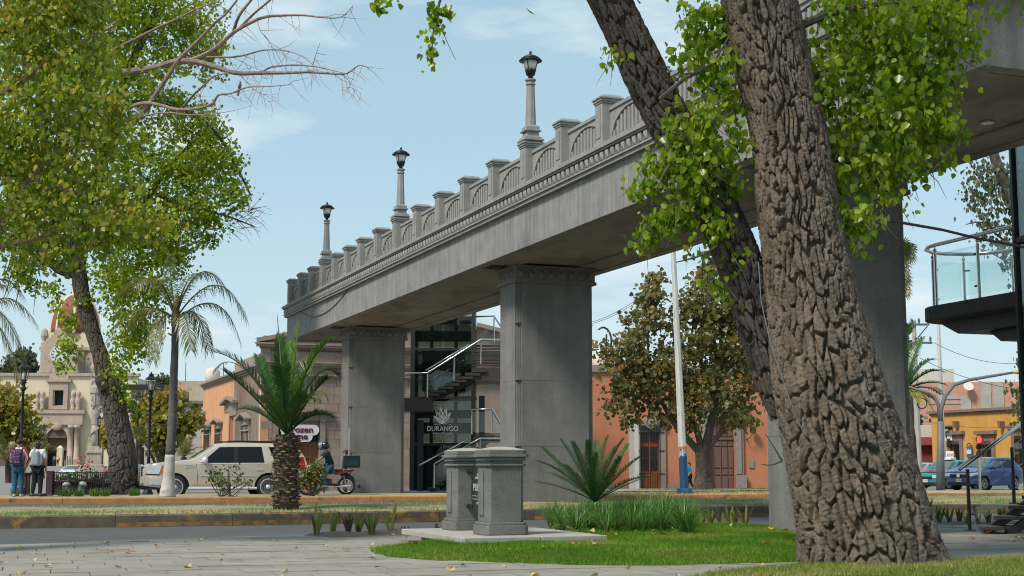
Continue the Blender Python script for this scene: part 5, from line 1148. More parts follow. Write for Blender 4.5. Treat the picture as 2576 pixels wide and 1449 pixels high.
# --- white saloon in front of the church
ws = Car('white_saloon', 'white saloon car seen head on in the street before the church', (at(170, 1190, 138).x, 138 + 2.2, -.2), R(86), 4.5, 1.76, [(0, .72), (.1, .82), (.9, .95), (1.15, 1.0), (1.95, 1.42), (2.4, 1.47), (3.2, 1.44), (3.9, 1.1), (4.4, 1.02), (4.5, .9)], .95, .25, [.9, 3.5], .31, .42, paint('white car paint', (.7, .7, .69), 0, .3))
ws.cross('windscreen', 1.2, 1.9, .93, .9, WSGL)
for sd in (-1, 1): ws.patch('side_window', [(1.5, 1.0), (3.3, 1.02), (3.0, 1.38), (2.0, 1.38)], CARGL, ws.body, side=sd); ws.fbox('headlamp', min(sd * .45, sd * .78), max(sd * .45, sd * .78), .62, .78, LAMPG, -.02, .12); MB().ball((1.5 - 2.25, sd * .98, 1.02), (.08, .12, .09), 8, 6).build('side_mirror', MATS['white car paint'], ws.o, True)
ws.fbox('grille', -.4, .4, .62, .72, BLACK, -.03, .05); ws.fbox('air_intake', -.55, .55, .3, .42, BLACK, -.03, .05); plate(ws, 'FYR-50-82', 0, .5); ws.wheels(5, STEEL)
# --- parked cars on the right
TEAL = paint('teal paint', (.01, .22, .23), .1, .3); PURP = paint('purple paint', (.14, .03, .15), .1, .3); BLUE = paint('deep blue paint', (.012, .045, .22), .3, .28); GREY = paint('silver paint', (.42, .42, .41), .4, .3)
def park(px, Y): p = at(px, 1174, Y); return (p.x, Y, zg(p.x, Y) - .02)
tp = park(2350, 76)
tx_ = Car('taxi', 'teal and purple taxi parked behind the blue car on the right', (tp[0] + 1.0, tp[1] + .8, tp[2]), R(38), 4.1, 1.74, [(0, .7), (.1, .8), (.9, .98), (1.1, 1.02), (1.85, 1.46), (2.3, 1.53), (3.1, 1.52), (3.8, 1.3), (4.05, 1.0), (4.1, .9)], 1.0, .24, [.8, 3.3], .31, .36, TEAL, 'cars parked along the kerb')
tx_.cross('windscreen', 1.16, 1.8, .93, .9, WSGL); tx_.cross('purple_bonnet', .08, 1.05, .93, .93, PURP, .006)
for sd in (-1, 1):
    tx_.patch('side_window', [(1.5, 1.04), (2.35, 1.05), (2.35, 1.44), (1.98, 1.44)], CARGL, tx_.body, side=sd); tx_.patch('side_window', [(2.43, 1.05), (3.3, 1.07), (3.15, 1.43), (2.43, 1.44)], CARGL, tx_.body, side=sd)
    tx_.patch('purple_wing', [(.3, .72), (1.35, .72), (1.35, .98), (.35, .83)], PURP, tx_.body, .005, sd); tx_.patch('headlamp', [(.03, .62), (.5, .7), (.52, .8), (.05, .74)], LAMPG, tx_.body, .012, sd); tx_.fbox('headlamp_face', min(sd * .42, sd * .76), max(sd * .42, sd * .76), .6, .74, LAMPG, -.02, .1, bevel=.01)
    MB().ball((1.55 - 2.05, sd * .97, 1.05), (.08, .12, .09), 8, 6).build('side_mirror', PURP, tx_.o, True)
tx_.fbox('grille', -.42, .42, .56, .68, BLACK, -.03, .06); tx_.fbox('air_intake', -.6, .6, .25, .38, BLACK, -.03, .06); plate(tx_, 'A-34-DG', 0, .46)
MB().prism([(0, -.14), (.085, 0), (0, .14), (-.085, 0)], -.06 - 2.05, -.03 - 2.05, 'x').build('diamond_badge', CHROME, tx_.o); tx_.wheels(5, STEEL); MB().bx(-.2, .3, -.3, .3, 1.54, 1.68).build('roof_light', WHITE, tx_.o, bevel=.03)
bp = park(2440, 71)
bc = Car('blue_hatchback', 'deep blue car parked nearest behind the glass stair railing', (bp[0] + 1.0, bp[1] + .9, bp[2]), R(38), 4.3, 1.78, [(0, .78), (.08, .9), (.8, 1.06), (1.05, 1.1), (1.85, 1.55), (2.3, 1.61), (3.3, 1.59), (3.9, 1.3), (4.25, 1.05), (4.3, .9)], 1.06, .27, [.85, 3.45], .33, .36, BLUE, 'cars parked along the kerb')
bc.cross('windscreen', 1.1, 1.8, .93, .9, WSGL)
for sd in (-1, 1):
    bc.patch('side_window', [(1.5, 1.1), (2.4, 1.11), (2.4, 1.52), (1.98, 1.52)], CARGL, bc.body, side=sd); bc.patch('side_window', [(2.5, 1.11), (3.5, 1.13), (3.3, 1.5), (2.5, 1.52)], CARGL, bc.body, side=sd)
    bc.patch('headlamp', [(.02, .72), (.5, .82), (.55, .93), (.04, .86)], LAMPG, bc.body, .012, sd); bc.fbox('headlamp_face', min(sd * .5, sd * .78), max(sd * .5, sd * .78), .7, .85, LAMPG, -.02, .1, bevel=.01); MB().ball((1.55 - 2.15, sd * 1.0, 1.12), (.08, .12, .09), 8, 6).build('side_mirror', BLUE, bc.o, True)
    for x, x2 in ((1.45, 1.4), (2.46, 2.46), (3.4, 3.5)): bc.seam(x, .4, 1.05, x2, sd)
bc.fbox('grille', -.5, .5, .62, .8, BLACK, -.03, .06); bc.fbox('chrome_bar', -.5, .5, .8, .83, CHROME, -.05, .05); plate(bc, 'FYN-83-62', 0, .5)
MB().lathe([(.1, 0), (.1, .015), (.075, .02)], 16, (-.05 - 2.15, 0, .73), M=Matrix.Rotation(-PI / 2, 3, 'Y')).build('round_badge', CHROME, bc.o); bc.fbox('air_intake', -.6, .6, .26, .4, BLACK, -.03, .06); bc.wheels(5, STEEL)
gp_ = park(2330, 90)
gc = Car('silver_car', 'silver car parked half hidden behind the taxi and the concrete pole', (gp_[0], gp_[1] + 1, gp_[2]), R(30), 4.2, 1.74, [(0, .7), (.1, .82), (.95, .98), (1.2, 1.02), (1.95, 1.44), (2.4, 1.5), (3.2, 1.47), (3.9, 1.1), (4.2, .95)], 1.0, .25, [.85, 3.35], .31, .38, GREY, 'cars parked along the kerb')
gc.cross('windscreen', 1.25, 1.9, .93, .9, WSGL)
for sd in (-1, 1): gc.patch('side_window', [(1.55, 1.04), (3.3, 1.06), (3.0, 1.42), (2.05, 1.42)], CARGL, gc.body, side=sd); gc.fbox('headlamp', min(sd * .45, sd * .76), max(sd * .45, sd * .76), .62, .76, LAMPG, -.02, .1)
gc.wheels(5, STEEL)

# ---------------------------------------------------------------- people
SKIN = pm('skin', (.36, .2, .13), .6, .06, 8); HAIR = pm('dark hair', (.015, .011, .01), .6, .2, 20)
def skinm(name, V, E, rad, mat, parent, sub=2):
    me = bpy.data.meshes.new(name); me.from_pydata([tuple(v) for v in V], E, []); me.materials.append(mat)
    o = link(bpy.data.objects.new(name, me), parent); m = o.modifiers.new('skin', 'SKIN'); m.use_smooth_shade = True
    for i, r_ in enumerate(rad): d = me.skin_vertices[0].data[i]; d.radius = (r_, r_) if not hasattr(r_, '__len__') else r_; d.use_root = (i == 0)
    s_ = o.modifiers.new('sub', 'SUBSURF'); s_.levels = sub; s_.render_levels = sub
    return o
def person(label, loc, rz, h, J, shirt, trousers, long_sleeve=False, hair='short', shoes=BLACK, group=None, fine=True, trim=None):
    r = thing('person', label, 'person', loc, rz, group)
    D = dict(pel=(0, 0, .53), waist=(0, 0, .6), chest=(0, 0, .72), neck=(0, 0, .835), head=(0, .012, .9), crown=(0, .01, .945), shL=(-.1, 0, .8), elL=(-.125, -.01, .64), wrL=(-.13, .03, .5), shR=(.1, 0, .8), elR=(.125, -.01, .64), wrR=(.13, .03, .5),
             hiL=(-.05, 0, .5), knL=(-.055, .01, .285), anL=(-.06, -.01, .045), toL=(-.065, .07, .018), hiR=(.05, 0, .5), knR=(.055, .01, .285), anR=(.06, -.01, .045), toR=(.065, .07, .018)); D.update(J)
    Q = {k: Vector(v) * h for k, v in D.items()}; names = list(D); ix = {k: i for i, k in enumerate(names)}
    RD = dict(pel=.08, waist=.07, chest=.082, neck=.034, head=.052, crown=.045, sh=.042, el=.028, wr=.02, hi=.058, kn=.04, an=.027, to=.022)
    ED = [('pel', 'waist'), ('waist', 'chest'), ('chest', 'neck'), ('neck', 'head'), ('head', 'crown'), ('pel', 'hiL'), ('hiL', 'knL'), ('knL', 'anL'), ('anL', 'toL'), ('pel', 'hiR'), ('hiR', 'knR'), ('knR', 'anR'), ('anR', 'toR'), ('chest', 'shL'), ('shL', 'elL'), ('elL', 'wrL'), ('chest', 'shR'), ('shR', 'elR'), ('elR', 'wrR')]
    rd = lambda k, f=1., a=0.: (RD[k] if k in RD else RD[k[:2]]) * h * f + a
    def sub(keys, f, a, name, mat, over={}):
        kk = [k for k in names if k in keys]; jx = {k: i for i, k in enumerate(kk)}; ee = [(jx[p], jx[q]) for p, q in ED if p in jx and q in jx]
        return skinm(name, [over.get(k, Q[k]) for k in kk], ee, [rd(k, f, a) for k in kk], mat, r)
    skinm('body', [Q[k] for k in names], [(ix[p], ix[q]) for p, q in ED], [rd(k, .93) for k in names], SKIN, r)
    ov = {}
    if not long_sleeve: ov = {'elL': Q['shL'].lerp(Q['elL'], .85), 'elR': Q['shR'].lerp(Q['elR'], .85)}
    sub({'pel', 'waist', 'chest', 'shL', 'elL', 'shR', 'elR'} | ({'wrL', 'wrR'} if long_sleeve else set()), 1.1, .012, 'shirt', shirt, ov)
    sub({'pel', 'hiL', 'knL', 'anL', 'hiR', 'knR', 'anR'}, 1.06, .012, 'trousers', trousers)
    for s_ in 'LR':
        a, t = Q['an' + s_], Q['to' + s_]; d = (t - a); d.z = 0; d = d.normalized() if d.length else Vector((0, 1, 0)); c = a.lerp(t, .55); mb = MB(); mb.ball((0, 0, 0), (.03 * h, .078 * h, .027 * h), 10, 6)
        an = math.atan2(d.y, d.x) - PI / 2; M = Matrix.Rotation(an, 3, 'Z'); mb.v = [tuple(M @ Vector(v) + Vector((c.x, c.y, .026 * h + min(a.z - .045 * h, t.z - .018 * h)))) for v in mb.v]; mb.build('shoe', shoes, r, True)
        if fine:
            w_ = Q['wr' + s_]; e = Q['el' + s_]; d = (w_ - e).normalized(); side = Vector((1, 0, 0)) * (1 if s_ == 'L' else -1); side = (side - d * side.dot(d)).normalized(); up = d.cross(side); mb = MB()
            mb.tube([w_ - d * .01, w_ + d * .03, w_ + d * .085], [.02, .03, .027], 8)
            for k, (o_, ln) in enumerate(((-.024, .07), (-.008, .08), (.008, .075), (.024, .058))): b0 = w_ + d * .08 + up * o_; mb.tube([b0, b0 + d * ln * .5 + side * .004, b0 + d * ln * .8 + side * .022, b0 + d * ln * .9 + side * .035], [.0095, .009, .008, .006], 6)
            b0 = w_ + d * .03 - up * .025; mb.tube([b0, b0 - up * .02 + d * .03 + side * .01, b0 - up * .022 + d * .06 + side * .02], [.011, .01, .007], 6); mb.build('hand', SKIN, r, True)
    hc = Q['head'].lerp(Q['crown'], .55)
    if hair != 'none':
        mb = MB(); mb.ball(hc + Vector((0, -.012 * h, .012 * h)), (.05 * h, .056 * h, .052 * h), 12, 8)
        if hair == 'long': mb.ball(hc + Vector((0, -.035 * h, -.03 * h)), (.045 * h, .03 * h, .06 * h), 10, 7)
        mb.build('hair', HAIR, r, True)
    for sx in (-1, 1): MB().ball(hc + Vector((sx * .047 * h, 0, -.012 * h)), (.008 * h, .013 * h, .019 * h), 6, 5).build('ear', SKIN, r, True)
    mb = MB(); mb.tube([hc + Vector((0, .046 * h, .0)), hc + Vector((0, .062 * h, -.022 * h))], [.006 * h, .01 * h], 6); mb.build('nose', SKIN, r, True)
    for sx in (-1, 1): MB().ball(hc + Vector((sx * .018 * h, .047 * h, .002 * h)), .006 * h, 6, 5).build('eye', BLACK, r, True)
    MB().box(hc + Vector((0, .047 * h, -.042 * h)), (.03 * h, .006 * h, .006 * h)).build('mouth', pm('lips', (.25, .09, .07), .5, .05), r)
    r['h'] = h; return r, Q, hc, h
def cloth(n, c, **k): return pm(n, c, .9, .12, 9, .3, 60, **k)
JEANS = cloth('blue jeans', (.02, .09, .17)); BLKT = cloth('black trousers', (.008, .009, .016)); JACK = cloth('pale grey jacket', (.5, .47, .43)); WSH = cloth('white shirt', (.62, .61, .64)); MAROON = cloth('maroon cloth', (.2, .015, .03)); GRYC = cloth('grey cloth', (.27, .3, .34))
p1 = gp(43, 1250, .205); p2 = gp(92, 1250, .205); hp = Vector(((p1.x + p2.x) / 2 + .02, p1.y + .02, 0))
h1 = 1.76; h2 = 1.7
def loc_(w, base, h): return tuple((Vector(w) - Vector((base.x, base.y, base.z))) / h)
hand = Vector((at(63, 1180, p1.y).x, p1.y - .03, .205 + .83))
r1, Q1, hc1, _ = person('person in pale jacket with maroon sleeves and purple speckled backpack, holding hands', p1, 0, h1, dict(shR=(.105, 0, .8), elR=(.17, -.01, .655), wrR=loc_(hand - Vector((.03, 0, -.03)), p1, h1), elL=(-.16, .03, .655), wrL=(-.135, .12, .58), anL=(-.05, -.01, .045), toL=(-.07, .06, .018)), JACK, JEANS, True, 'short', pm('pale trainers', (.5, .48, .46), .7, .1))
mb = MB(); mb.ball(hc1 + Vector((0, 0, .03)), (.1, .108, .085), 14, 8); mb.box(hc1 + Vector((.06, .1, .02)), (.14, .12, .015)); mb.build('cap', cloth('dark green cap', (.03, .045, .03)), r1, True)
PACK = pm('speckled purple pack', (.06, .02, .08), .8, .3, 20, c2=(.3, .12, .3), lo=.56, hi=.6, sc2=22)
mb = MB(); mb.box((0, -.19, 1.2), (.36, .2, .46)); bpk = mb.build('backpack', PACK, r1, bevel=.09); 
mb = MB(); mb.box((0, -.29, 1.1), (.28, .07, .22)); mb.build('pack_pocket', PACK, bpk, bevel=.03)
for sx in (-1, 1): MB().tube([(sx * .12, -.12, 1.4), (sx * .13, .0, 1.47), (sx * .14, .12, 1.35), (sx * .14, .12, 1.1), (sx * .14, -.1, 1.05)], .022, 6).build('strap', BLACK, bpk)
for s_ in 'LR': a, e, w_ = Q1['sh' + s_], Q1['el' + s_], Q1['wr' + s_]; sgn = -1 if s_ == 'L' else 1; MB().tube([a + Vector((-sgn * .07, -.045, .05)), a + Vector((sgn * .02, -.035, .035)), e + Vector((sgn * .03, -.02, 0)), w_ + Vector((sgn * .02, -.01, .03))], [.05, .055, .042, .034], 8).build('sleeve_stripe', MAROON, r1, True)
r2, Q2, hc2, _ = person('person in white shirt and black trousers with a grey bag, holding hands', p2, 0, h2, dict(shL=(-.1, 0, .8), elL=(-.15, -.01, .655), wrL=loc_(hand + Vector((.03, 0, .03)), p2, h2), elR=(.135, -.01, .64), wrR=(.14, .02, .5), anL=(-.075, -.02, .045), toL=(-.11, .03, .018), waist=(0, 0, .6)), WSH, BLKT, False, 'long', BLACK)
mb = MB(); mb.ball(hc2 + Vector((.07, -.07, .02)), (.04, .03, .035), 8, 6); mb.build('hair_bow', pm('blue ribbon', (.01, .05, .3), .6, .1), r2, True)
MB().tube([hc2 + Vector((.09 * math.cos(a) * 1.0, .01, .095 * math.sin(a))) for a in np.linspace(.1, PI - .1, 9)], .01, 5).build('headband', WHITE, r2)
mb = MB(); mb.box((-.02, -.19, 1.16), (.24, .14, .44)); bg2 = mb.build('grey_bag', GRYC, r2, bevel=.055); MB().tube([(-.08, -.17, 1.34), (-.12, -.05, 1.45), (-.14, .1, 1.3), (-.2, .12, 1.1)], .035, 7).build('strap', GRYC, bg2)
# far church-goers
for px, cm, lb in ((137, cloth('teal top', (.02, .2, .2)), 'tiny person in teal top standing before the church door'), (145, cloth('pale top', (.5, .47, .42)), 'tiny person in pale top with orange bag before the church door')):
    q = at(px, 1166, 232); person(lb, (q.x, 232, zg(q.x, 232) + .15), R(180), 1.66, {}, cm, BLKT, True, 'long', BLACK, None, False)
ob = MB(); q = at(148, 1155, 231.6); tag(ob.ball((q.x, 231.6, q.z), (.22, .15, .3), 10, 7).build('orange_bag', cloth('orange bag', (.6, .16, .03)), smooth=True), 'bright orange bag carried by the person before the church door', 'bag')
q = at(267, 1185, 97); person('person in red sitting low beside the stone column', (q.x, 97, zg(q.x, 97)), R(120), 1.5, dict(hiL=(-.05, .02, .42), pel=(0, 0, .44), waist=(0, .0, .5), chest=(0, .02, .62), neck=(0, .03, .73), head=(0, .05, .79), crown=(0, .05, .84), shL=(-.1, .02, .69), shR=(.1, .02, .69), elL=(-.12, .08, .55), elR=(.12, .08, .55), wrL=(-.06, .2, .5), wrR=(.06, .2, .5), knL=(-.06, .22, .32), knR=(.06, .22, .32), hiR=(.05, .02, .42), anL=(-.06, .2, .05), anR=(.06, .2, .05), toL=(-.06, .27, .02), toR=(.06, .27, .02)), cloth('red top', (.4, .02, .03)), JEANS, True, 'short', BLACK, None, False)
# walker by the terracotta wall
q = at(1735, 1228, 79.5); person('person in bright blue T-shirt and black trousers walking behind the blue pole', (q.x, 79.5, -.17), R(90), 1.55, dict(knL=(-.05, .06, .285), anL=(-.05, .1, .045), toL=(-.05, .16, .018), knR=(.05, -.04, .29), anR=(.05, -.14, .06), toR=(.05, -.08, .02), elR=(.12, .0, .65), wrR=(.11, .12, .6), elL=(-.12, -.03, .64), wrL=(-.12, .05, .52)), cloth('bright blue tee', (.01, .16, .36)), BLKT, False, 'long', BLACK)
q = at(869, 1215, 49.5); person('bareheaded person in dark top half hidden behind the far bridge pier', (q.x, 49.5, .05), R(90), 1.66, {}, cloth('dark top', (.03, .025, .03)), BLKT, True, 'short')
# --- motorcycle and rider, heading left
mo = at(822, 1245, 46.3); mz0 = .205
mc = thing('motorcycle', 'small red delivery motorcycle with black top box waiting beside the far pier', 'motorcycle', (mo.x, 46.3, mz0), R(12))
REDP = paint('red bike paint', (.33, .012, .02), .1, .3)
def bwheel(x):
    w_ = thing_part('wheel', mc, (x, 0, .29)); M = Matrix.Rotation(PI / 2, 3, 'X')
    mb = MB(); mb.tube([(.26 * math.cos(a), 0, .26 * math.sin(a)) for a in np.linspace(0, 2 * PI, 25)], .042, 8); mb.build('tyre', RUBBER, w_, True)
    MB().tube([(.21 * math.cos(a), 0, .21 * math.sin(a)) for a in np.linspace(0, 2 * PI, 25)], .014, 6).build('rim', CHROME, w_)
    mb = MB(); mb.lathe([(.05, -.05), (.05, .05)], 10, M=M); mb.build('hub', STEELD, w_)
    for k in range(12): a = 2 * PI * k / 12; MB().tube([(.04 * math.cos(a), 0, .04 * math.sin(a)), (.2 * math.cos(a), 0, .2 * math.sin(a))], .004, 4).build('spoke', CHROME, w_)
bwheel(-.64); bwheel(.62)
for s_ in (-1, 1): MB().tube([(-.64, s_ * .07, .29), (-.46, s_ * .07, .8)], .022, 7).build('fork', CHROME, mc); MB().tube([(.62, s_ * .1, .29), (.52, s_ * .12, .62)], .022, 7).build('shock', CHROME, mc)
mb = MB(); mb.tube([(-.44, 0, .82), (-.3, 0, .62), (-.1, 0, .35), (.25, 0, .33), (.6, 0, .29)], .035, 7); mb.tube([(-.42, 0, .76), (.1, 0, .7), (.6, 0, .74)], .03, 7); mb.build('frame', BLACK, mc)
MB().ball((-.2, 0, .76), (.24, .13, .12), 14, 8).build('fuel_tank', REDP, mc, True)
MB().box((.18, 0, .78), (.62, .24, .09)).build('seat', BLACK, mc, bevel=.03)
MB().prism([(.2, .64), (.55, .68), (.86, .76), (.86, .82), (.5, .76), (.2, .74)], -.11, .11, 'y').build('tail_fairing', REDP, mc, bevel=.02)
mb = MB(); mb.box((-.02, 0, .4), (.34, .2, .24)); mb.lathe([(.1, -.13), (.1, .13)], 12, (.05, 0, .36), M=Matrix.Rotation(PI / 2, 3, 'X')); mb.build('engine', STEELD, mc, bevel=.02)
MB().tube([(-.1, -.12, .32), (.1, -.14, .26), (.75, -.15, .3)], [.02, .025, .045], 8).build('exhaust', CHROME, mc, True)
MB().tube([(.42, 0, .64), (.66, 0, .64), (.84, 0, .52), (.9, 0, .4)], [.03, .06, .05, .03], 6).build('rear_mudguard', BLACK, mc); MB().tube([(-.64 + .31 * math.cos(a), 0, .29 + .31 * math.sin(a)) for a in np.linspace(.5, 2.6, 9)], .035, 6).build('front_mudguard', REDP, mc)
mb = MB(); mb.tube([(-.34, -.32, 1.0), (-.4, -.15, .98), (-.46, 0, .92), (-.4, .15, .98), (-.34, .32, 1.0)], .016, 6); mb.build('handlebar', BLACK, mc)
MB().ball((-.58, 0, .86), (.08, .1, .1), 10, 8).build('headlight', LAMPG, mc, True)
for s_ in (-1, 1): MB().tube([(-.38, s_ * .2, .99), (-.36, s_ * .26, 1.2)], .007, 5).build('mirror_stalk', CHROME, mc); MB().ball((-.36, s_ * .27, 1.23), (.02, .06, .045), 8, 6).build('mirror', BLACK, mc, True)
MB().tube([(.5, -.12, .8), (.9, -.12, .85), (.9, .12, .85), (.5, .12, .8)], .012, 6).build('rack', CHROME, mc)
tb = MB().box((.78, 0, 1.05), (.52, .46, .36)).build('top_box', cloth('black green box', (.008, .016, .016)), mc, bevel=.03); MB().box((.78, -.232, 1.03), (.42, .01, .2)).build('box_panel', cloth('dark teal tarp', (.006, .03, .035)), tb); MB().box((.78, 0, 1.24), (.5, .44, .03)).build('box_lid', MATS['black green box'], tb, bevel=.012)
# rider: local +y of the person = forward; bike forward is local -x -> rotate
rl = mc.location + Matrix.Rotation(R(12), 3, 'Z') @ Vector((.12, 0, 0)); hR = 1.74
rd_, Qr, hcr, _ = person('motorcycle rider in dark blue T-shirt, jeans and black visored helmet', (rl.x, rl.y, mz0), R(12) + PI / 2, hR, dict(pel=(0, 0, .52), waist=(0, .03, .59), chest=(0, .07, .7), neck=(0, .09, .81), head=(0, .115, .875), crown=(0, .115, .92), shL=(-.1, .08, .775), shR=(.1, .08, .775), elL=(-.15, .2, .67), elR=(.15, .2, .67), wrL=(-.17, .27, .6), wrR=(.17, .27, .6), hiL=(-.05, .02, .5), hiR=(.05, .02, .5), knL=(-.1, .2, .38), knR=(.1, .2, .38), anL=(-.09, .08, .17), anR=(.09, .08, .17), toL=(-.09, .15, .15), toR=(.09, .15, .15)), cloth('dark teal tee', (.006, .035, .06)), JEANS, False, 'none', pm('grey shoes', (.25, .25, .25), .7, .1))
mb = MB(); mb.ball(hcr + Vector((0, -.01, .02)), (.125, .15, .14), 16, 10); hl = mb.build('helmet', pm('helmet black', (.015, .012, .02), .15, .1, coat=1.), rd_, True)
mb = MB(); mb.box(hcr + Vector((0, .12, -.09)), (.2, .12, .07)); mb.build('chin_guard', MATS['helmet black'], hl, bevel=.03)
V = [hcr + Vector((.135 * math.sin(a), .0 + .17 * math.cos(a), z)) for z in (.0, .09) for a in np.linspace(-1.2, 1.2, 9)]; mesh('visor', [v + Vector((0, (.03 if i > 8 else .06), .02)) for i, v in enumerate(V)], [(i, i + 1, i + 10, i + 9) for i in range(8)], pm('visor', (.4, .42, .44), .1, .05, coat=1.), hl, True)
# ---------------------------------------------------------------- vegetation
def leaves(name, C, size, mat, parent=None, heart=True, droop=.45, seed=1, val=None, label=None, kind=None):
    r = np.random.default_rng(seed); C = np.asarray(C, float); n = len(C); sz = size * r.uniform(.5, 1.3, n)[:, None]
    t = r.normal(size=(n, 3)); t /= np.linalg.norm(t, axis=1, keepdims=True); t = t * (1 - droop) + np.array([0, 0, -1]) * droop; t /= np.linalg.norm(t, axis=1, keepdims=True)
    q = r.normal(size=(n, 3)); s = np.cross(t, q); s /= np.linalg.norm(s, axis=1, keepdims=True); w = np.cross(s, t)
    sh = [(0, 0, 0), (.48, .22, .1), (.36, .62, .07), (0, 1.02, 0), (-.36, .62, .07), (-.48, .22, .1)] if heart else [(0, 0, 0), (.42, .42, .08), (0, 1, 0), (-.42, .42, .08)]
    V = np.stack([C + (s * a + t * b + w * c) * sz for a, b, c in sh], 1); m = len(sh); b = np.arange(n)[:, None] * m
    Fs = np.concatenate([b + np.array([0, 1, 2, 3]), b + np.array([0, 3, 4, 5])]) if heart else np.concatenate([b + np.array([0, 1, 2]), b + np.array([0, 2, 3])])
    v = r.random(n) if val is None else np.clip(val + r.normal(0, .13, n), 0, 1)
    me = bpy.data.meshes.new(name); me.vertices.add(n * m); me.vertices.foreach_set('co', V.reshape(-1).astype(np.float32))
    k = Fs.shape[1]; nf = len(Fs); me.loops.add(nf * k); me.loops.foreach_set('vertex_index', Fs.reshape(-1).astype(np.int32)); me.polygons.add(nf); me.polygons.foreach_set('loop_start', np.arange(nf, dtype=np.int32) * k)
    me.update(calc_edges=True); a = me.attributes.new('tone', 'FLOAT', 'POINT'); a.data.foreach_set('value', np.repeat(v, m).astype(np.float32)); me.materials.append(mat); me.polygons.foreach_set('use_smooth', [True] * nf)
    return link(bpy.data.objects.new(name, me), parent)
def clumps(blobs, Y, nc, nl, cr, seed=1, flat=.75, hang=0., depth=1., surf=2.4):
    r = np.random.default_rng(seed); W = np.array([b[2] ** 1.8 for b in blobs]); W /= W.sum(); out = []; val = []
    for bi in r.choice(len(blobs), nc, p=W):
        b = blobs[bi]; c = at(b[0], b[1], Y + (b[3] if len(b) > 3 else 0)); R_ = b[2] / FV * Y
        d = r.normal(size=3); d /= np.linalg.norm(d); d *= R_ * r.random() ** (1 / surf); d[1] *= depth
        cc = np.array(c) + d; k = r.integers(int(nl * .5), int(nl * 1.5)); p = r.normal(size=(k, 3)) * cr * np.array([1, 1, flat])
        p[:, 2] -= hang * np.abs(r.normal(size=k)) * cr
        out.append(cc + p); val.append(np.full(k, np.clip(.45 + .35 * d[2] / R_ + r.normal(0, .18), 0, 1)))  # leaf tone rises towards the top of each blob, plus noise
    return np.concatenate(out), np.concatenate(val)
def barkmat(name, c, c2, sc=9.):
    return pm(name, c, .95, .28, sc, .7, 45, c2=c2, lo=.45, hi=.68, sc2=6, stretch=(1, 1, .35))
BARK = barkmat('cottonwood bark', (.15, .115, .088), (.08, .06, .045)); BARKD = barkmat('dark bark', (.075, .06, .05), (.035, .028, .024)); BARKP = barkmat('bare branch bark', (.3, .22, .18), (.2, .14, .12)); BARKG = barkmat('grey bark', (.1, .083, .07), (.05, .042, .036))
def trunk(name, path, rad, na, nl, mat, parent, depth=.03, cell=.11, stretch=2.6, flare=0., seed=0):
    P = np.array([tuple(p) for p in path]); d = np.concatenate([[0], np.cumsum(np.linalg.norm(np.diff(P, axis=0), axis=1))]); s = np.linspace(0, d[-1], nl)
    def sm(A):
        B = np.interp(s, d, A); k = max(3, nl // 14); ker = np.hanning(k * 2 + 1); ker /= ker.sum(); return np.convolve(np.pad(B, k, mode='reflect', reflect_type='odd'), ker, 'valid')
    C = np.stack([sm(P[:, i]) for i in range(3)], 1); rr = sm(np.array(rad)); T = np.gradient(C, axis=0); T /= np.linalg.norm(T, axis=1, keepdims=True)
    u = np.cross(T, np.array([0, 1., .01])); u /= np.linalg.norm(u, axis=1, keepdims=True); w = np.cross(T, u); th = np.linspace(0, 2 * PI, na, endpoint=False)
    dirs = u[:, None, :] * np.cos(th)[None, :, None] + w[:, None, :] * np.sin(th)[None, :, None]
    rm = rr[:, None] * np.ones(na)
    q = np.stack([(rr.mean() * np.cos(th)[None, :] * np.ones((nl, 1))), (rr.mean() * np.sin(th)[None, :] * np.ones((nl, 1))), (s[:, None] * np.ones(na))], -1).reshape(-1, 3)
    wob = vnoise(q * 1.6 + seed) - .5; big = (vnoise(q * np.array([1.2, 1.2, .45]) + seed + 9) - .5)
    qq = q.copy(); qq[:, :2] += (np.stack([vnoise(q * 5 + 3), vnoise(q * 5 + 17)], 1) - .5) * cell * .9; qq[:, 2] = (q[:, 2] + (vnoise(q * 4 + 31) - .5) * cell * 2.2) / stretch
    F1, F2 = worley(qq / cell + seed); e = np.clip((F2 - F1 - .02) / .15, 0, 1); e = e * e * (3 - 2 * e)
    g1, g2 = worley(q * np.array([1, 1, .75]) / (cell * .55) + 40 + seed); e2_ = np.clip((g2 - g1) / .25, 0, 1); fine = vnoise(q * np.array([22, 22, 60])) - .5; f2 = vnoise(q * np.array([60, 60, 40]) + 7) - .5
    disp = (depth * (e - .85) * (.6 + .8 * vnoise(q * np.array([3, 3, 1.2]) + 5)) + depth * .1 * (e2_ - .6) * e + depth * (.14 * fine + .16 * f2) + rr.mean() * .09 * wob + rr.mean() * .12 * big).reshape(nl, na)
    if flare: disp += (flare * np.exp(-s / .35)[:, None] * (.55 + .45 * np.sin(th * 5 + 1)[None, :]))
    V = (C[:, None, :] + dirs * (rm + disp)[..., None]).reshape(-1, 3); i = np.arange(nl - 1)[:, None] * na; k = np.arange(na)[None, :]; k2 = (k + 1) % na
    Fs = np.stack([i + k, i + k2, i + na + k2, i + na + k], -1).reshape(-1, 4)
    me = bpy.data.meshes.new(name); me.vertices.add(len(V)); me.vertices.foreach_set('co', V.reshape(-1).astype(np.float32)); me.loops.add(Fs.size); me.loops.foreach_set('vertex_index', Fs.reshape(-1).astype(np.int32)); me.polygons.add(len(Fs)); me.polygons.foreach_set('loop_start', np.arange(len(Fs), dtype=np.int32) * 4)
    me.update(calc_edges=True); me.polygons.foreach_set('use_smooth', [True] * len(Fs)); me.materials.append(mat); return link(bpy.data.objects.new(name, me), parent)
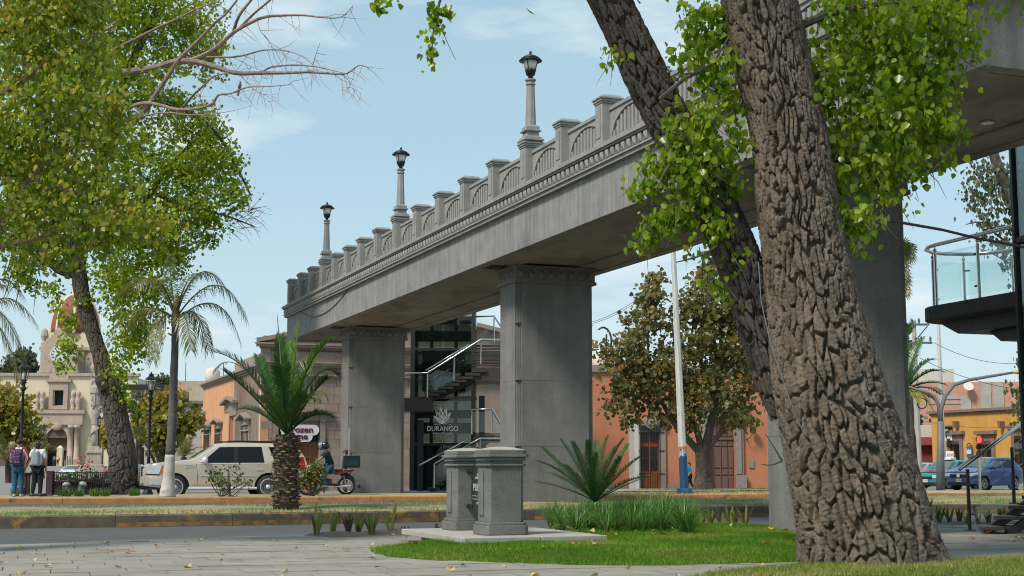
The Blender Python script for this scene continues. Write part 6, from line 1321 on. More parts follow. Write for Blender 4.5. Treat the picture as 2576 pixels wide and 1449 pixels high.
def limb(mb, pts, r0, r1, Y, n=8, dy=0.):
    P = [at(x, y, Y + dy * i / max(1, len(pts) - 1)) for i, (x, y) in enumerate(pts)]; Q = []
    for a, b, c, d in zip([P[0]] + P[:-2], P[:-1], P[1:], P[2:] + [P[-1]]):
        for t in (0, .33, .66): Q.append(.5 * ((2 * b) + (c - a) * t + (2 * a - 5 * b + 4 * c - d) * t * t + (-a + 3 * b - 3 * c + d) * t ** 3))
    Q.append(P[-1]); mb.tube(Q, [r0 + (r1 - r0) * i / (len(Q) - 1) for i in range(len(Q))], n); return Q
CWL = leafmat('cottonwood leaf', [(.09, .15, .014), (.2, .28, .02), (.31, .38, .03), (.43, .45, .06)], .55, .28)
CWN = leafmat('near cottonwood leaf', [(.075, .14, .012), (.17, .27, .018), (.27, .37, .025), (.4, .45, .05)], .55, .3)
OLV = leafmat('olive leaf', [(.08, .13, .018), (.17, .23, .03), (.28, .33, .04), (.38, .37, .06), (.45, .28, .06)], .52, .4)
# --- big leaning tree in front
bt = thing('leaning_cottonwood', 'huge leaning cottonwood with deeply cracked bark and two trunks in the right foreground', 'tree', (0, 0, 0))
YT = 16.
cl = [(2199, 1428, 176), (2176, 1304, 163), (2125, 1129, 153), (2078, 954, 138), (2047, 779, 116), (2014, 604, 104), (1999, 463, 99), (1981, 324, 94), (1937, 139, 95), (1910, 0, 94), (1886, -140, 92), (1870, -300, 88)]
pth = [at(x, y, YT) for x, y, h in cl]; pth[0].z = -.12
trunk('trunk', pth, [h / FV * YT * 1.0 for x, y, h in cl], 380, 760, BARK, bt, .085, .074, 4.6, .1, 3)
c2 = [(1990, 1040, 60), (1945, 930, 62), (1905, 800, 66), (1872, 690, 66), (1836, 600, 66), (1800, 520, 68), (1750, 420, 68), (1690, 320, 68), (1630, 205, 66), (1580, 95, 64), (1525, -20, 62), (1460, -150, 60)]
trunk('second_trunk', [at(x, y, YT + .42) for x, y, h in c2], [h / FV * YT * .86 for x, y, h in c2], 220, 520, barkmat('shaded trunk bark', (.085, .07, .058), (.045, .036, .03)), bt, .065, .066, 4.6, 0, 8)  # darker copy of the bark, painting in this trunk's shade
tw = MB()
for pts, r0 in (([(2030, 200), (2120, 160), (2240, 150), (2360, 170)], .05), ([(2050, 400), (2130, 380), (2220, 330), (2320, 330)], .035), ([(2075, 560), (2120, 545), (2170, 560), (2200, 590)], .02), ([(1760, 430), (1720, 400), (1680, 420), (1650, 480)], .03), ([(1830, 600), (1770, 640), (1700, 660)], .02), ([(1940, 100), (2100, 30), (2250, 10), (2400, 40)], .06), ([(1660, 250), (1720, 200), (1790, 160), (1840, 80)], .03), ([(1990, 440), (1900, 300), (1860, 200)], .02)):
    tw = MB(); limb(tw, pts, r0, .006, YT + .1, 6, -.4); tw.build('limb', BARKG, bt)
tw = MB()
for k, ang in enumerate((-1.1, -.3, .5, 1.2)):
    tw = MB(); b_ = at(1870, -300, YT) - Vector((0, 0, .4)); tw.tube([b_, b_ + Vector((math.sin(ang) * 1.5, .4 * k - .6, 1.6)), b_ + Vector((math.sin(ang) * 3.2, .8 * k - 1.2, 3.0))], [.25, .15, .04], 8); tw.build('limb', BARK, bt)
tw = MB(); b_ = at(1460, -150, YT + .42) - Vector((0, 0, .1)); tw.tube([b_, b_ + Vector((-1.2, .2, 1.2)), b_ + Vector((-3.0, .3, 2.6))], [.2, .12, .03], 8); tw.build('limb', BARK, bt)
B1 = [(2150, 60, 120), (2290, 60, 130), (2400, 70, 70), (2100, 200, 90), (2230, 210, 120), (2350, 200, 85), (2420, 150, 40), (2120, 330, 70), (2220, 330, 85), (2310, 330, 70), (2370, 300, 45), (2110, 440, 50), (2200, 430, 60), (2270, 410, 45), (2120, 530, 42), (2170, 560, 40), (2145, 610, 30), (2210, 520, 30), (2380, 385, 16), (2330, 420, 18), (2250, 470, 20)]
C, v = clumps(B1, YT, 700, 9, .085, 5, .9, .6, 1.5); leaves('crown', C, .088, CWN, bt, True, .6, 5, v)
B2 = [(1760, 50, 60), (1830, 40, 50), (1720, 120, 40), (1800, 160, 60), (1840, 250, 45), (1770, 290, 55), (1720, 340, 55), (1790, 380, 60), (1840, 350, 35), (1690, 420, 45), (1750, 470, 60), (1640, 450, 30), (1600, 470, 18), (1650, 400, 25), (1700, 540, 35), (1640, 560, 28), (1620, 590, 14), (1800, 560, 30), (1750, 620, 14), (1730, 530, 30), (1850, 460, 30), (1540, 130, 12), (1700, 300, 30), (1780, 700, 10), (1830, 720, 14), (1850, 640, 14)]
C, v = clumps(B2, YT, 360, 8, .08, 6, .9, .6, 1.3); leaves('crown', C, .085, CWN, bt, True, .6, 6, v)
B3 = [(1090, 10, 14), (1100, 40, 14), (1085, 90, 12), (1110, 75, 10), (1080, 130, 8), (1090, 165, 7), (1125, 20, 14), (1145, 155, 4), (960, 2, 14), (1000, 0, 10), (2300, 525, 6)]
tw = MB(); rr = random.Random(31)
for b in B1 + B2:
    for k in range(max(2, int(b[2] / 11))):
        p = at(b[0] + rr.uniform(-.8, .8) * b[2], b[1] + rr.uniform(-.9, .5) * b[2], YT + rr.uniform(-.35, .35)); d = Vector((rr.uniform(-.3, .3), rr.uniform(-.2, .2), -rr.uniform(.15, .45))); tw.tube([p, p + d * .5 + Vector((rr.uniform(-.05, .05), 0, 0)), p + d], [.007, .005, .002], 4)
tag(tw.build('twig', BARKG, bt), kind='stuff')
C, v = clumps(B3, YT, 60, 4, .045, 7, .9, .5); leaves('crown', C, .075, CWN, bt, True, .6, 7, v)
tw = MB(); limb(tw, [(1500, -200), (1250, -120), (1130, -40), (1100, 30), (1088, 100), (1085, 180)], .03, .003, YT, 6); limb(tw, [(1100, 30), (1118, 90), (1146, 150)], .006, .003, YT, 5); tw.build('hanging_twig', BARKD, bt)
B4 = [(1500, -330, 260), (1900, -420, 330), (2300, -330, 330), (1300, -260, 160), (2500, -180, 200)]
C, v = clumps(B4, YT, 620, 10, .22, 9, .8, .3, 1.6); leaves('crown', C, .13, CWN, bt, False, .5, 9, v)
tw = MB(); limb(tw, [(1968, 1160), (1950, 1130), (1925, 1090)], .012, .004, YT - .5, 5); limb(tw, [(1968, 1160), (1940, 1170), (1915, 1168)], .01, .004, YT - .5, 5); tw.build('bare_twig', BARKD, bt)
tag(MB().tube([at(x, y, YT - .62 + .05 * i) for i, (x, y) in enumerate(((1908, 660), (1915, 760), (1940, 870), (1985, 1000), (2025, 1100), (2043, 1112)))], .005, 5).build('thin_wire', pm('pale wire', (.2, .24, .26), .5, .1)), 'thin pale wire running down the bark of the leaning tree', 'wire')
# --- left cottonwood with dead branches
la = thing('left_cottonwood', 'tall cottonwood with dark fissured trunk and dead bare branches on the left', 'tree', (0, 0, 0))
YA = 48.9
tl = [(311, 1246, 40), (308, 1138, 36), (293, 1055, 32), (279, 983, 32), (264, 944, 25), (250, 888, 20), (232, 833, 19), (218, 790, 20), (206, 743, 21), (197, 678, 20), (196, 640, 16)]
pth = [at(x, y, YA) for x, y, h in tl]; pth[0].z = .1
trunk('trunk', pth, [h / FV * YA * .94 for x, y, h in tl], 170, 460, BARKG, la, .05, .1, 3.6, .1, 5)
MB().tube([at(262, 975, YA - .35), at(250, 955, YA - .5), at(246, 945, YA - .55)], [.2, .17, .12], 10).build('branch_stub', BARKG, la)
lb_ = MB()
for pts, r0, r1 in (([(197, 668), (215, 560), (260, 400), (300, 260), (330, 160), (400, 10), (430, -150)], .26, .1), ([(215, 560), (330, 545), (385, 480), (430, 410), (520, 330)], .16, .04), ([(197, 668), (150, 560), (120, 400), (100, 200), (110, 0), (100, -150)], .24, .1), ([(260, 400), (200, 250), (240, 60), (290, -80)], .17, .07), ([(197, 690), (146, 676), (112, 639), (60, 600), (0, 590)], .2, .08), ([(300, 260), (430, 260), (540, 330), (600, 430), (630, 490)], .1, .03), ([(350, 470), (470, 520), (560, 540), (640, 570)], .08, .02)): 
    lb_ = MB(); limb(lb_, pts, r0, r1, YA); lb_.build('limb', BARKD, la)
def z8(x, y): return (600 + x / 3.22) * K, y / 3.22 * K
DB = [([(-460, 880), (-180, 840), (0, 800), (200, 740), (450, 750), (700, 820), (900, 880), (1100, 885), (1300, 880), (1500, 880), (1800, 870), (2100, 890), (2260, 885), (2400, 790), (2520, 820)], .13, .012), ([(300, 745), (400, 720), (560, 650), (700, 560), (890, 390), (1100, 270), (1270, 205), (1500, 185), (1750, 185), (1970, 210), (2190, 205), (2330, 70)], .1, .01), ([(890, 390), (1000, 300), (1150, 150), (1330, 0), (1400, -90)], .05, .03), ([(890, 370), (960, 180), (1100, 0), (1160, -90)], .06, .035), ([(-420, 1600), (-180, 1320), (0, 1060), (120, 880), (240, 700), (450, 500), (650, 290), (800, 160), (930, 0)], .1, .03), ([(-560, 600), (-200, 420), (0, 320), (200, 230), (440, 110), (720, 10)], .06, .02), ([(560, 690), (830, 690), (1000, 670), (1200, 615), (1350, 600), (1560, 620), (1750, 700), (1850, 790)], .04, .01), ([(1250, 860), (1350, 810), (1600, 785), (1850, 800), (2000, 830), (2250, 890)], .035, .014), ([(-760, 1560), (-440, 1330), (-200, 1245), (0, 1270), (200, 1320), (450, 1310), (640, 1245), (700, 1150), (850, 1130), (1050, 1055), (1250, 1045), (1540, 1025), (1600, 980)], .075, .008), ([(270, 1300), (400, 1150), (540, 1020), (650, 920), (830, 880)], .05, .02), ([(960, 890), (1090, 1040), (1200, 1130), (1350, 1260)], .018, .006), ([(1840, 800), (1870, 700), (1930, 520)], .015, .006), ([(2090, 890), (2200, 985), (2200, 1110)], .015, .006), ([(2200, 1050), (2320, 1060), (2420, 1120)], .01, .005), ([(1180, 260), (1210, 370), (1300, 470), (1380, 590), (1600, 720), (1750, 760)], .018, .006), ([(900, 700), (1100, 800), (1250, 860)], .014, .007), ([(-560, 1500), (-150, 1390), (100, 1360), (400, 1390), (760, 1360)], .04, .012), ([(1500, 880), (1700, 860), (1900, 840)], .012, .006)]
mb = MB(); rr = random.Random(4); allp = []
for pts, r0, r1 in DB: allp.append((limb(mb, [z8(*p) for p in pts], r0, r1, YA - 1.0, 7, -3.2), r0, r1))
for Q, r0, r1 in allp:
    for i in range(2, len(Q), 1):
        if rr.random() < .62:
            p = Q[i]; a = rr.uniform(-1.1, .4) if rr.random() < .5 else rr.uniform(-2.2, -1.0); ln = rr.uniform(.2, 1.0); d = Vector((math.cos(a), rr.uniform(-.3, .3), math.sin(a))); q = p + d * ln * .5; e = q + (d + Vector((rr.uniform(-.5, .5), 0, rr.uniform(-.6, .2)))) * ln * .5; mb.tube([p, q, e], [.011, .008, .004], 4)
            if rr.random() < .6: mb.tube([q, q + Vector((rr.uniform(-.3, .4), 0, rr.uniform(-.4, .1)))], [.006, .003], 4)
tag(mb.build('dead_branch', BARKP, la), kind='stuff')
mb = MB()      # twiggy ends right of the crown
for k in range(40):
    x, y = rr.uniform(560, 640), rr.uniform(510, 580); p = at(x, y, YA); a = rr.uniform(-.9, .9); d = Vector((math.cos(a), 0, math.sin(a))) * rr.uniform(.3, .6); mb.tube([p, p + d, p + d * 1.5 + Vector((0, 0, rr.uniform(-.3, .3)))], [.012, .008, .004], 4)
for k in range(26):
    x, y = rr.uniform(-10, 100), rr.uniform(620, 720); p = at(x, y, YA); a = rr.uniform(-2.6, 2.6); d = Vector((math.cos(a), 0, math.sin(a))) * rr.uniform(.4, .9); mb.tube([p, p + d, p + d * 1.5 + Vector((0, 0, rr.uniform(-.3, .3)))], [.025, .014, .005], 4)
tag(mb.build('twig', BARKD, la), kind='stuff')
BA = [(330, 40, 170), (470, 60, 105), (530, 130, 60), (250, 200, 150), (420, 230, 120), (510, 320, 75), (550, 400, 65), (590, 480, 48), (470, 430, 110), (350, 400, 130), (420, 560, 105), (520, 540, 70), (330, 590, 110), (290, 700, 85), (340, 780, 75), (330, 860, 62), (300, 940, 45), (315, 1000, 25), (390, 720, 55), (385, 830, 35), (430, 640, 60), (185, 800, 24), (205, 760, 24), (150, 765, 16), (120, 715, 26), (170, 865, 26), (158, 910, 22), (160, 955, 10), (70, 680, 45), (60, 600, 70), (140, 590, 70), (200, 480, 110), (80, 420, 110), (300, -120, 200), (480, -120, 120), (100, -60, 180), (120, 160, 140)]
C, v = clumps(BA, YA, 4300, 15, .17, 11, .8, .5, 1.2, 1.8); 
PXA = 1288 + C[:, 0] / C[:, 1] * FV; PYA = HOR - (C[:, 2] - HC) / C[:, 1] * FV; keep = np.ones(len(C), bool)
for hx, hy, rx, ry in ((520, 215, 75, 30), (440, 190, 50, 22), (560, 120, 40, 22), (600, 250, 60, 30), (120, 690, 60, 20)): keep &= ((PXA - hx) / rx) ** 2 + ((PYA - hy) / ry) ** 2 + rng.normal(0, .45, len(C)) > 1   # openings between the boughs
leaves('crown', C[keep], .14, CWL, la, False, .5, 11, v[keep])
# dove on the dead branch
bq = at(*z8(962, 1080), YA - 1 - 3.2 * .62); bd = thing('dove', 'small grey dove perched on a bare branch against the sky', 'bird', bq, R(-60)); DOVE = pm('dove grey', (.17, .13, .13), .8, .2, 30)
skinm('body', [(0, 0, .1), (.03, 0, .17), (.05, 0, .23), (.06, 0, .27), (-.05, 0, .05), (-.12, 0, -.05)], [(0, 1), (1, 2), (2, 3), (0, 4), (4, 5)], [.06, .05, .03, .03, .04, .02], DOVE, bd)
MB().tube([(.09, 0, .27), (.12, 0, .26)], [.009, .003], 5).build('beak', BLACK, bd); MB().prism([(-.06, .04), (-.09, -.01), (-.2, -.16), (-.16, -.18), (-.04, .0)], -.03, .03, 'y').build('tail', DOVE, bd)
for s_ in (-1, 1): MB().tube([(0, s_ * .02, .05), (.01, s_ * .02, 0)], .006, 5).build('foot', AMBER, bd)
# --- near olive-tinted foliage at the left edge
lo_ = thing('near_left_cottonwood', 'nearer cottonwood whose olive yellow leafy branches fill the left edge', 'tree', (0, 0, 0)); YB = 19.5
t0 = at(-260, 1174, 18.3); trunk('trunk', [Vector((t0.x, 18.3, -.05)), Vector((t0.x, 18.3, 1.5)), Vector((t0.x - .05, 18.5, 3.0)), Vector((t0.x - .1, 18.8, 5)), Vector((t0.x - .2, 19, 8))], [.5, .42, .36, .3, .15], 60, 120, BARK, lo_, .04, .12, 2.4, .05, 2)
mb = MB()
for pts, r0 in (([(-250, 820), (-110, 700), (0, 570), (60, 470), (130, 400), (250, 330)], .11), ([(-270, 480), (-90, 300), (60, 200), (180, 120), (300, 60)], .09), ([(-250, 720), (-60, 640), (90, 600), (220, 570), (390, 600)], .05), ([(-280, 300), (-80, 120), (100, 40), (250, -80)], .08), ([(60, 470), (180, 480), (300, 520)], .04)): 
    mb = MB(); limb(mb, pts, r0, .01, YB, 7); mb.build('limb', BARKP, lo_)
BB = [(50, 90, 130), (150, 50, 110), (230, 150, 90), (100, 270, 140), (220, 290, 90), (270, 350, 55), (130, 420, 120), (50, 520, 100), (190, 510, 95), (280, 550, 75), (350, 550, 55), (395, 580, 35), (240, 600, 50), (150, 630, 45), (60, 640, 40), (0, 350, 110), (290, 260, 45), (310, 470, 45), (40, -80, 140), (200, -60, 120)]
C, v = clumps(BB, YB, 1250, 11, .11, 12, .85, .6, 1.2, 2.0); leaves('crown', C, .08, OLV, lo_, True, .55, 12, np.clip(v * .8 + .12, 0, 1))
# --- sycamore by the terracotta house
sy = thing('sycamore', 'olive brown sycamore growing before the terracotta house', 'tree', (0, 0, 0)); YS = 61.; SYL = leafmat('sycamore leaf', [(.06, .075, .02), (.12, .125, .035), (.18, .165, .06), (.22, .19, .08), (.34, .2, .04)], .4, .45)
pth = [at(x, y, YS) for x, y in ((1768, 1236), (1767, 1200), (1767, 1160), (1768, 1138))]; pth[0].z = -.05
trunk('trunk', pth, [.46, .3, .29, .33], 40, 60, BARKD, sy, .02, .1, 2.5, .12)
mb = MB()
for pts, r0 in (([(1762, 1140), (1730, 1105), (1700, 1070), (1670, 1020), (1640, 960), (1630, 860), (1640, 720)], .17), ([(1766, 1140), (1755, 1090), (1735, 1040), (1720, 980), (1700, 900), (1690, 800)], .16), ([(1770, 1140), (1785, 1080), (1800, 1010), (1810, 920), (1815, 800), (1820, 680)], .2), ([(1775, 1135), (1810, 1090), (1840, 1040), (1870, 980), (1880, 900)], .13), ([(1700, 1070), (1650, 1030), (1590, 990), (1540, 950)], .08), ([(1800, 1010), (1770, 930), (1750, 840), (1760, 740)], .1), ([(1790, 1120), (1830, 1080), (1880, 1060)], .06)): 
    mb = MB(); limb(mb, pts, r0, .02, YS); mb.build('limb', BARKD, sy)
BS = [(1640, 735, 40), (1645, 700, 18), (1625, 800, 60), (1600, 880, 75), (1560, 940, 60), (1640, 960, 75), (1560, 1010, 42), (1590, 1050, 25), (1700, 930, 85), (1760, 760, 70), (1810, 710, 60), (1850, 790, 65), (1780, 850, 95), (1860, 890, 75), (1800, 980, 85), (1720, 1030, 60), (1860, 1030, 50), (1510, 880, 20), (1800, 650, 30), (1775, 690, 28), (1720, 780, 35), (1880, 700, 40), (1890, 960, 40), (1835, 1065, 22), (1665, 1050, 20)]
C, v = clumps(BS, YS, 1050, 12, .2, 13, .8, .2, 1.1, 2.2); leaves('crown', C, .2, SYL, sy, True, .35, 13, v)
# --- magnolias
MGL = leafmat('magnolia leaf', [(.06, .095, .016), (.15, .18, .025), (.28, .25, .04), (.38, .25, .05), (.25, .24, .12)], .3, .32)
def bushtree(name, label, base, Y, blobs, nc, nl, cr, sz, mat, seed, cat='tree', r0=.1, heart=False, bm=None, stems=None, droop=.2):
    o = thing(name, label, cat, (0, 0, 0)); mb = MB(); b0 = gp(base[0], base[1], 0) if False else at(base[0], base[1], Y)
    for b in (stems or blobs):
        mb.tube([b0, b0.lerp(at(b[0], b[1], Y), .5) + Vector((0, 0, .15)), at(b[0], b[1], Y)], [r0, r0 * .6, r0 * .2], 6)
    mb.build('stem' if cat != 'tree' else 'trunk', bm or BARKD, o); C, v = clumps(blobs, Y, nc, nl, cr, seed, .8, 0, 1.1, 2.2); leaves('crown' if cat == 'tree' else 'foliage', C, sz, mat, o, heart, droop, seed, v); return o
bushtree('magnolia', 'yellowish magnolia tree at the left edge behind the couple', (30, 1215), 62, [(10, 1000, 40), (45, 1040, 45), (20, 1080, 50), (68, 1080, 28), (85, 1105, 18), (60, 1115, 24), (-10, 1060, 50)], 210, 11, .24, .27, MGL, 21)
bushtree('magnolia', 'dark green magnolia with yellow tips behind the parked car', (405, 1200), 64, [(400, 1020, 30), (440, 1010, 28), (420, 1060, 42), (380, 1080, 32), (450, 1060, 32), (400, 1110, 32), (475, 1075, 18), (492, 1055, 10), (500, 1035, 8), (440, 1095, 25), (350, 1090, 20)], 210, 11, .22, .27, MGL, 22)
bushtree('magnolia', 'small magnolia behind the stone column base', (285, 1190), 110, [(275, 1090, 22), (285, 1060, 20), (262, 1110, 14), (300, 1100, 20)], 70, 11, .35, .4, MGL, 23)
bushtree('magnolia', 'pale magnolia partly hidden behind the left cottonwood trunk', (350, 1190), 75, [(345, 1020, 22), (355, 1050, 22), (340, 1075, 18)], 60, 10, .25, .3, MGL, 24)
# --- distant trees
FAR = leafmat('distant leaf', [(.05, .07, .03), (.09, .11, .05), (.13, .14, .07)], .2, .6)
bushtree('distant_tree', 'rounded grey green eucalyptus far behind the church on the left', (48, 960), 300, [(40, 915, 18), (60, 900, 22), (72, 925, 18), (45, 935, 20)], 130, 11, .8, 1.0, FAR, 31)
bushtree('distant_tree', 'distant low tree at the very left above the church roof', (5, 965), 300, [(0, 940, 16), (12, 950, 12), (-12, 945, 14)], 60, 11, .8, 1.0, FAR, 32)
bushtree('distant_tree', 'dark distant tree behind the lamp above the black roof', (410, 1000), 200, [(400, 970, 12), (415, 963, 14), (425, 975, 12), (405, 982, 14)], 80, 11, .5, .6, FAR, 33)
bushtree('distant_tree', 'wispy casuarina behind the right palms', (2270, 1150), 112, [(2245, 900, 18), (2265, 880, 14), (2300, 1080, 22), (2255, 1060, 22), (2320, 1095, 14), (2260, 960, 16)], 100, 9, .4, .5, FAR, 34)
EUL = leafmat('eucalyptus leaf', [(.05, .075, .03), (.1, .12, .05), (.15, .15, .08)], .25, .45)
eu = thing('eucalyptus', 'eucalyptus with drooping leaves and bare twigs at the upper right corner', 'tree', (0, 0, 0)); mb = MB(); YE = 46
for pts, r0, r1 in (([(2660, 1200), (2640, 900), (2600, 640), (2545, 500), (2510, 420), (2490, 350)], .4, .14), ([(2545, 500), (2500, 450), (2470, 470)], .06, .02), ([(2590, 640), (2520, 600), (2470, 560), (2430, 565)], .05, .015), ([(2600, 700), (2500, 640), (2460, 625)], .03, .01), ([(2640, 900), (2580, 870), (2570, 900)], .05, .02)): 
    mb = MB(); limb(mb, pts, r0, r1, YE); mb.build('trunk' if r0 > .3 else 'limb', BARKG, eu)
C, v = clumps([(2480, 420, 35), (2450, 470, 22), (2500, 480, 35), (2480, 530, 25), (2540, 440, 40), (2550, 560, 35), (2510, 600, 25), (2560, 640, 35), (2490, 560, 18), (2565, 900, 14), (2560, 950, 16), (2570, 1000, 16), (2560, 1030, 12), (2620, 500, 80), (2640, 700, 80)], YE, 330, 10, .2, 14, 1.2, 1.0, 1.1); leaves('crown', C, .17, EUL, eu, False, .8, 14, v)
# ---------------------------------------------------------------- palms and low plants
def frond(name, P0, P1, P2, n, L, wd, mat, parent, alpha=50, droop=.25, vee=.35, seed=0, r0=.02, val=.5, start=.12, dead=None, roll=0.):
    r = np.random.default_rng(seed); V = []; Fs = []; A = []
    B = lambda t: P0 * (1 - t) ** 2 + P1 * 2 * t * (1 - t) + P2 * t * t
    pts = [B(t) for t in np.linspace(0, 1, 13)]; mb = MB(); mb.tube(pts, [r0 * (1 - .85 * i / 12) for i in range(13)], 5); V += mb.v; Fs += mb.f; A += [val * .6] * len(mb.v)
    for k in range(n):
        t = start + (1 - start) * (k + .5) / n; p = B(t); tg = (B(min(1, t + .02)) - B(t - .02)).normalized(); sd = tg.cross(Vector((0, 0, 1)))
        sd = sd.normalized() if sd.length > .05 else Vector((1, 0, 0)); up = sd.cross(tg)
        if roll: sd, up = sd * math.cos(roll) + up * math.sin(roll), up * math.cos(roll) - sd * math.sin(roll)
        ll = L * (.35 + .65 * math.sin(PI * min(1, (t - start) / (1 - start) * .85 + .12)) ** .7) * r.uniform(.85, 1.12); al = R(alpha) * (1 - .45 * t) * r.uniform(.85, 1.15)
        for s in (-1, 1):
            d = (sd * s * math.sin(al) + tg * math.cos(al) + up * vee * r.uniform(.5, 1.4)).normalized(); w = d.cross(up).normalized() * wd * .5; z = Vector((0, 0, -1)) * droop * ll * r.uniform(.5, 1.5)
            b = len(V); m = p + d * ll * .55 + z * .25; e = p + d * ll * .95 + z
            V += [tuple(p - w * .6), tuple(p + w * .6), tuple(m + w), tuple(m - w), tuple(e)]; Fs += [(b, b + 1, b + 2, b + 3), (b + 3, b + 2, b + 4)]; a = min(1, max(0, val + r.normal(0, .12) + (dead * t if dead else 0))); A += [a] * 5
    return mesh(name, V, Fs, mat, parent, False, A)
QPL = leafmat('queen palm leaf', [(.03, .05, .02), (.07, .1, .025), (.17, .17, .045), (.3, .24, .08)], .3, .4)
DPL = leafmat('date palm leaf', [(.022, .065, .02), (.045, .115, .025), (.11, .21, .025), (.4, .32, .06)], .25, .35)
CYL = leafmat('cycad leaf', [(.015, .045, .014), (.03, .085, .018), (.06, .14, .03), (.12, .2, .05)], .25, .65)
# queen palm with whitewashed foot
def qpalm(label, base, Y, path, fr, seed, painted):
    o = thing('queen_palm', label, 'palm', (0, 0, 0)); P = [at(x, y, Y) for x, y, h in path]; P[0].z = .19; rad = [h / FV * Y for x, y, h in path]; mb = MB(); Q = []; RR = []
    for i in range(len(P) - 1):
        for t in np.linspace(0, 1, 8, endpoint=False): Q.append(P[i].lerp(P[i + 1], t)); RR.append((rad[i] + (rad[i + 1] - rad[i]) * t) * (1.04 if len(Q) % 4 == 0 else 1))
    k = int(16) if painted else 0
    if painted: MB().tube(Q[:k + 1], RR[:k + 1], 14).build('whitewashed_foot', pm('whitewash', (.46, .43, .41), .9, .14, 3, .3, 20, c2=(.28, .26, .25), lo=.58, hi=.7, sc2=4), o, True)
    MB().tube(Q[k:], RR[k:], 14).build('trunk', pm('palm grey trunk', (.11, .1, .095), .9, .25, 4, .4, 20, stretch=(1, 1, 2.5)), o, True)
    top = P[-1]; MB().tube([top - Vector((0, 0, .1)), top + Vector((0, 0, .5)), top + Vector((.02, 0, .9))], [.13, .12, .05], 9).build('crown_shaft', pm('crown shaft', (.16, .14, .05), .7, .3, 6), o, True)
    for i, (b, c, t, dy, val) in enumerate(fr): frond('frond', at(*b, Y), at(*c, Y + dy * .5), at(*t, Y + dy), 46, .52, .028, QPL, o, 62, .75, .1, seed + i, .028, val)
    return o
qpalm('tall slender palm with whitewashed foot and arching fronds before the parked car', None, 43.5, [(421, 1250, 21), (424, 1205, 14.5), (428, 1144, 12), (434, 1050, 11), (437, 950, 10), (440, 880, 9), (441, 812, 9)],
      [((447, 785), (500, 610), (575, 735), .6, .2), ((450, 790), (555, 640), (618, 800), -.4, .15), ((450, 800), (560, 700), (606, 865), .3, .15), ((435, 785), (380, 640), (300, 740), .5, .6), ((436, 800), (330, 720), (256, 880), -.6, .65), ((441, 780), (425, 690), (430, 648), .8, .4), ((440, 790), (400, 660), (345, 715), -1.2, .6), ((438, 800), (395, 760), (385, 905), -.8, .6), ((446, 800), (500, 740), (525, 880), 1.2, .3), ((444, 790), (470, 670), (510, 690), -1.6, .3), ((436, 800), (370, 740), (330, 830), 1.4, .5), ((444, 800), (470, 760), (480, 880), -1.8, .5)], 40, True)  # right-hand fronds toned dark to paint them as silhouettes
qpalm('palm at the left edge with only its arching fronds in the picture', None, 44, [(-72, 1250, 20), (-70, 1144, 12), (-66, 1000, 10), (-60, 840, 9)], [((-58, 800), (20, 690), (95, 820), .3, .55), ((-58, 800), (0, 720), (60, 900), -.4, .5), ((-58, 790), (-10, 640), (60, 745), .6, .5), ((-60, 790), (-90, 620), (-150, 700), 0, .5), ((-60, 800), (-120, 720), (-170, 860), .5, .5), ((-60, 790), (-40, 680), (10, 720), -1.2, .5), ((-58, 810), (10, 770), (45, 960), .8, .6)], 70, False)
# stout date palm on the median
dp = thing('date_palm', 'stout young date palm with shaggy trunk standing on the road median', 'palm', (0, 0, 0)); YD = 30.6
b0 = at(718, 1283, YD); b0.z = .2; tp = at(722, 1098, YD)
MB().tube([b0, b0.lerp(tp, .2), b0.lerp(tp, .6), tp], [.27, .24, .23, .2], 16).build('trunk', pm('palm boots', (.1, .075, .055), .95, .3, 12, .6, 30), dp, True)
mb = MB(); mb.add([(-.045, 0, -.05), (.045, 0, -.05), (.06, .05, .05), (-.06, .05, .05), (-.03, .11, .06), (.03, .11, .06), (0, .0, .09)], [(0, 1, 2, 3), (3, 2, 5, 4), (3, 4, 6), (4, 5, 6), (5, 2, 6)])
BOOT = pm('cut leaf base', (.2, .145, .1), .95, .35, 25, .6, 40, rand=.5); lb0 = mb.build('leaf_base', BOOT, dp); ax_ = tp - b0; k = 0
for i in range(210):
    t = (i + .5) / 210; a = i * 2.39996; p = b0 + ax_ * t; rr_ = .235 - .02 * t; o = lb0 if i == 0 else dup(lb0, dp); o.location = p + Vector((math.cos(a), math.sin(a), 0)) * rr_; o.rotation_euler = (random.uniform(-.2, .3), random.uniform(-.2, .2), a - PI / 2); o.scale = (random.uniform(.75, 1.2),) * 3
bs = (722, 1092)
for i, (c, t, dy, val, vee) in enumerate((((700, 960), (705, 848), .3, .35, .3), ((738, 930), (753, 818), .1, .62, .3), ((768, 890), (832, 856), -.3, .6, .25), ((800, 880), (848, 945), .3, .3, .3), ((800, 960), (822, 956), -.2, .25, .3), ((700, 900), (713, 925), -1.5, .25, .35), ((640, 900), (536, 885), .2, .25, .4), ((640, 990), (565, 935), -.6, .2, .35), ((790, 1020), (836, 1050), -.3, .25, .3), ((650, 1020), (600, 1030), .4, .2, .3), ((760, 960), (795, 1010), -1.3, .25, .3), ((670, 960), (650, 900), .9, .3, .3), ((750, 940), (790, 900), 1.1, .4, .3), ((680, 1000), (650, 1000), -1.4, .2, .3), ((730, 920), (725, 860), 1.2, .5, .3))):
    frond('frond', at(*bs, YD), at(*c, YD + dy * .4), at(*t, YD + dy), 84, .4, .025, DPL, dp, 50, .12, vee, 100 + i, .03, val)
frond('dry_frond', at(*bs, YD), at(800, 940, YD - .5), at(822, 1000, YD - .5), 26, .3, .025, QPL, dp, 40, .6, .1, 140, .02, .85)
frond('dry_frond', at(*bs, YD), at(600, 850, YD), at(541, 930, YD), 20, .22, .02, QPL, dp, 40, .6, .1, 141, .02, .5, .7)
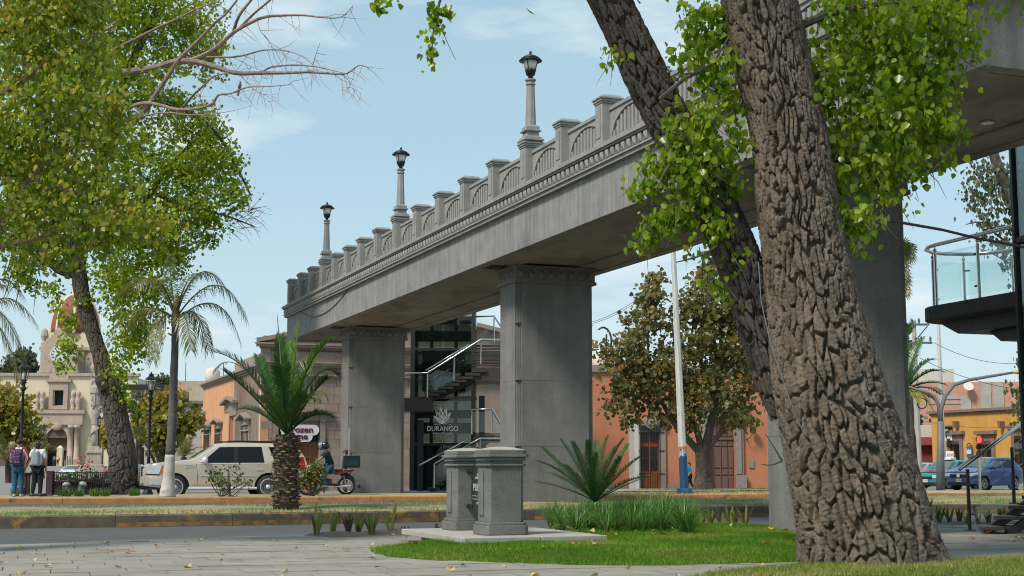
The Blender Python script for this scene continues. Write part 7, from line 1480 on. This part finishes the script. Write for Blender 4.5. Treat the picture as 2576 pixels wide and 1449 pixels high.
MB().tube([at(712, 1000, YD), at(705, 880, YD), at(697, 792, YD)], [.022, .02, .006], 6).build('spear_leaf', pm('spear leaf', (.12, .1, .07), .7, .2), dp)
# cycad on the lawn
cy = thing('cycad', 'dark green cycad with stiff feathery fronds growing on the lawn', 'plant', (0, 0, 0)); YC = 24.
MB().lathe([(.13, 0), (.16, .12), (.13, .3), (.06, .36)], 14, at(1497, 1315, YC) * Vector((1, 1, 0)) if False else (at(1497, 1300, YC).x, YC, .02)).build('trunk', pm('cycad stem', (.06, .045, .035), .95, .4, 20, .8, 30), cy)
for i, (c, t, dy) in enumerate((((1430, 1225), (1346, 1212), .2), ((1420, 1180), (1350, 1160), -.4), ((1400, 1160), (1365, 1128), .5), ((1455, 1170), (1410, 1106), .3), ((1470, 1180), (1440, 1112), -.6), ((1480, 1170), (1480, 1108), -.9), ((1510, 1160), (1530, 1098), .1), ((1520, 1170), (1570, 1104), -.3), ((1545, 1170), (1580, 1118), .5), ((1555, 1190), (1610, 1150), -.5), ((1570, 1215), (1660, 1190), .2), ((1575, 1200), (1630, 1200), -.7), ((1490, 1200), (1500, 1140), -1.0), ((1460, 1210), (1420, 1170), -.9), ((1540, 1200), (1560, 1150), -.9), ((1500, 1150), (1500, 1110), .7), ((1440, 1210), (1380, 1190), .8), ((1530, 1160), (1550, 1125), .9))):
    frond('frond', at(1497, 1262, YC), at(*c, YC + dy * .4), at(*t, YC + dy), 70, .15, .012, CYL, cy, 60, .1, .3, 200 + i, .012, .35 + .1 * math.sin(i * 2.1))
# fan palm and date palm on the right
fpm = thing('fan_palm', 'tall thin fan palm with brown skirt in front of the white clouds', 'palm', (0, 0, 0)); YF = 110
MB().tube([at(2300, 1215, YF), at(2282, 960, YF), at(2270, 800, YF), at(2262, 650, YF)], [.45, .32, .28, .3], 12).build('trunk', BARKG, fpm, True)
V = []; Fs = []; A = []; rr = random.Random(9)
def fan(c, d, rad, val, nseg=13):
    d = d.normalized(); s = d.cross(Vector((rr.uniform(-.4, .4), 1, rr.uniform(-.3, .6)))).normalized()
    for k in range(nseg):
        a = R(-105 + 210 * k / (nseg - 1)); e = (d * math.cos(a) + s * math.sin(a)) * rad * (1 - .25 * abs(a) / 2); w = e.cross(d.cross(s)).normalized() * rad * .055; b = len(V)
        V.extend([tuple(c), tuple(c + e * .6 + w), tuple(c + e + Vector((0, 0, -.22 * rad))), tuple(c + e * .6 - w)]); Fs.append((b, b + 1, b + 2, b + 3)); A.extend([min(1, max(0, val + rr.gauss(0, .1)))] * 4)
ct = at(2262, 640, YF)
for k in range(34):
    th_, ph = rr.uniform(0, 2 * PI), rr.uniform(-.5, 1.3); d = Vector((math.cos(th_) * math.cos(ph), math.sin(th_) * math.cos(ph), math.sin(ph))); fan(ct + d * rr.uniform(.5, .9), d, .85, .3 + .1 * (ph < 0))
mesh('crown', V, Fs, QPL, fpm, False, A); V = []; Fs = []; A = []
for k in range(46):
    th_ = rr.uniform(0, 2 * PI); z = rr.uniform(.2, 3.0); d = Vector((math.cos(th_) * .5, math.sin(th_) * .5, -1)); fan(ct + Vector((math.cos(th_) * .35, math.sin(th_) * .35, -z)), d, .8, .9, 8)
tag(mesh('dry_skirt', V, Fs, QPL, fpm, False, A), kind='stuff')
rp_ = thing('right_date_palm', 'date palm with yellowing fronds beside the concrete pole on the right', 'palm', (0, 0, 0)); YR = 68
MB().tube([at(2296, 1225, YR), at(2290, 1100, YR), at(2275, 1000, YR)], [.3, .26, .22], 12).build('trunk', BARKD, rp_, True)
for i, (c, t, dy, val) in enumerate((((2290, 860), (2285, 815), 0, .3), ((2320, 900), (2350, 905), .5, .25), ((2330, 950), (2378, 968), -.4, .5), ((2330, 960), (2365, 990), .6, .3), ((2310, 960), (2345, 1030), -.3, .95), ((2300, 970), (2310, 1010), -1., .95), ((2240, 900), (2215, 905), .3, .3), ((2230, 960), (2205, 1000), -.4, .4), ((2300, 880), (2320, 850), .9, .3), ((2260, 870), (2240, 850), -.6, .3), ((2330, 920), (2372, 935), -.8, .35), ((2320, 980), (2350, 1005), .2, .8))): frond('frond', at(2272, 985, YR), at(*c, YR + dy), at(*t, YR + dy * 2), 50, .55, .05, DPL, rp_, 50, .25, .3, 300 + i, .05, val)
# little yellow palms in the square
for i, (x, y, Y, lb) in enumerate(((355, 1125, 58, 'small orange tinged fan palm right of the left cottonwood trunk'), (462, 1150, 57, 'small yellow green palm behind the parked car bonnet'), (92, 1165, 60, 'small golden palm clump behind the couple'), (20, 1165, 60, 'small golden palm clump at the left edge behind the couple'))):
    o = thing('young_palm', lb, 'palm', (0, 0, 0)); b = at(x, 1215, Y); MB().tube([b, at(x, y, Y)], .12, 8).build('trunk', BARKD, o); rr = random.Random(i)
    for k in range(16): a = rr.uniform(0, 2 * PI); el = rr.uniform(.2, 1.3); d = Vector((math.cos(a) * math.cos(el), math.sin(a) * math.cos(el), math.sin(el))); q = at(x, y, Y); frond('frond', q, q + d * .6 + Vector((0, 0, .15)), q + d * 1.05 + Vector((0, 0, -.15)), 22, .3, .025, QPL, o, 55, .4, .2, i * 30 + k, .015, rr.uniform(.45, .9))
# strap-leaved plants along the plaza edge
FLX = leafmat('flax leaf', [(.1, .04, .03), (.07, .1, .02), (.12, .17, .03), (.24, .26, .06), (.3, .22, .12)], .25, .45)
def flax(x, y, h, n, label, seed, dry=0., spread=.25):
    p = gs(x, y, .03); r = random.Random(seed); o = thing('strap_leaf_plant', label, 'plant', (p.x, p.y, .02), 0, 'strap leaved plants in the bed along the plaza edge')
    for k in range(n):
        a = r.uniform(0, 2 * PI); ln = h * r.uniform(.45, 1.0) if k else h; sp = r.uniform(.05, spread) * ln * (2 if k else .6); w = r.uniform(.018, .03); d = Vector((math.cos(a), math.sin(a) * .6, 0)); s = Vector((1, r.uniform(-.4, .4), 0)).normalized() * w
        V = []; A = []; val = r.uniform(0, .25) if r.random() < .25 + dry else (r.uniform(.8, 1) if r.random() < dry else r.uniform(.35, .75))
        for j in range(5): t = j / 4; c = d * (.02 + sp * t ** 1.5) + Vector((0, 0, ln * t)); q = s * (1 - .15 * t if t < .9 else .3); V += [c - q, c + q]; A += [val, val]
        mesh('leaf', V, [(2 * j, 2 * j + 1, 2 * j + 3, 2 * j + 2) for j in range(4)], FLX, o, False, A)
FL = 'strap leaved plant in the bed left of the pedestals, '
for i, (x, y, h, n, t, dr) in enumerate(((1186, 2003, .52, 7, 'tallest with two long leaning blades', 0), (1249, 1997, .36, 5, 'short with one broad blade', .2), (1307, 2000, .34, 12, 'dry shaggy clump', .7), (1343, 1998, .32, 7, 'small between two larger clumps', .2), (1393, 2003, .38, 12, 'full green clump', .1), (1464, 1999, .5, 4, 'single upright blade', .2), (1523, 2003, .14, 5, 'cropped dark stump', 1), (1569, 2001, .1, 4, 'tiny cropped stump', 1), (1636, 1991, .14, 6, 'pale dry stump beside the slab', .9))): flax(x, y, h, n, FL + t, 400 + i, dr)
for i, (x, y, h, n, t, dr) in enumerate(((2613, 1971, .38, 4, 'first right of the grass clump', .1), (2633, 1971, .28, 5, 'second right of the grass clump', .2), (2662, 1973, .34, 5, 'third right of the grass clump', .1), (2706, 1973, .28, 5, 'dry brown tipped middle one', .6), (2734, 1971, .4, 6, 'broad leaning one', .1), (2759, 1973, .3, 5, 'dark one near the pier', .3), (2795, 1973, .4, 4, 'last before the near pier', .1))): flax(x, y, h, n, 'strap leaved plant between grass clump and near pier, ' + t, 420 + i, dr)
for i, (x, y, h, n, t, dr) in enumerate(((3478, 1960, .5, 5, 'hard against the leaning trunk', .1), (3523, 1958, .33, 12, 'wide full clump', .1), (3561, 1958, .32, 7, 'upright clump', .1), (3597, 1957, .27, 5, 'thin dry one', .4), (3629, 1962, .2, 6, 'low one behind the stair post', .2), (3669, 1962, .36, 6, 'behind the glass panel', .1), (3708, 1960, .25, 9, 'dry one below the treads', .5), (3752, 1955, .32, 8, 'tall one behind the treads', .1), (3790, 1955, .32, 8, 'rightmost behind the treads', .1))): flax(x, y, h, n, 'strap leaved plant right of the leaning trunk, ' + t, 440 + i, dr)
# grassy clump round the cycad
LIR = leafmat('clump leaf', [(.025, .075, .014), (.05, .15, .02), (.09, .23, .03), (.28, .28, .09)], .2, .4)
gc_ = thing('grass_clump', 'dense dark green arching grass clump spread at the foot of the cycad', 'plant', (0, 0, 0)); V = []; Fs = []; A = []; rr = random.Random(5)
tuf = []
for k in range(96):
    t = rr.random(); x = 1385 + 345 * t; p = gp(x + rr.uniform(-8, 8), rr.uniform(1312, 1348) - 4 * math.sin(PI * t), .08); tuf.append((p, .36 + .17 * t + rr.uniform(-.06, .1)))
for p, h in tuf:
    for k in range(70):
        a = rr.uniform(0, 2 * PI); ln = h * rr.uniform(.6, 1.25); sp = rr.uniform(.2, 1.0) * ln; d = Vector((math.cos(a), math.sin(a), 0)); s = Vector((-math.sin(a), math.cos(a), 0)) * .007; o_ = p + d * rr.uniform(0, .05); b = len(V); val = rr.gauss(.45, .2) if rr.random() < .95 else .95
        for j in range(4): t = j / 3; c = o_ + d * sp * t ** 1.6 + Vector((0, 0, ln * (t - .42 * t * t * (sp / ln)))); q = s * (1 - .7 * t); V += [tuple(c - q), tuple(c + q)]; A += [min(1, max(0, val))] * 2
        Fs += [(b + 2 * j, b + 2 * j + 1, b + 2 * j + 3, b + 2 * j + 2) for j in range(3)]
tag(mesh('blade_mass', V, Fs, LIR, gc_, False, A), kind='stuff')
C, v = clumps([(1440, 1338, 12), (1470, 1346, 9), (1600, 1345, 10), (1640, 1342, 8), (1540, 1346, 9), (1400, 1325, 8), (1700, 1340, 8)], 21.6, 110, 10, .035, 55); leaves('low_foliage', C, .03, leafmat('lime leaf', [(.1, .16, .02), (.18, .23, .03), (.25, .26, .05)], .3, .5), gc_, False, .1, 55, v)
# sparse shrubs on the far verge
SHL = leafmat('rose leaf', [(.03, .06, .015), (.07, .11, .02), (.13, .16, .03), (.45, .3, .02)], .25, .4)
def shrub(label, blobs, base, Y, nc, nl, sz, seed, yel=0.):
    o = thing('shrub', label, 'shrub', (0, 0, 0)); rr = random.Random(seed); mb = MB(); b0 = [Vector((at(x, 1240, Y).x, Y, .18)) for x in base]
    for k in range(22):
        bl_ = rr.choice(blobs); e = at(bl_[0] + rr.uniform(-.7, .7) * bl_[2], bl_[1] + rr.uniform(-.9, .6) * bl_[2], Y); b_ = rr.choice(b0); mb.tube([b_, b_.lerp(e, .5) + Vector((rr.uniform(-.06, .06), 0, .03)), e], [.014, .01, .004], 5)
    tag(mb.build('stem', BARKD, o), kind='stuff'); C, v = clumps(blobs, Y, nc, nl, .07, seed, .7); leaves('foliage', C, sz, SHL, o, False, .25, seed, np.where(np.random.default_rng(seed).random(len(v)) < yel, .97, v * .75))
shrub('sparse rose bush in front of the parked car door', [(545, 1190, 22), (585, 1185, 20), (560, 1215, 20), (530, 1200, 10), (600, 1205, 16), (625, 1215, 8)], (555, 580, 590), 43.3, 60, 7, .085, 61, .06)
shrub('bushy shrub with yellow leaves in front of the motorcycle', [(770, 1185, 16), (800, 1178, 18), (785, 1200, 22), (810, 1195, 16), (765, 1205, 16), (800, 1222, 14), (825, 1215, 8)], (778, 785, 792), 44.4, 95, 9, .095, 62, .2)
for i, (x, n_) in enumerate(((40, 'beside the man'), (165, 'before the fence, widest of the row'), (199, 'before the leaning bollard'), (238, 'before the flower pot'), (265, 'just left of the cottonwood trunk'), (338, 'just right of the cottonwood trunk'))):
    o = thing('grass_tuft', 'small green tuft on the far verge ' + n_, 'plant', (0, 0, 0), 0, 'tufts along the far verge'); V = []; Fs = []; A = []; rr = random.Random(i); p = at(x, 1240, 44.4); p.z = .2
    for k in range(110):
        a = rr.uniform(0, 2 * PI); ln = rr.uniform(.12, .4 if i == 1 else .3); sp = rr.uniform(.02, .14); d = Vector((math.cos(a), math.sin(a), 0)); q = p + d * rr.uniform(0, .24 if i == 1 else .13); b = len(V); s = Vector((.012, 0, 0)); e = q + d * sp + Vector((0, 0, ln)); V += [tuple(q - s), tuple(q + s), tuple(e)]; Fs.append((b, b + 1, b + 2)); A += [rr.uniform(.0, .45) if rr.random() < .85 else .95] * 3
    tag(mesh('blade_mass', V, Fs, LIR, o, False, A), kind='stuff')
# ---------------------------------------------------------------- street furniture
def street_lamp(x, y, Y, label):
    p = at(x, y, Y); zb = .2 if Y < 51 else zg(p.x, Y); k = (p.z - zb) / 4.6
    o = thing('street_lamp', label, 'street lamp', (p.x, Y, zb), R(15), 'black cast iron street lamps on the square', k)
    MB().lathe([(.2, 0), (.2, .12), (.15, .2), (.13, .5), (.1, .6), (.12, .66), (.07, .75), (.055, 1.4), (.075, 1.43), (.055, 1.46), (.045, 3.5), (.06, 3.52), (.11, 3.6), (.06, 3.68), (.06, 3.76), (.12, 3.82), (.05, 3.86)], 12).build('post', IRON, o, True)
    ln = MB().lathe([(.1, 3.86), (.11, 3.9), (.08, 3.91)], 6).build('lantern', IRON, o)
    MB().lathe([(.1, 3.91), (.19, 4.3)], 6).build('lantern_glass', glass('lantern pane', (.9, .88, .82), 1.5), ln); MB().lathe([(.05, 3.92), (.07, 4.05), (.03, 4.18)], 8).build('bulb', LG, ln)
    for j in range(6): a = 2 * PI * j / 6; MB().tube([(.1 * math.cos(a), .1 * math.sin(a), 3.9), (.195 * math.cos(a), .195 * math.sin(a), 4.31)], .012, 4).build('frame_bar', IRON, ln)
    MB().lathe([(.22, 4.3), (.22, 4.33), (.12, 4.42), (.09, 4.44), (.09, 4.5), (.03, 4.54), (.03, 4.57), (.01, 4.6)], 6).build('lantern_roof', IRON, ln)
for a in ((62, 905, 49, 'tall black street lamp behind the couple at the left'), (381, 935, 54, 'tall black street lamp right of the left cottonwood'), (349, 982, 60, 'black street lamp half hidden by the left cottonwood foliage'), (66, 998, 88, 'shorter distant street lamp just beside the tall left lamp'), (102, 1068, 140, 'tiny distant street lamp left of the church door, nearer of a pair'), (113, 1075, 150, 'tiny distant street lamp left of the church door, right of a pair'), (91, 1068, 165, 'faintest tiny street lamp left of the church door'), (250, 1043, 100, 'distant street lamp right of the carved stone column'), (262, 1043, 112, 'distant street lamp against the left cottonwood trunk')): street_lamp(*a)
# iron fence, planters, bollards, bin
fn = thing('iron_fence', 'low ornate wrought iron fence along the square behind the verge', 'fence', (0, 0, 0)); YF2 = 47.0
fa, fb = at(129, 1210, YF2), at(300, 1210, YF2); ft = at(200, 1188, YF2).z; RUST = pm('rusty iron', (.04, .025, .025), .7, .3, 10)
MB().bx(fa.x - .14, fa.x + .06, YF2 - .1, YF2 + .1, .0, ft + .04).build('end_post', pm('plum post', (.06, .025, .035), .7, .2), fn)
for z in (.3, ft - .02, .62): MB().bx(fa.x, fb.x, YF2 - .015, YF2 + .015, z, z + .03).build('rail', RUST, fn)
for k in range(32): x = fa.x + .1 + (fb.x - fa.x - .1) * k / 31; MB().tube([(x, YF2, .05), (x, YF2, ft)], .013, 5).build('baluster', RUST, fn)
for k in range(4):
    x = fa.x + .5 + .55 * k
    MB().tube([(x + .16 * math.sin(a) * math.cos(a * .5), YF2 - .02, .5 + .26 * math.cos(a)) for a in np.linspace(0, 2 * PI, 17)], .022, 5).build('scroll', RUST, fn)
POT = pm('dark pot', (.02, .017, .017), .7, .2); PKL = leafmat('pot plant leaf', [(.03, .07, .015), (.07, .13, .02), (.13, .2, .03)], .25, .4)
for i, (x, s, lb) in enumerate(((152, 1., 'dark planter with yellow green shrub behind the fence'), (185, 1., 'dark planter with brown stems behind the fence'), (228, 1.1, 'dark planter with pink flowers behind the fence'), (252, .9, 'dark planter with dense leaves nearest the cottonwood'))):
    p = at(x, 1225, YF2 + .9); o = thing('planter', lb, 'planter', (p.x, YF2 + .9, .06), 0, 'dark planters behind the fence', s); MB().lathe([(.2, 0), (.3, .05), (.27, .1), (.36, .5), (.42, .52), (.42, .58), (.36, .58)], 14).build('pot', POT, o, True)
    r_ = np.random.default_rng(i); C = r_.normal(size=(110, 3)) * np.array([.2, .2, .1]) + np.array([0, 0, .7]); leaves('foliage', C, .09, PKL, o, False, .1, i, r_.random(110) * (.6 if i else 1))
    if i == 2:
        C = r_.normal(size=(46, 3)) * np.array([.16, .1, .14]) + np.array([-.15, -.2, 1.05]); leaves('flower', C, .075, leafmat('pink petal', [(.6, .12, .14), (.75, .22, .22)], .3, .5), o, True, .1, 9)
for i, (x, y, lean, lb) in enumerate(((53, 1224, 0, 'dark rubber bollard with pale dome between the couple'), (167, 1217, 0, 'dark rubber bollard with pale dome behind the widest tuft'), (200, 1214, .3, 'leaning dark blue grey bollard before the fence'))):
    p = at(x, y, 45.4); o = thing('bollard', lb, 'bollard', (p.x, 45.4, .2), 0, 'low bollards along the far verge'); o.rotation_euler = (0, lean, 0); h = p.z - .2 + .05
    MB().lathe([(.15, 0), (.14, .06), (.12, .08), (.12, h * .75), (.1, h * .92)], 14).build('post', pm('bollard dark', (.03, .04, .05), .5, .2), o, True); MB().lathe([(.125, h * .75), (.115, h * .9), (.06, h * .99), (.01, h)], 14).build('dome', pm('bollard top', (.3, .31, .32), .5, .1), o, True)
p = at(55, 1215, 45.6); o = thing('litter_bin', 'slatted wooden litter bin with dark rim standing between the couple', 'litter bin', (p.x, 45.6, .2)); zt = at(55, 1188, 45.6).z - .2
for k in range(14): a = 2 * PI * k / 14; MB().box((.24 * math.cos(a), .24 * math.sin(a), zt / 2), (.07, .03, zt - .06), rz=a + PI / 2).build('slat', pm('bin wood', (.16, .1, .06), .8, .2), o)
MB().lathe([(.21, .03), (.21, zt - .1), (.27, zt - .1), (.29, zt - .06), (.29, zt), (.2, zt)], 18).build('rim', BLACK, o); MB().lathe([(.295, zt - .02), (.295, zt + .02), (.2, zt + .02)], 18).build('rim_edge', STEEL, o)
for i, (x0, x1) in enumerate(((72, 114), (95, 130))): a, b = at(x0, 1240, 44 + .5 * i), at(x1, 1240, 44 + .5 * i); tag(MB().bx(a.x, b.x, a.y, a.y + .18, .2, .28 - .03 * i).build('wheel_stop', pm('dark timber', (.04, .035, .045), .8, .2), bevel=.02), ('longer' if not i else 'flatter') + ' dark wheel stop lying on the verge beside the couple', 'wheel stop', 'wheel stops on the verge')
# white pole with blue foot
pb_ = gp(1722, 1241, .21); pt_ = at(1684, 430, pb_.y); o = thing('painted_pole', 'leaning white pole with peeling blue foot and orange band before the terracotta house', 'pole', (0, 0, 0))
def seg(t0, t1, name, mat, e=0.):
    a, b = pb_.lerp(pt_, t0), pb_.lerp(pt_, t1); r0, r1 = (.15 - .08 * t + e for t in (t0, t1)); MB().tube([a, b], [r0, r1], 8).build(name, mat, o)
def tz(y): return (1241 - y) / (1241 - 430)
PWH = pm('flaking white paint', (.55, .54, .52), .8, .1, 2, .2, 30, c2=(.22, .2, .19), lo=.6, hi=.64, sc2=3, stretch=(6, 6, .6)); PBL = pm('pole blue', (.006, .06, .15), .6, .15, 4, c2=(.3, .33, .38), lo=.68, hi=.72, sc2=6)
seg(tz(1236), tz(1153), 'blue_foot', PBL); seg(tz(1153), tz(1132), 'peeled_section', pm('peeled paint', (.4, .42, .46), .8, .3, 6, c2=(.01, .07, .15), lo=.48, hi=.52, sc2=5), -.004); seg(tz(1132), tz(1126), 'orange_band', pm('band orange', (.5, .17, .06), .8, .1), .004); seg(tz(1126), 1, 'white_shaft', PWH, -.002)
MB().box((pb_.x, pb_.y, .25), (.5, .5, .1)).build('base_plate', PBL, o); MB().box((pb_.x, pb_.y, .34), (.36, .36, .1), top=.8).build('base_block', PBL, o)
for sx in (-1, 1):
    for sy in (-1, 1): MB().lathe([(.03, .3), (.03, .35), (.012, .38)], 6, (pb_.x + sx * .2, pb_.y + sy * .2, 0)).build('bolt', PBL, o)
q = at(1595, 1232, 79); o = thing('concrete_post', 'square grey concrete post left of the stone doorway', 'post', (q.x, 79, -.2)); hz = at(1595, 1010, 79).z + .2; MB().box((-.13, 0, hz / 2), (.26, .3, hz)).build('shaft', CG, o); MB().box((.14, -.02, (hz - 1) / 2), (.26, .26, hz - 1)).build('conduit_casing', pm('pale casing', (.46, .45, .43), .7, .1), o)
q = at(876, 1200, 47.5); 
tag(MB().box((q.x, 47.6, 1.1), (.05, .12, 2.6)).build('sign_edge', pm('grey sign', (.3, .3, .3), .6, .1)), 'thin grey sign panel seen edge on left of the far pier', 'sign')
# power pole, mast, signals on the right
YP = 82; q = at(2313, 1215, YP); o = thing('power_pole', 'octagonal concrete power pole with two green crossarms on the right', 'power pole', (q.x, YP, zg(q.x, YP) - .1)); zt = at(2313, 806, YP).z - o.location.z
MB().tube([(0, 0, 0), (0, 0, zt)], [.2, .12], 8).build('shaft', pm('pole concrete', (.4, .37, .33), .9, .1, 2), o); CGR = pm('crossarm green', (.09, .13, .11), .7, .2)
for x0, x1, y in ((2303, 2350, 817), (2280, 2356, 863)):
    z = at(2313, y, YP).z - o.location.z; a, b = (x0 - 2313) / FV * YP, (x1 - 2313) / FV * YP; c_ = MB().bx(a, b, -.2, -.1, z - .06, z + .06).build('crossarm', CGR, o)
    for t in (.06, .45, .94): MB().lathe([(.03, 0), (.07, .06), (.05, .12), (.08, .2), (.04, .3)], 8, (a + (b - a) * t, -.15, z + .06)).build('insulator', CGR, c_)
MB().tube([(.0, -.12, zt - 1.2), (.75, -.12, zt - .35)], .03, 5).build('brace', IRON, o); MB().tube([(.25 + .28 * math.cos(a), -.2, at(2318, 1015, YP).z - o.location.z + .3 * math.sin(a)) for a in np.linspace(0, 2 * PI, 15)], .035, 5).build('cable_coil', BLACK, o)
for i, (x0, y0, x1, y1, Ya, Yb, sag) in enumerate(((2281, 862, 2140, 845, YP, 82, .2), (2350, 862, 2640, 905, YP, 70, .6), (2313, 900, 2700, 990, YP, 60, .5), (2330, 1060, 2640, 1066, 90, 70, .3), (1490, 810, 1620, 740, 95, 90, .2), (1490, 814, 1625, 744, 95, 90, .2))):
    a, b = at(x0, y0, Ya), at(x1, y1, Yb); P = [a.lerp(b, t) - Vector((0, 0, sag * 4 * t * (1 - t))) for t in np.linspace(0, 1, 11)]; tag(MB().tube(P, .016, 4).build('power_line', BLACK), 'thin power line ' + ('leading left from the power pole', 'leading right from the upper crossarm', 'leading right from below the crossarms', 'crossing the yellow house front', 'crossing the sky left of the sycamore, upper of two', 'crossing the sky left of the sycamore, lower of two')[i], 'cable', 'overhead power lines')
P = [at(x, y, Y) for x, y, Y in ((2100, 515, 17.5), (2190, 540, 18.5), (2250, 557, 19), (2370, 578, 20), (2460, 600, 20.6), (2600, 626, 21))]
tag(MB().tube(P, .022, 6).build('thick_cable', pm('dark cable', (.05, .035, .05), .6, .1), smooth=True), 'thick dark cable slung across the sky past the curved landing', 'cable')
q = at(2375, 1200, 84); o = thing('slender_mast', 'slender white mast rising behind the landing on the right', 'mast', (q.x, 84, zg(q.x, 84))); MB().tube([(0, 0, 0), (0, 0, at(2369, 800, 84).z)], [.17, .1], 8).build('shaft', PWH, o); MB().lathe([(.2, 1.1), (.2, 1.35)], 10).build('collar', STEELD, o)
YSg = 66; q = at(2365, 1232, YSg); o = thing('signal_pole', 'grey curved mast arm pole with street light reaching over the parked cars', 'traffic pole', (0, 0, 0)); GP_ = pm('pole grey', (.14, .14, .145), .6, .15, 3)
P = [at(x, y, YSg) for x, y in ((2366, 1236), (2366, 1150), (2366, 1060))]; MB().tube(P, [.2, .18, .15], 10).build('pole', GP_, o, True)
P = [at(x, y, YSg) for x, y in ((2367, 1070), (2367, 1030), (2378, 995), (2400, 968), (2440, 955), (2500, 945), (2556, 936))]; MB().tube(P, [.11, .1, .1, .09, .08, .07, .05], 9).build('mast_arm', GP_, o, True)
P = [at(x, y, YSg) for x, y in ((2364, 1062), (2361, 1020), (2352, 1000), (2340, 990), (2262, 965))]; MB().tube(P, [.09, .08, .07, .06, .04], 8).build('mast_arm', GP_, o, True)
for x, y, s_ in ((2562, 936, 1), (2252, 962, -1)): MB().ball(at(x, y, YSg), (.3, .14, .1), 12, 7).build('luminaire', pm('yellow luminaire', (.5, .35, .1), .5, .1), o, True)
YG = 64; a = at(2462, 1124, YG); o = thing('traffic_light', 'amber traffic light with its red lamp lit, beyond the glass railing', 'traffic light', (a.x, YG, zg(a.x, YG))); zc = a.z - o.location.z
MB().tube([(.02, .1, 0), (.02, .1, zc - .5)], .07, 8).build('post', STEEL, o); OR_ = pm('signal yellow', (.5, .23, .02), .5, .1); MB().box((-.04, .05, zc), (.3, .2, .98)).build('housing', OR_, o, bevel=.03)
for k, (z, m) in enumerate(((.31, emit('red signal', (1, .03, .04), 2.2)), (0, BLACK), (-.31, BLACK))):
    MB().lathe([(.125, 0), (.1, .03), (.03, .045)], 16, (0.0, -.06, zc + z), M=Matrix.Rotation(PI / 2, 3, 'X')).build('lens', m, o); V = [(.15 * math.cos(t), -.06 - d, zc + z + .15 * math.sin(t)) for d in (0, .2) for t in np.linspace(-.5, PI + .5, 15)]; mesh('visor', V, [(i, i + 1, i + 16, i + 15) for i in range(14)], BLACK, o, True)
q = at(2268, 1165, 100); o = thing('blue_street_sign', 'small blue street sign in front of the red shopfront', 'sign', (q.x, 100, zg(q.x, 100))); MB().tube([(0, 0, 0), (0, 0, 2.4)], .03, 6).build('post', STEEL, o); MB().box((0, -.04, 1.7), (.6, .03, .9)).build('plate', MATS['sign blue'], o)
# ---------------------------------------------------------------- fallen leaves
LV = [leafmat('dry leaf pale', [(.5, .4, .2), (.42, .3, .14)], .1, .7), leafmat('dry leaf brown', [(.28, .13, .05), (.34, .18, .07)], .1, .7), leafmat('yellow leaf', [(.6, .42, .05), (.5, .36, .06)], .1, .6)]
protos = []
for k in range(6):
    r = random.Random(k); s = .085; V = []; 
    for a, b in ((0, 0), (.5, .25), (.4, .65), (0, 1.05), (-.4, .65), (-.5, .25)): V.append((a * s, b * s, abs(a) * s * r.uniform(.3, .9) + r.uniform(0, .012)))
    me = bpy.data.meshes.new('fallen_leaf'); me.from_pydata(V, [], [(0, 1, 2, 3), (0, 3, 4, 5)]); me.materials.append(LV[k % 3] if k < 3 else LV[(k - 3) % 2]); at_ = me.attributes.new('tone', 'FLOAT', 'POINT'); at_.data.foreach_set('value', [r.random()] * 6); protos.append(me)
rr = random.Random(12); n = 0
while n < 84:
    x, y = rr.uniform(-7, 8), rr.uniform(13.8, 24)
    if y > np.interp(x, e1x, e1y) - .2 or abs(x / y) > .36: continue
    il = inpoly(x, y, LAWN); i2 = inpoly(x, y, LAWN2)
    if i2 or (il and rr.random() < .35): continue
    z = lawnz(x, y) + .035 if il else .006
    o = bpy.data.objects.new('fallen_leaf', protos[rr.randrange(6)]); link(o); o.location = (x, y, z); o.rotation_euler = (rr.uniform(-.3, .3), rr.uniform(-.3, .3), rr.uniform(0, 2 * PI)); o.scale = (rr.uniform(.6, 1.25),) * 3
    pi = protos.index(o.data); cn_ = ('pale', 'brown', 'yellow', 'pale', 'brown')[pi % 5] if pi < 5 else 'brown'; fr_ = x / y
    wh_ = ('at the far left', 'left of the date palm', 'below the date palm', 'left of the pedestals', 'below the pedestals', 'below the cycad', 'beside the leaning trunk')[min(6, max(0, int((fr_ + .36) / .105)))]; dp_ = 'near the bottom' if y < 16 else 'midway' if y < 18.5 else 'near the road'
    tag(o, f'{cn_} fallen leaf on the {"lawn" if il else "paving"} {wh_}, {dp_}', 'leaf', 'fallen leaves on the lawn' if il else 'fallen leaves on the paving'); n += 1
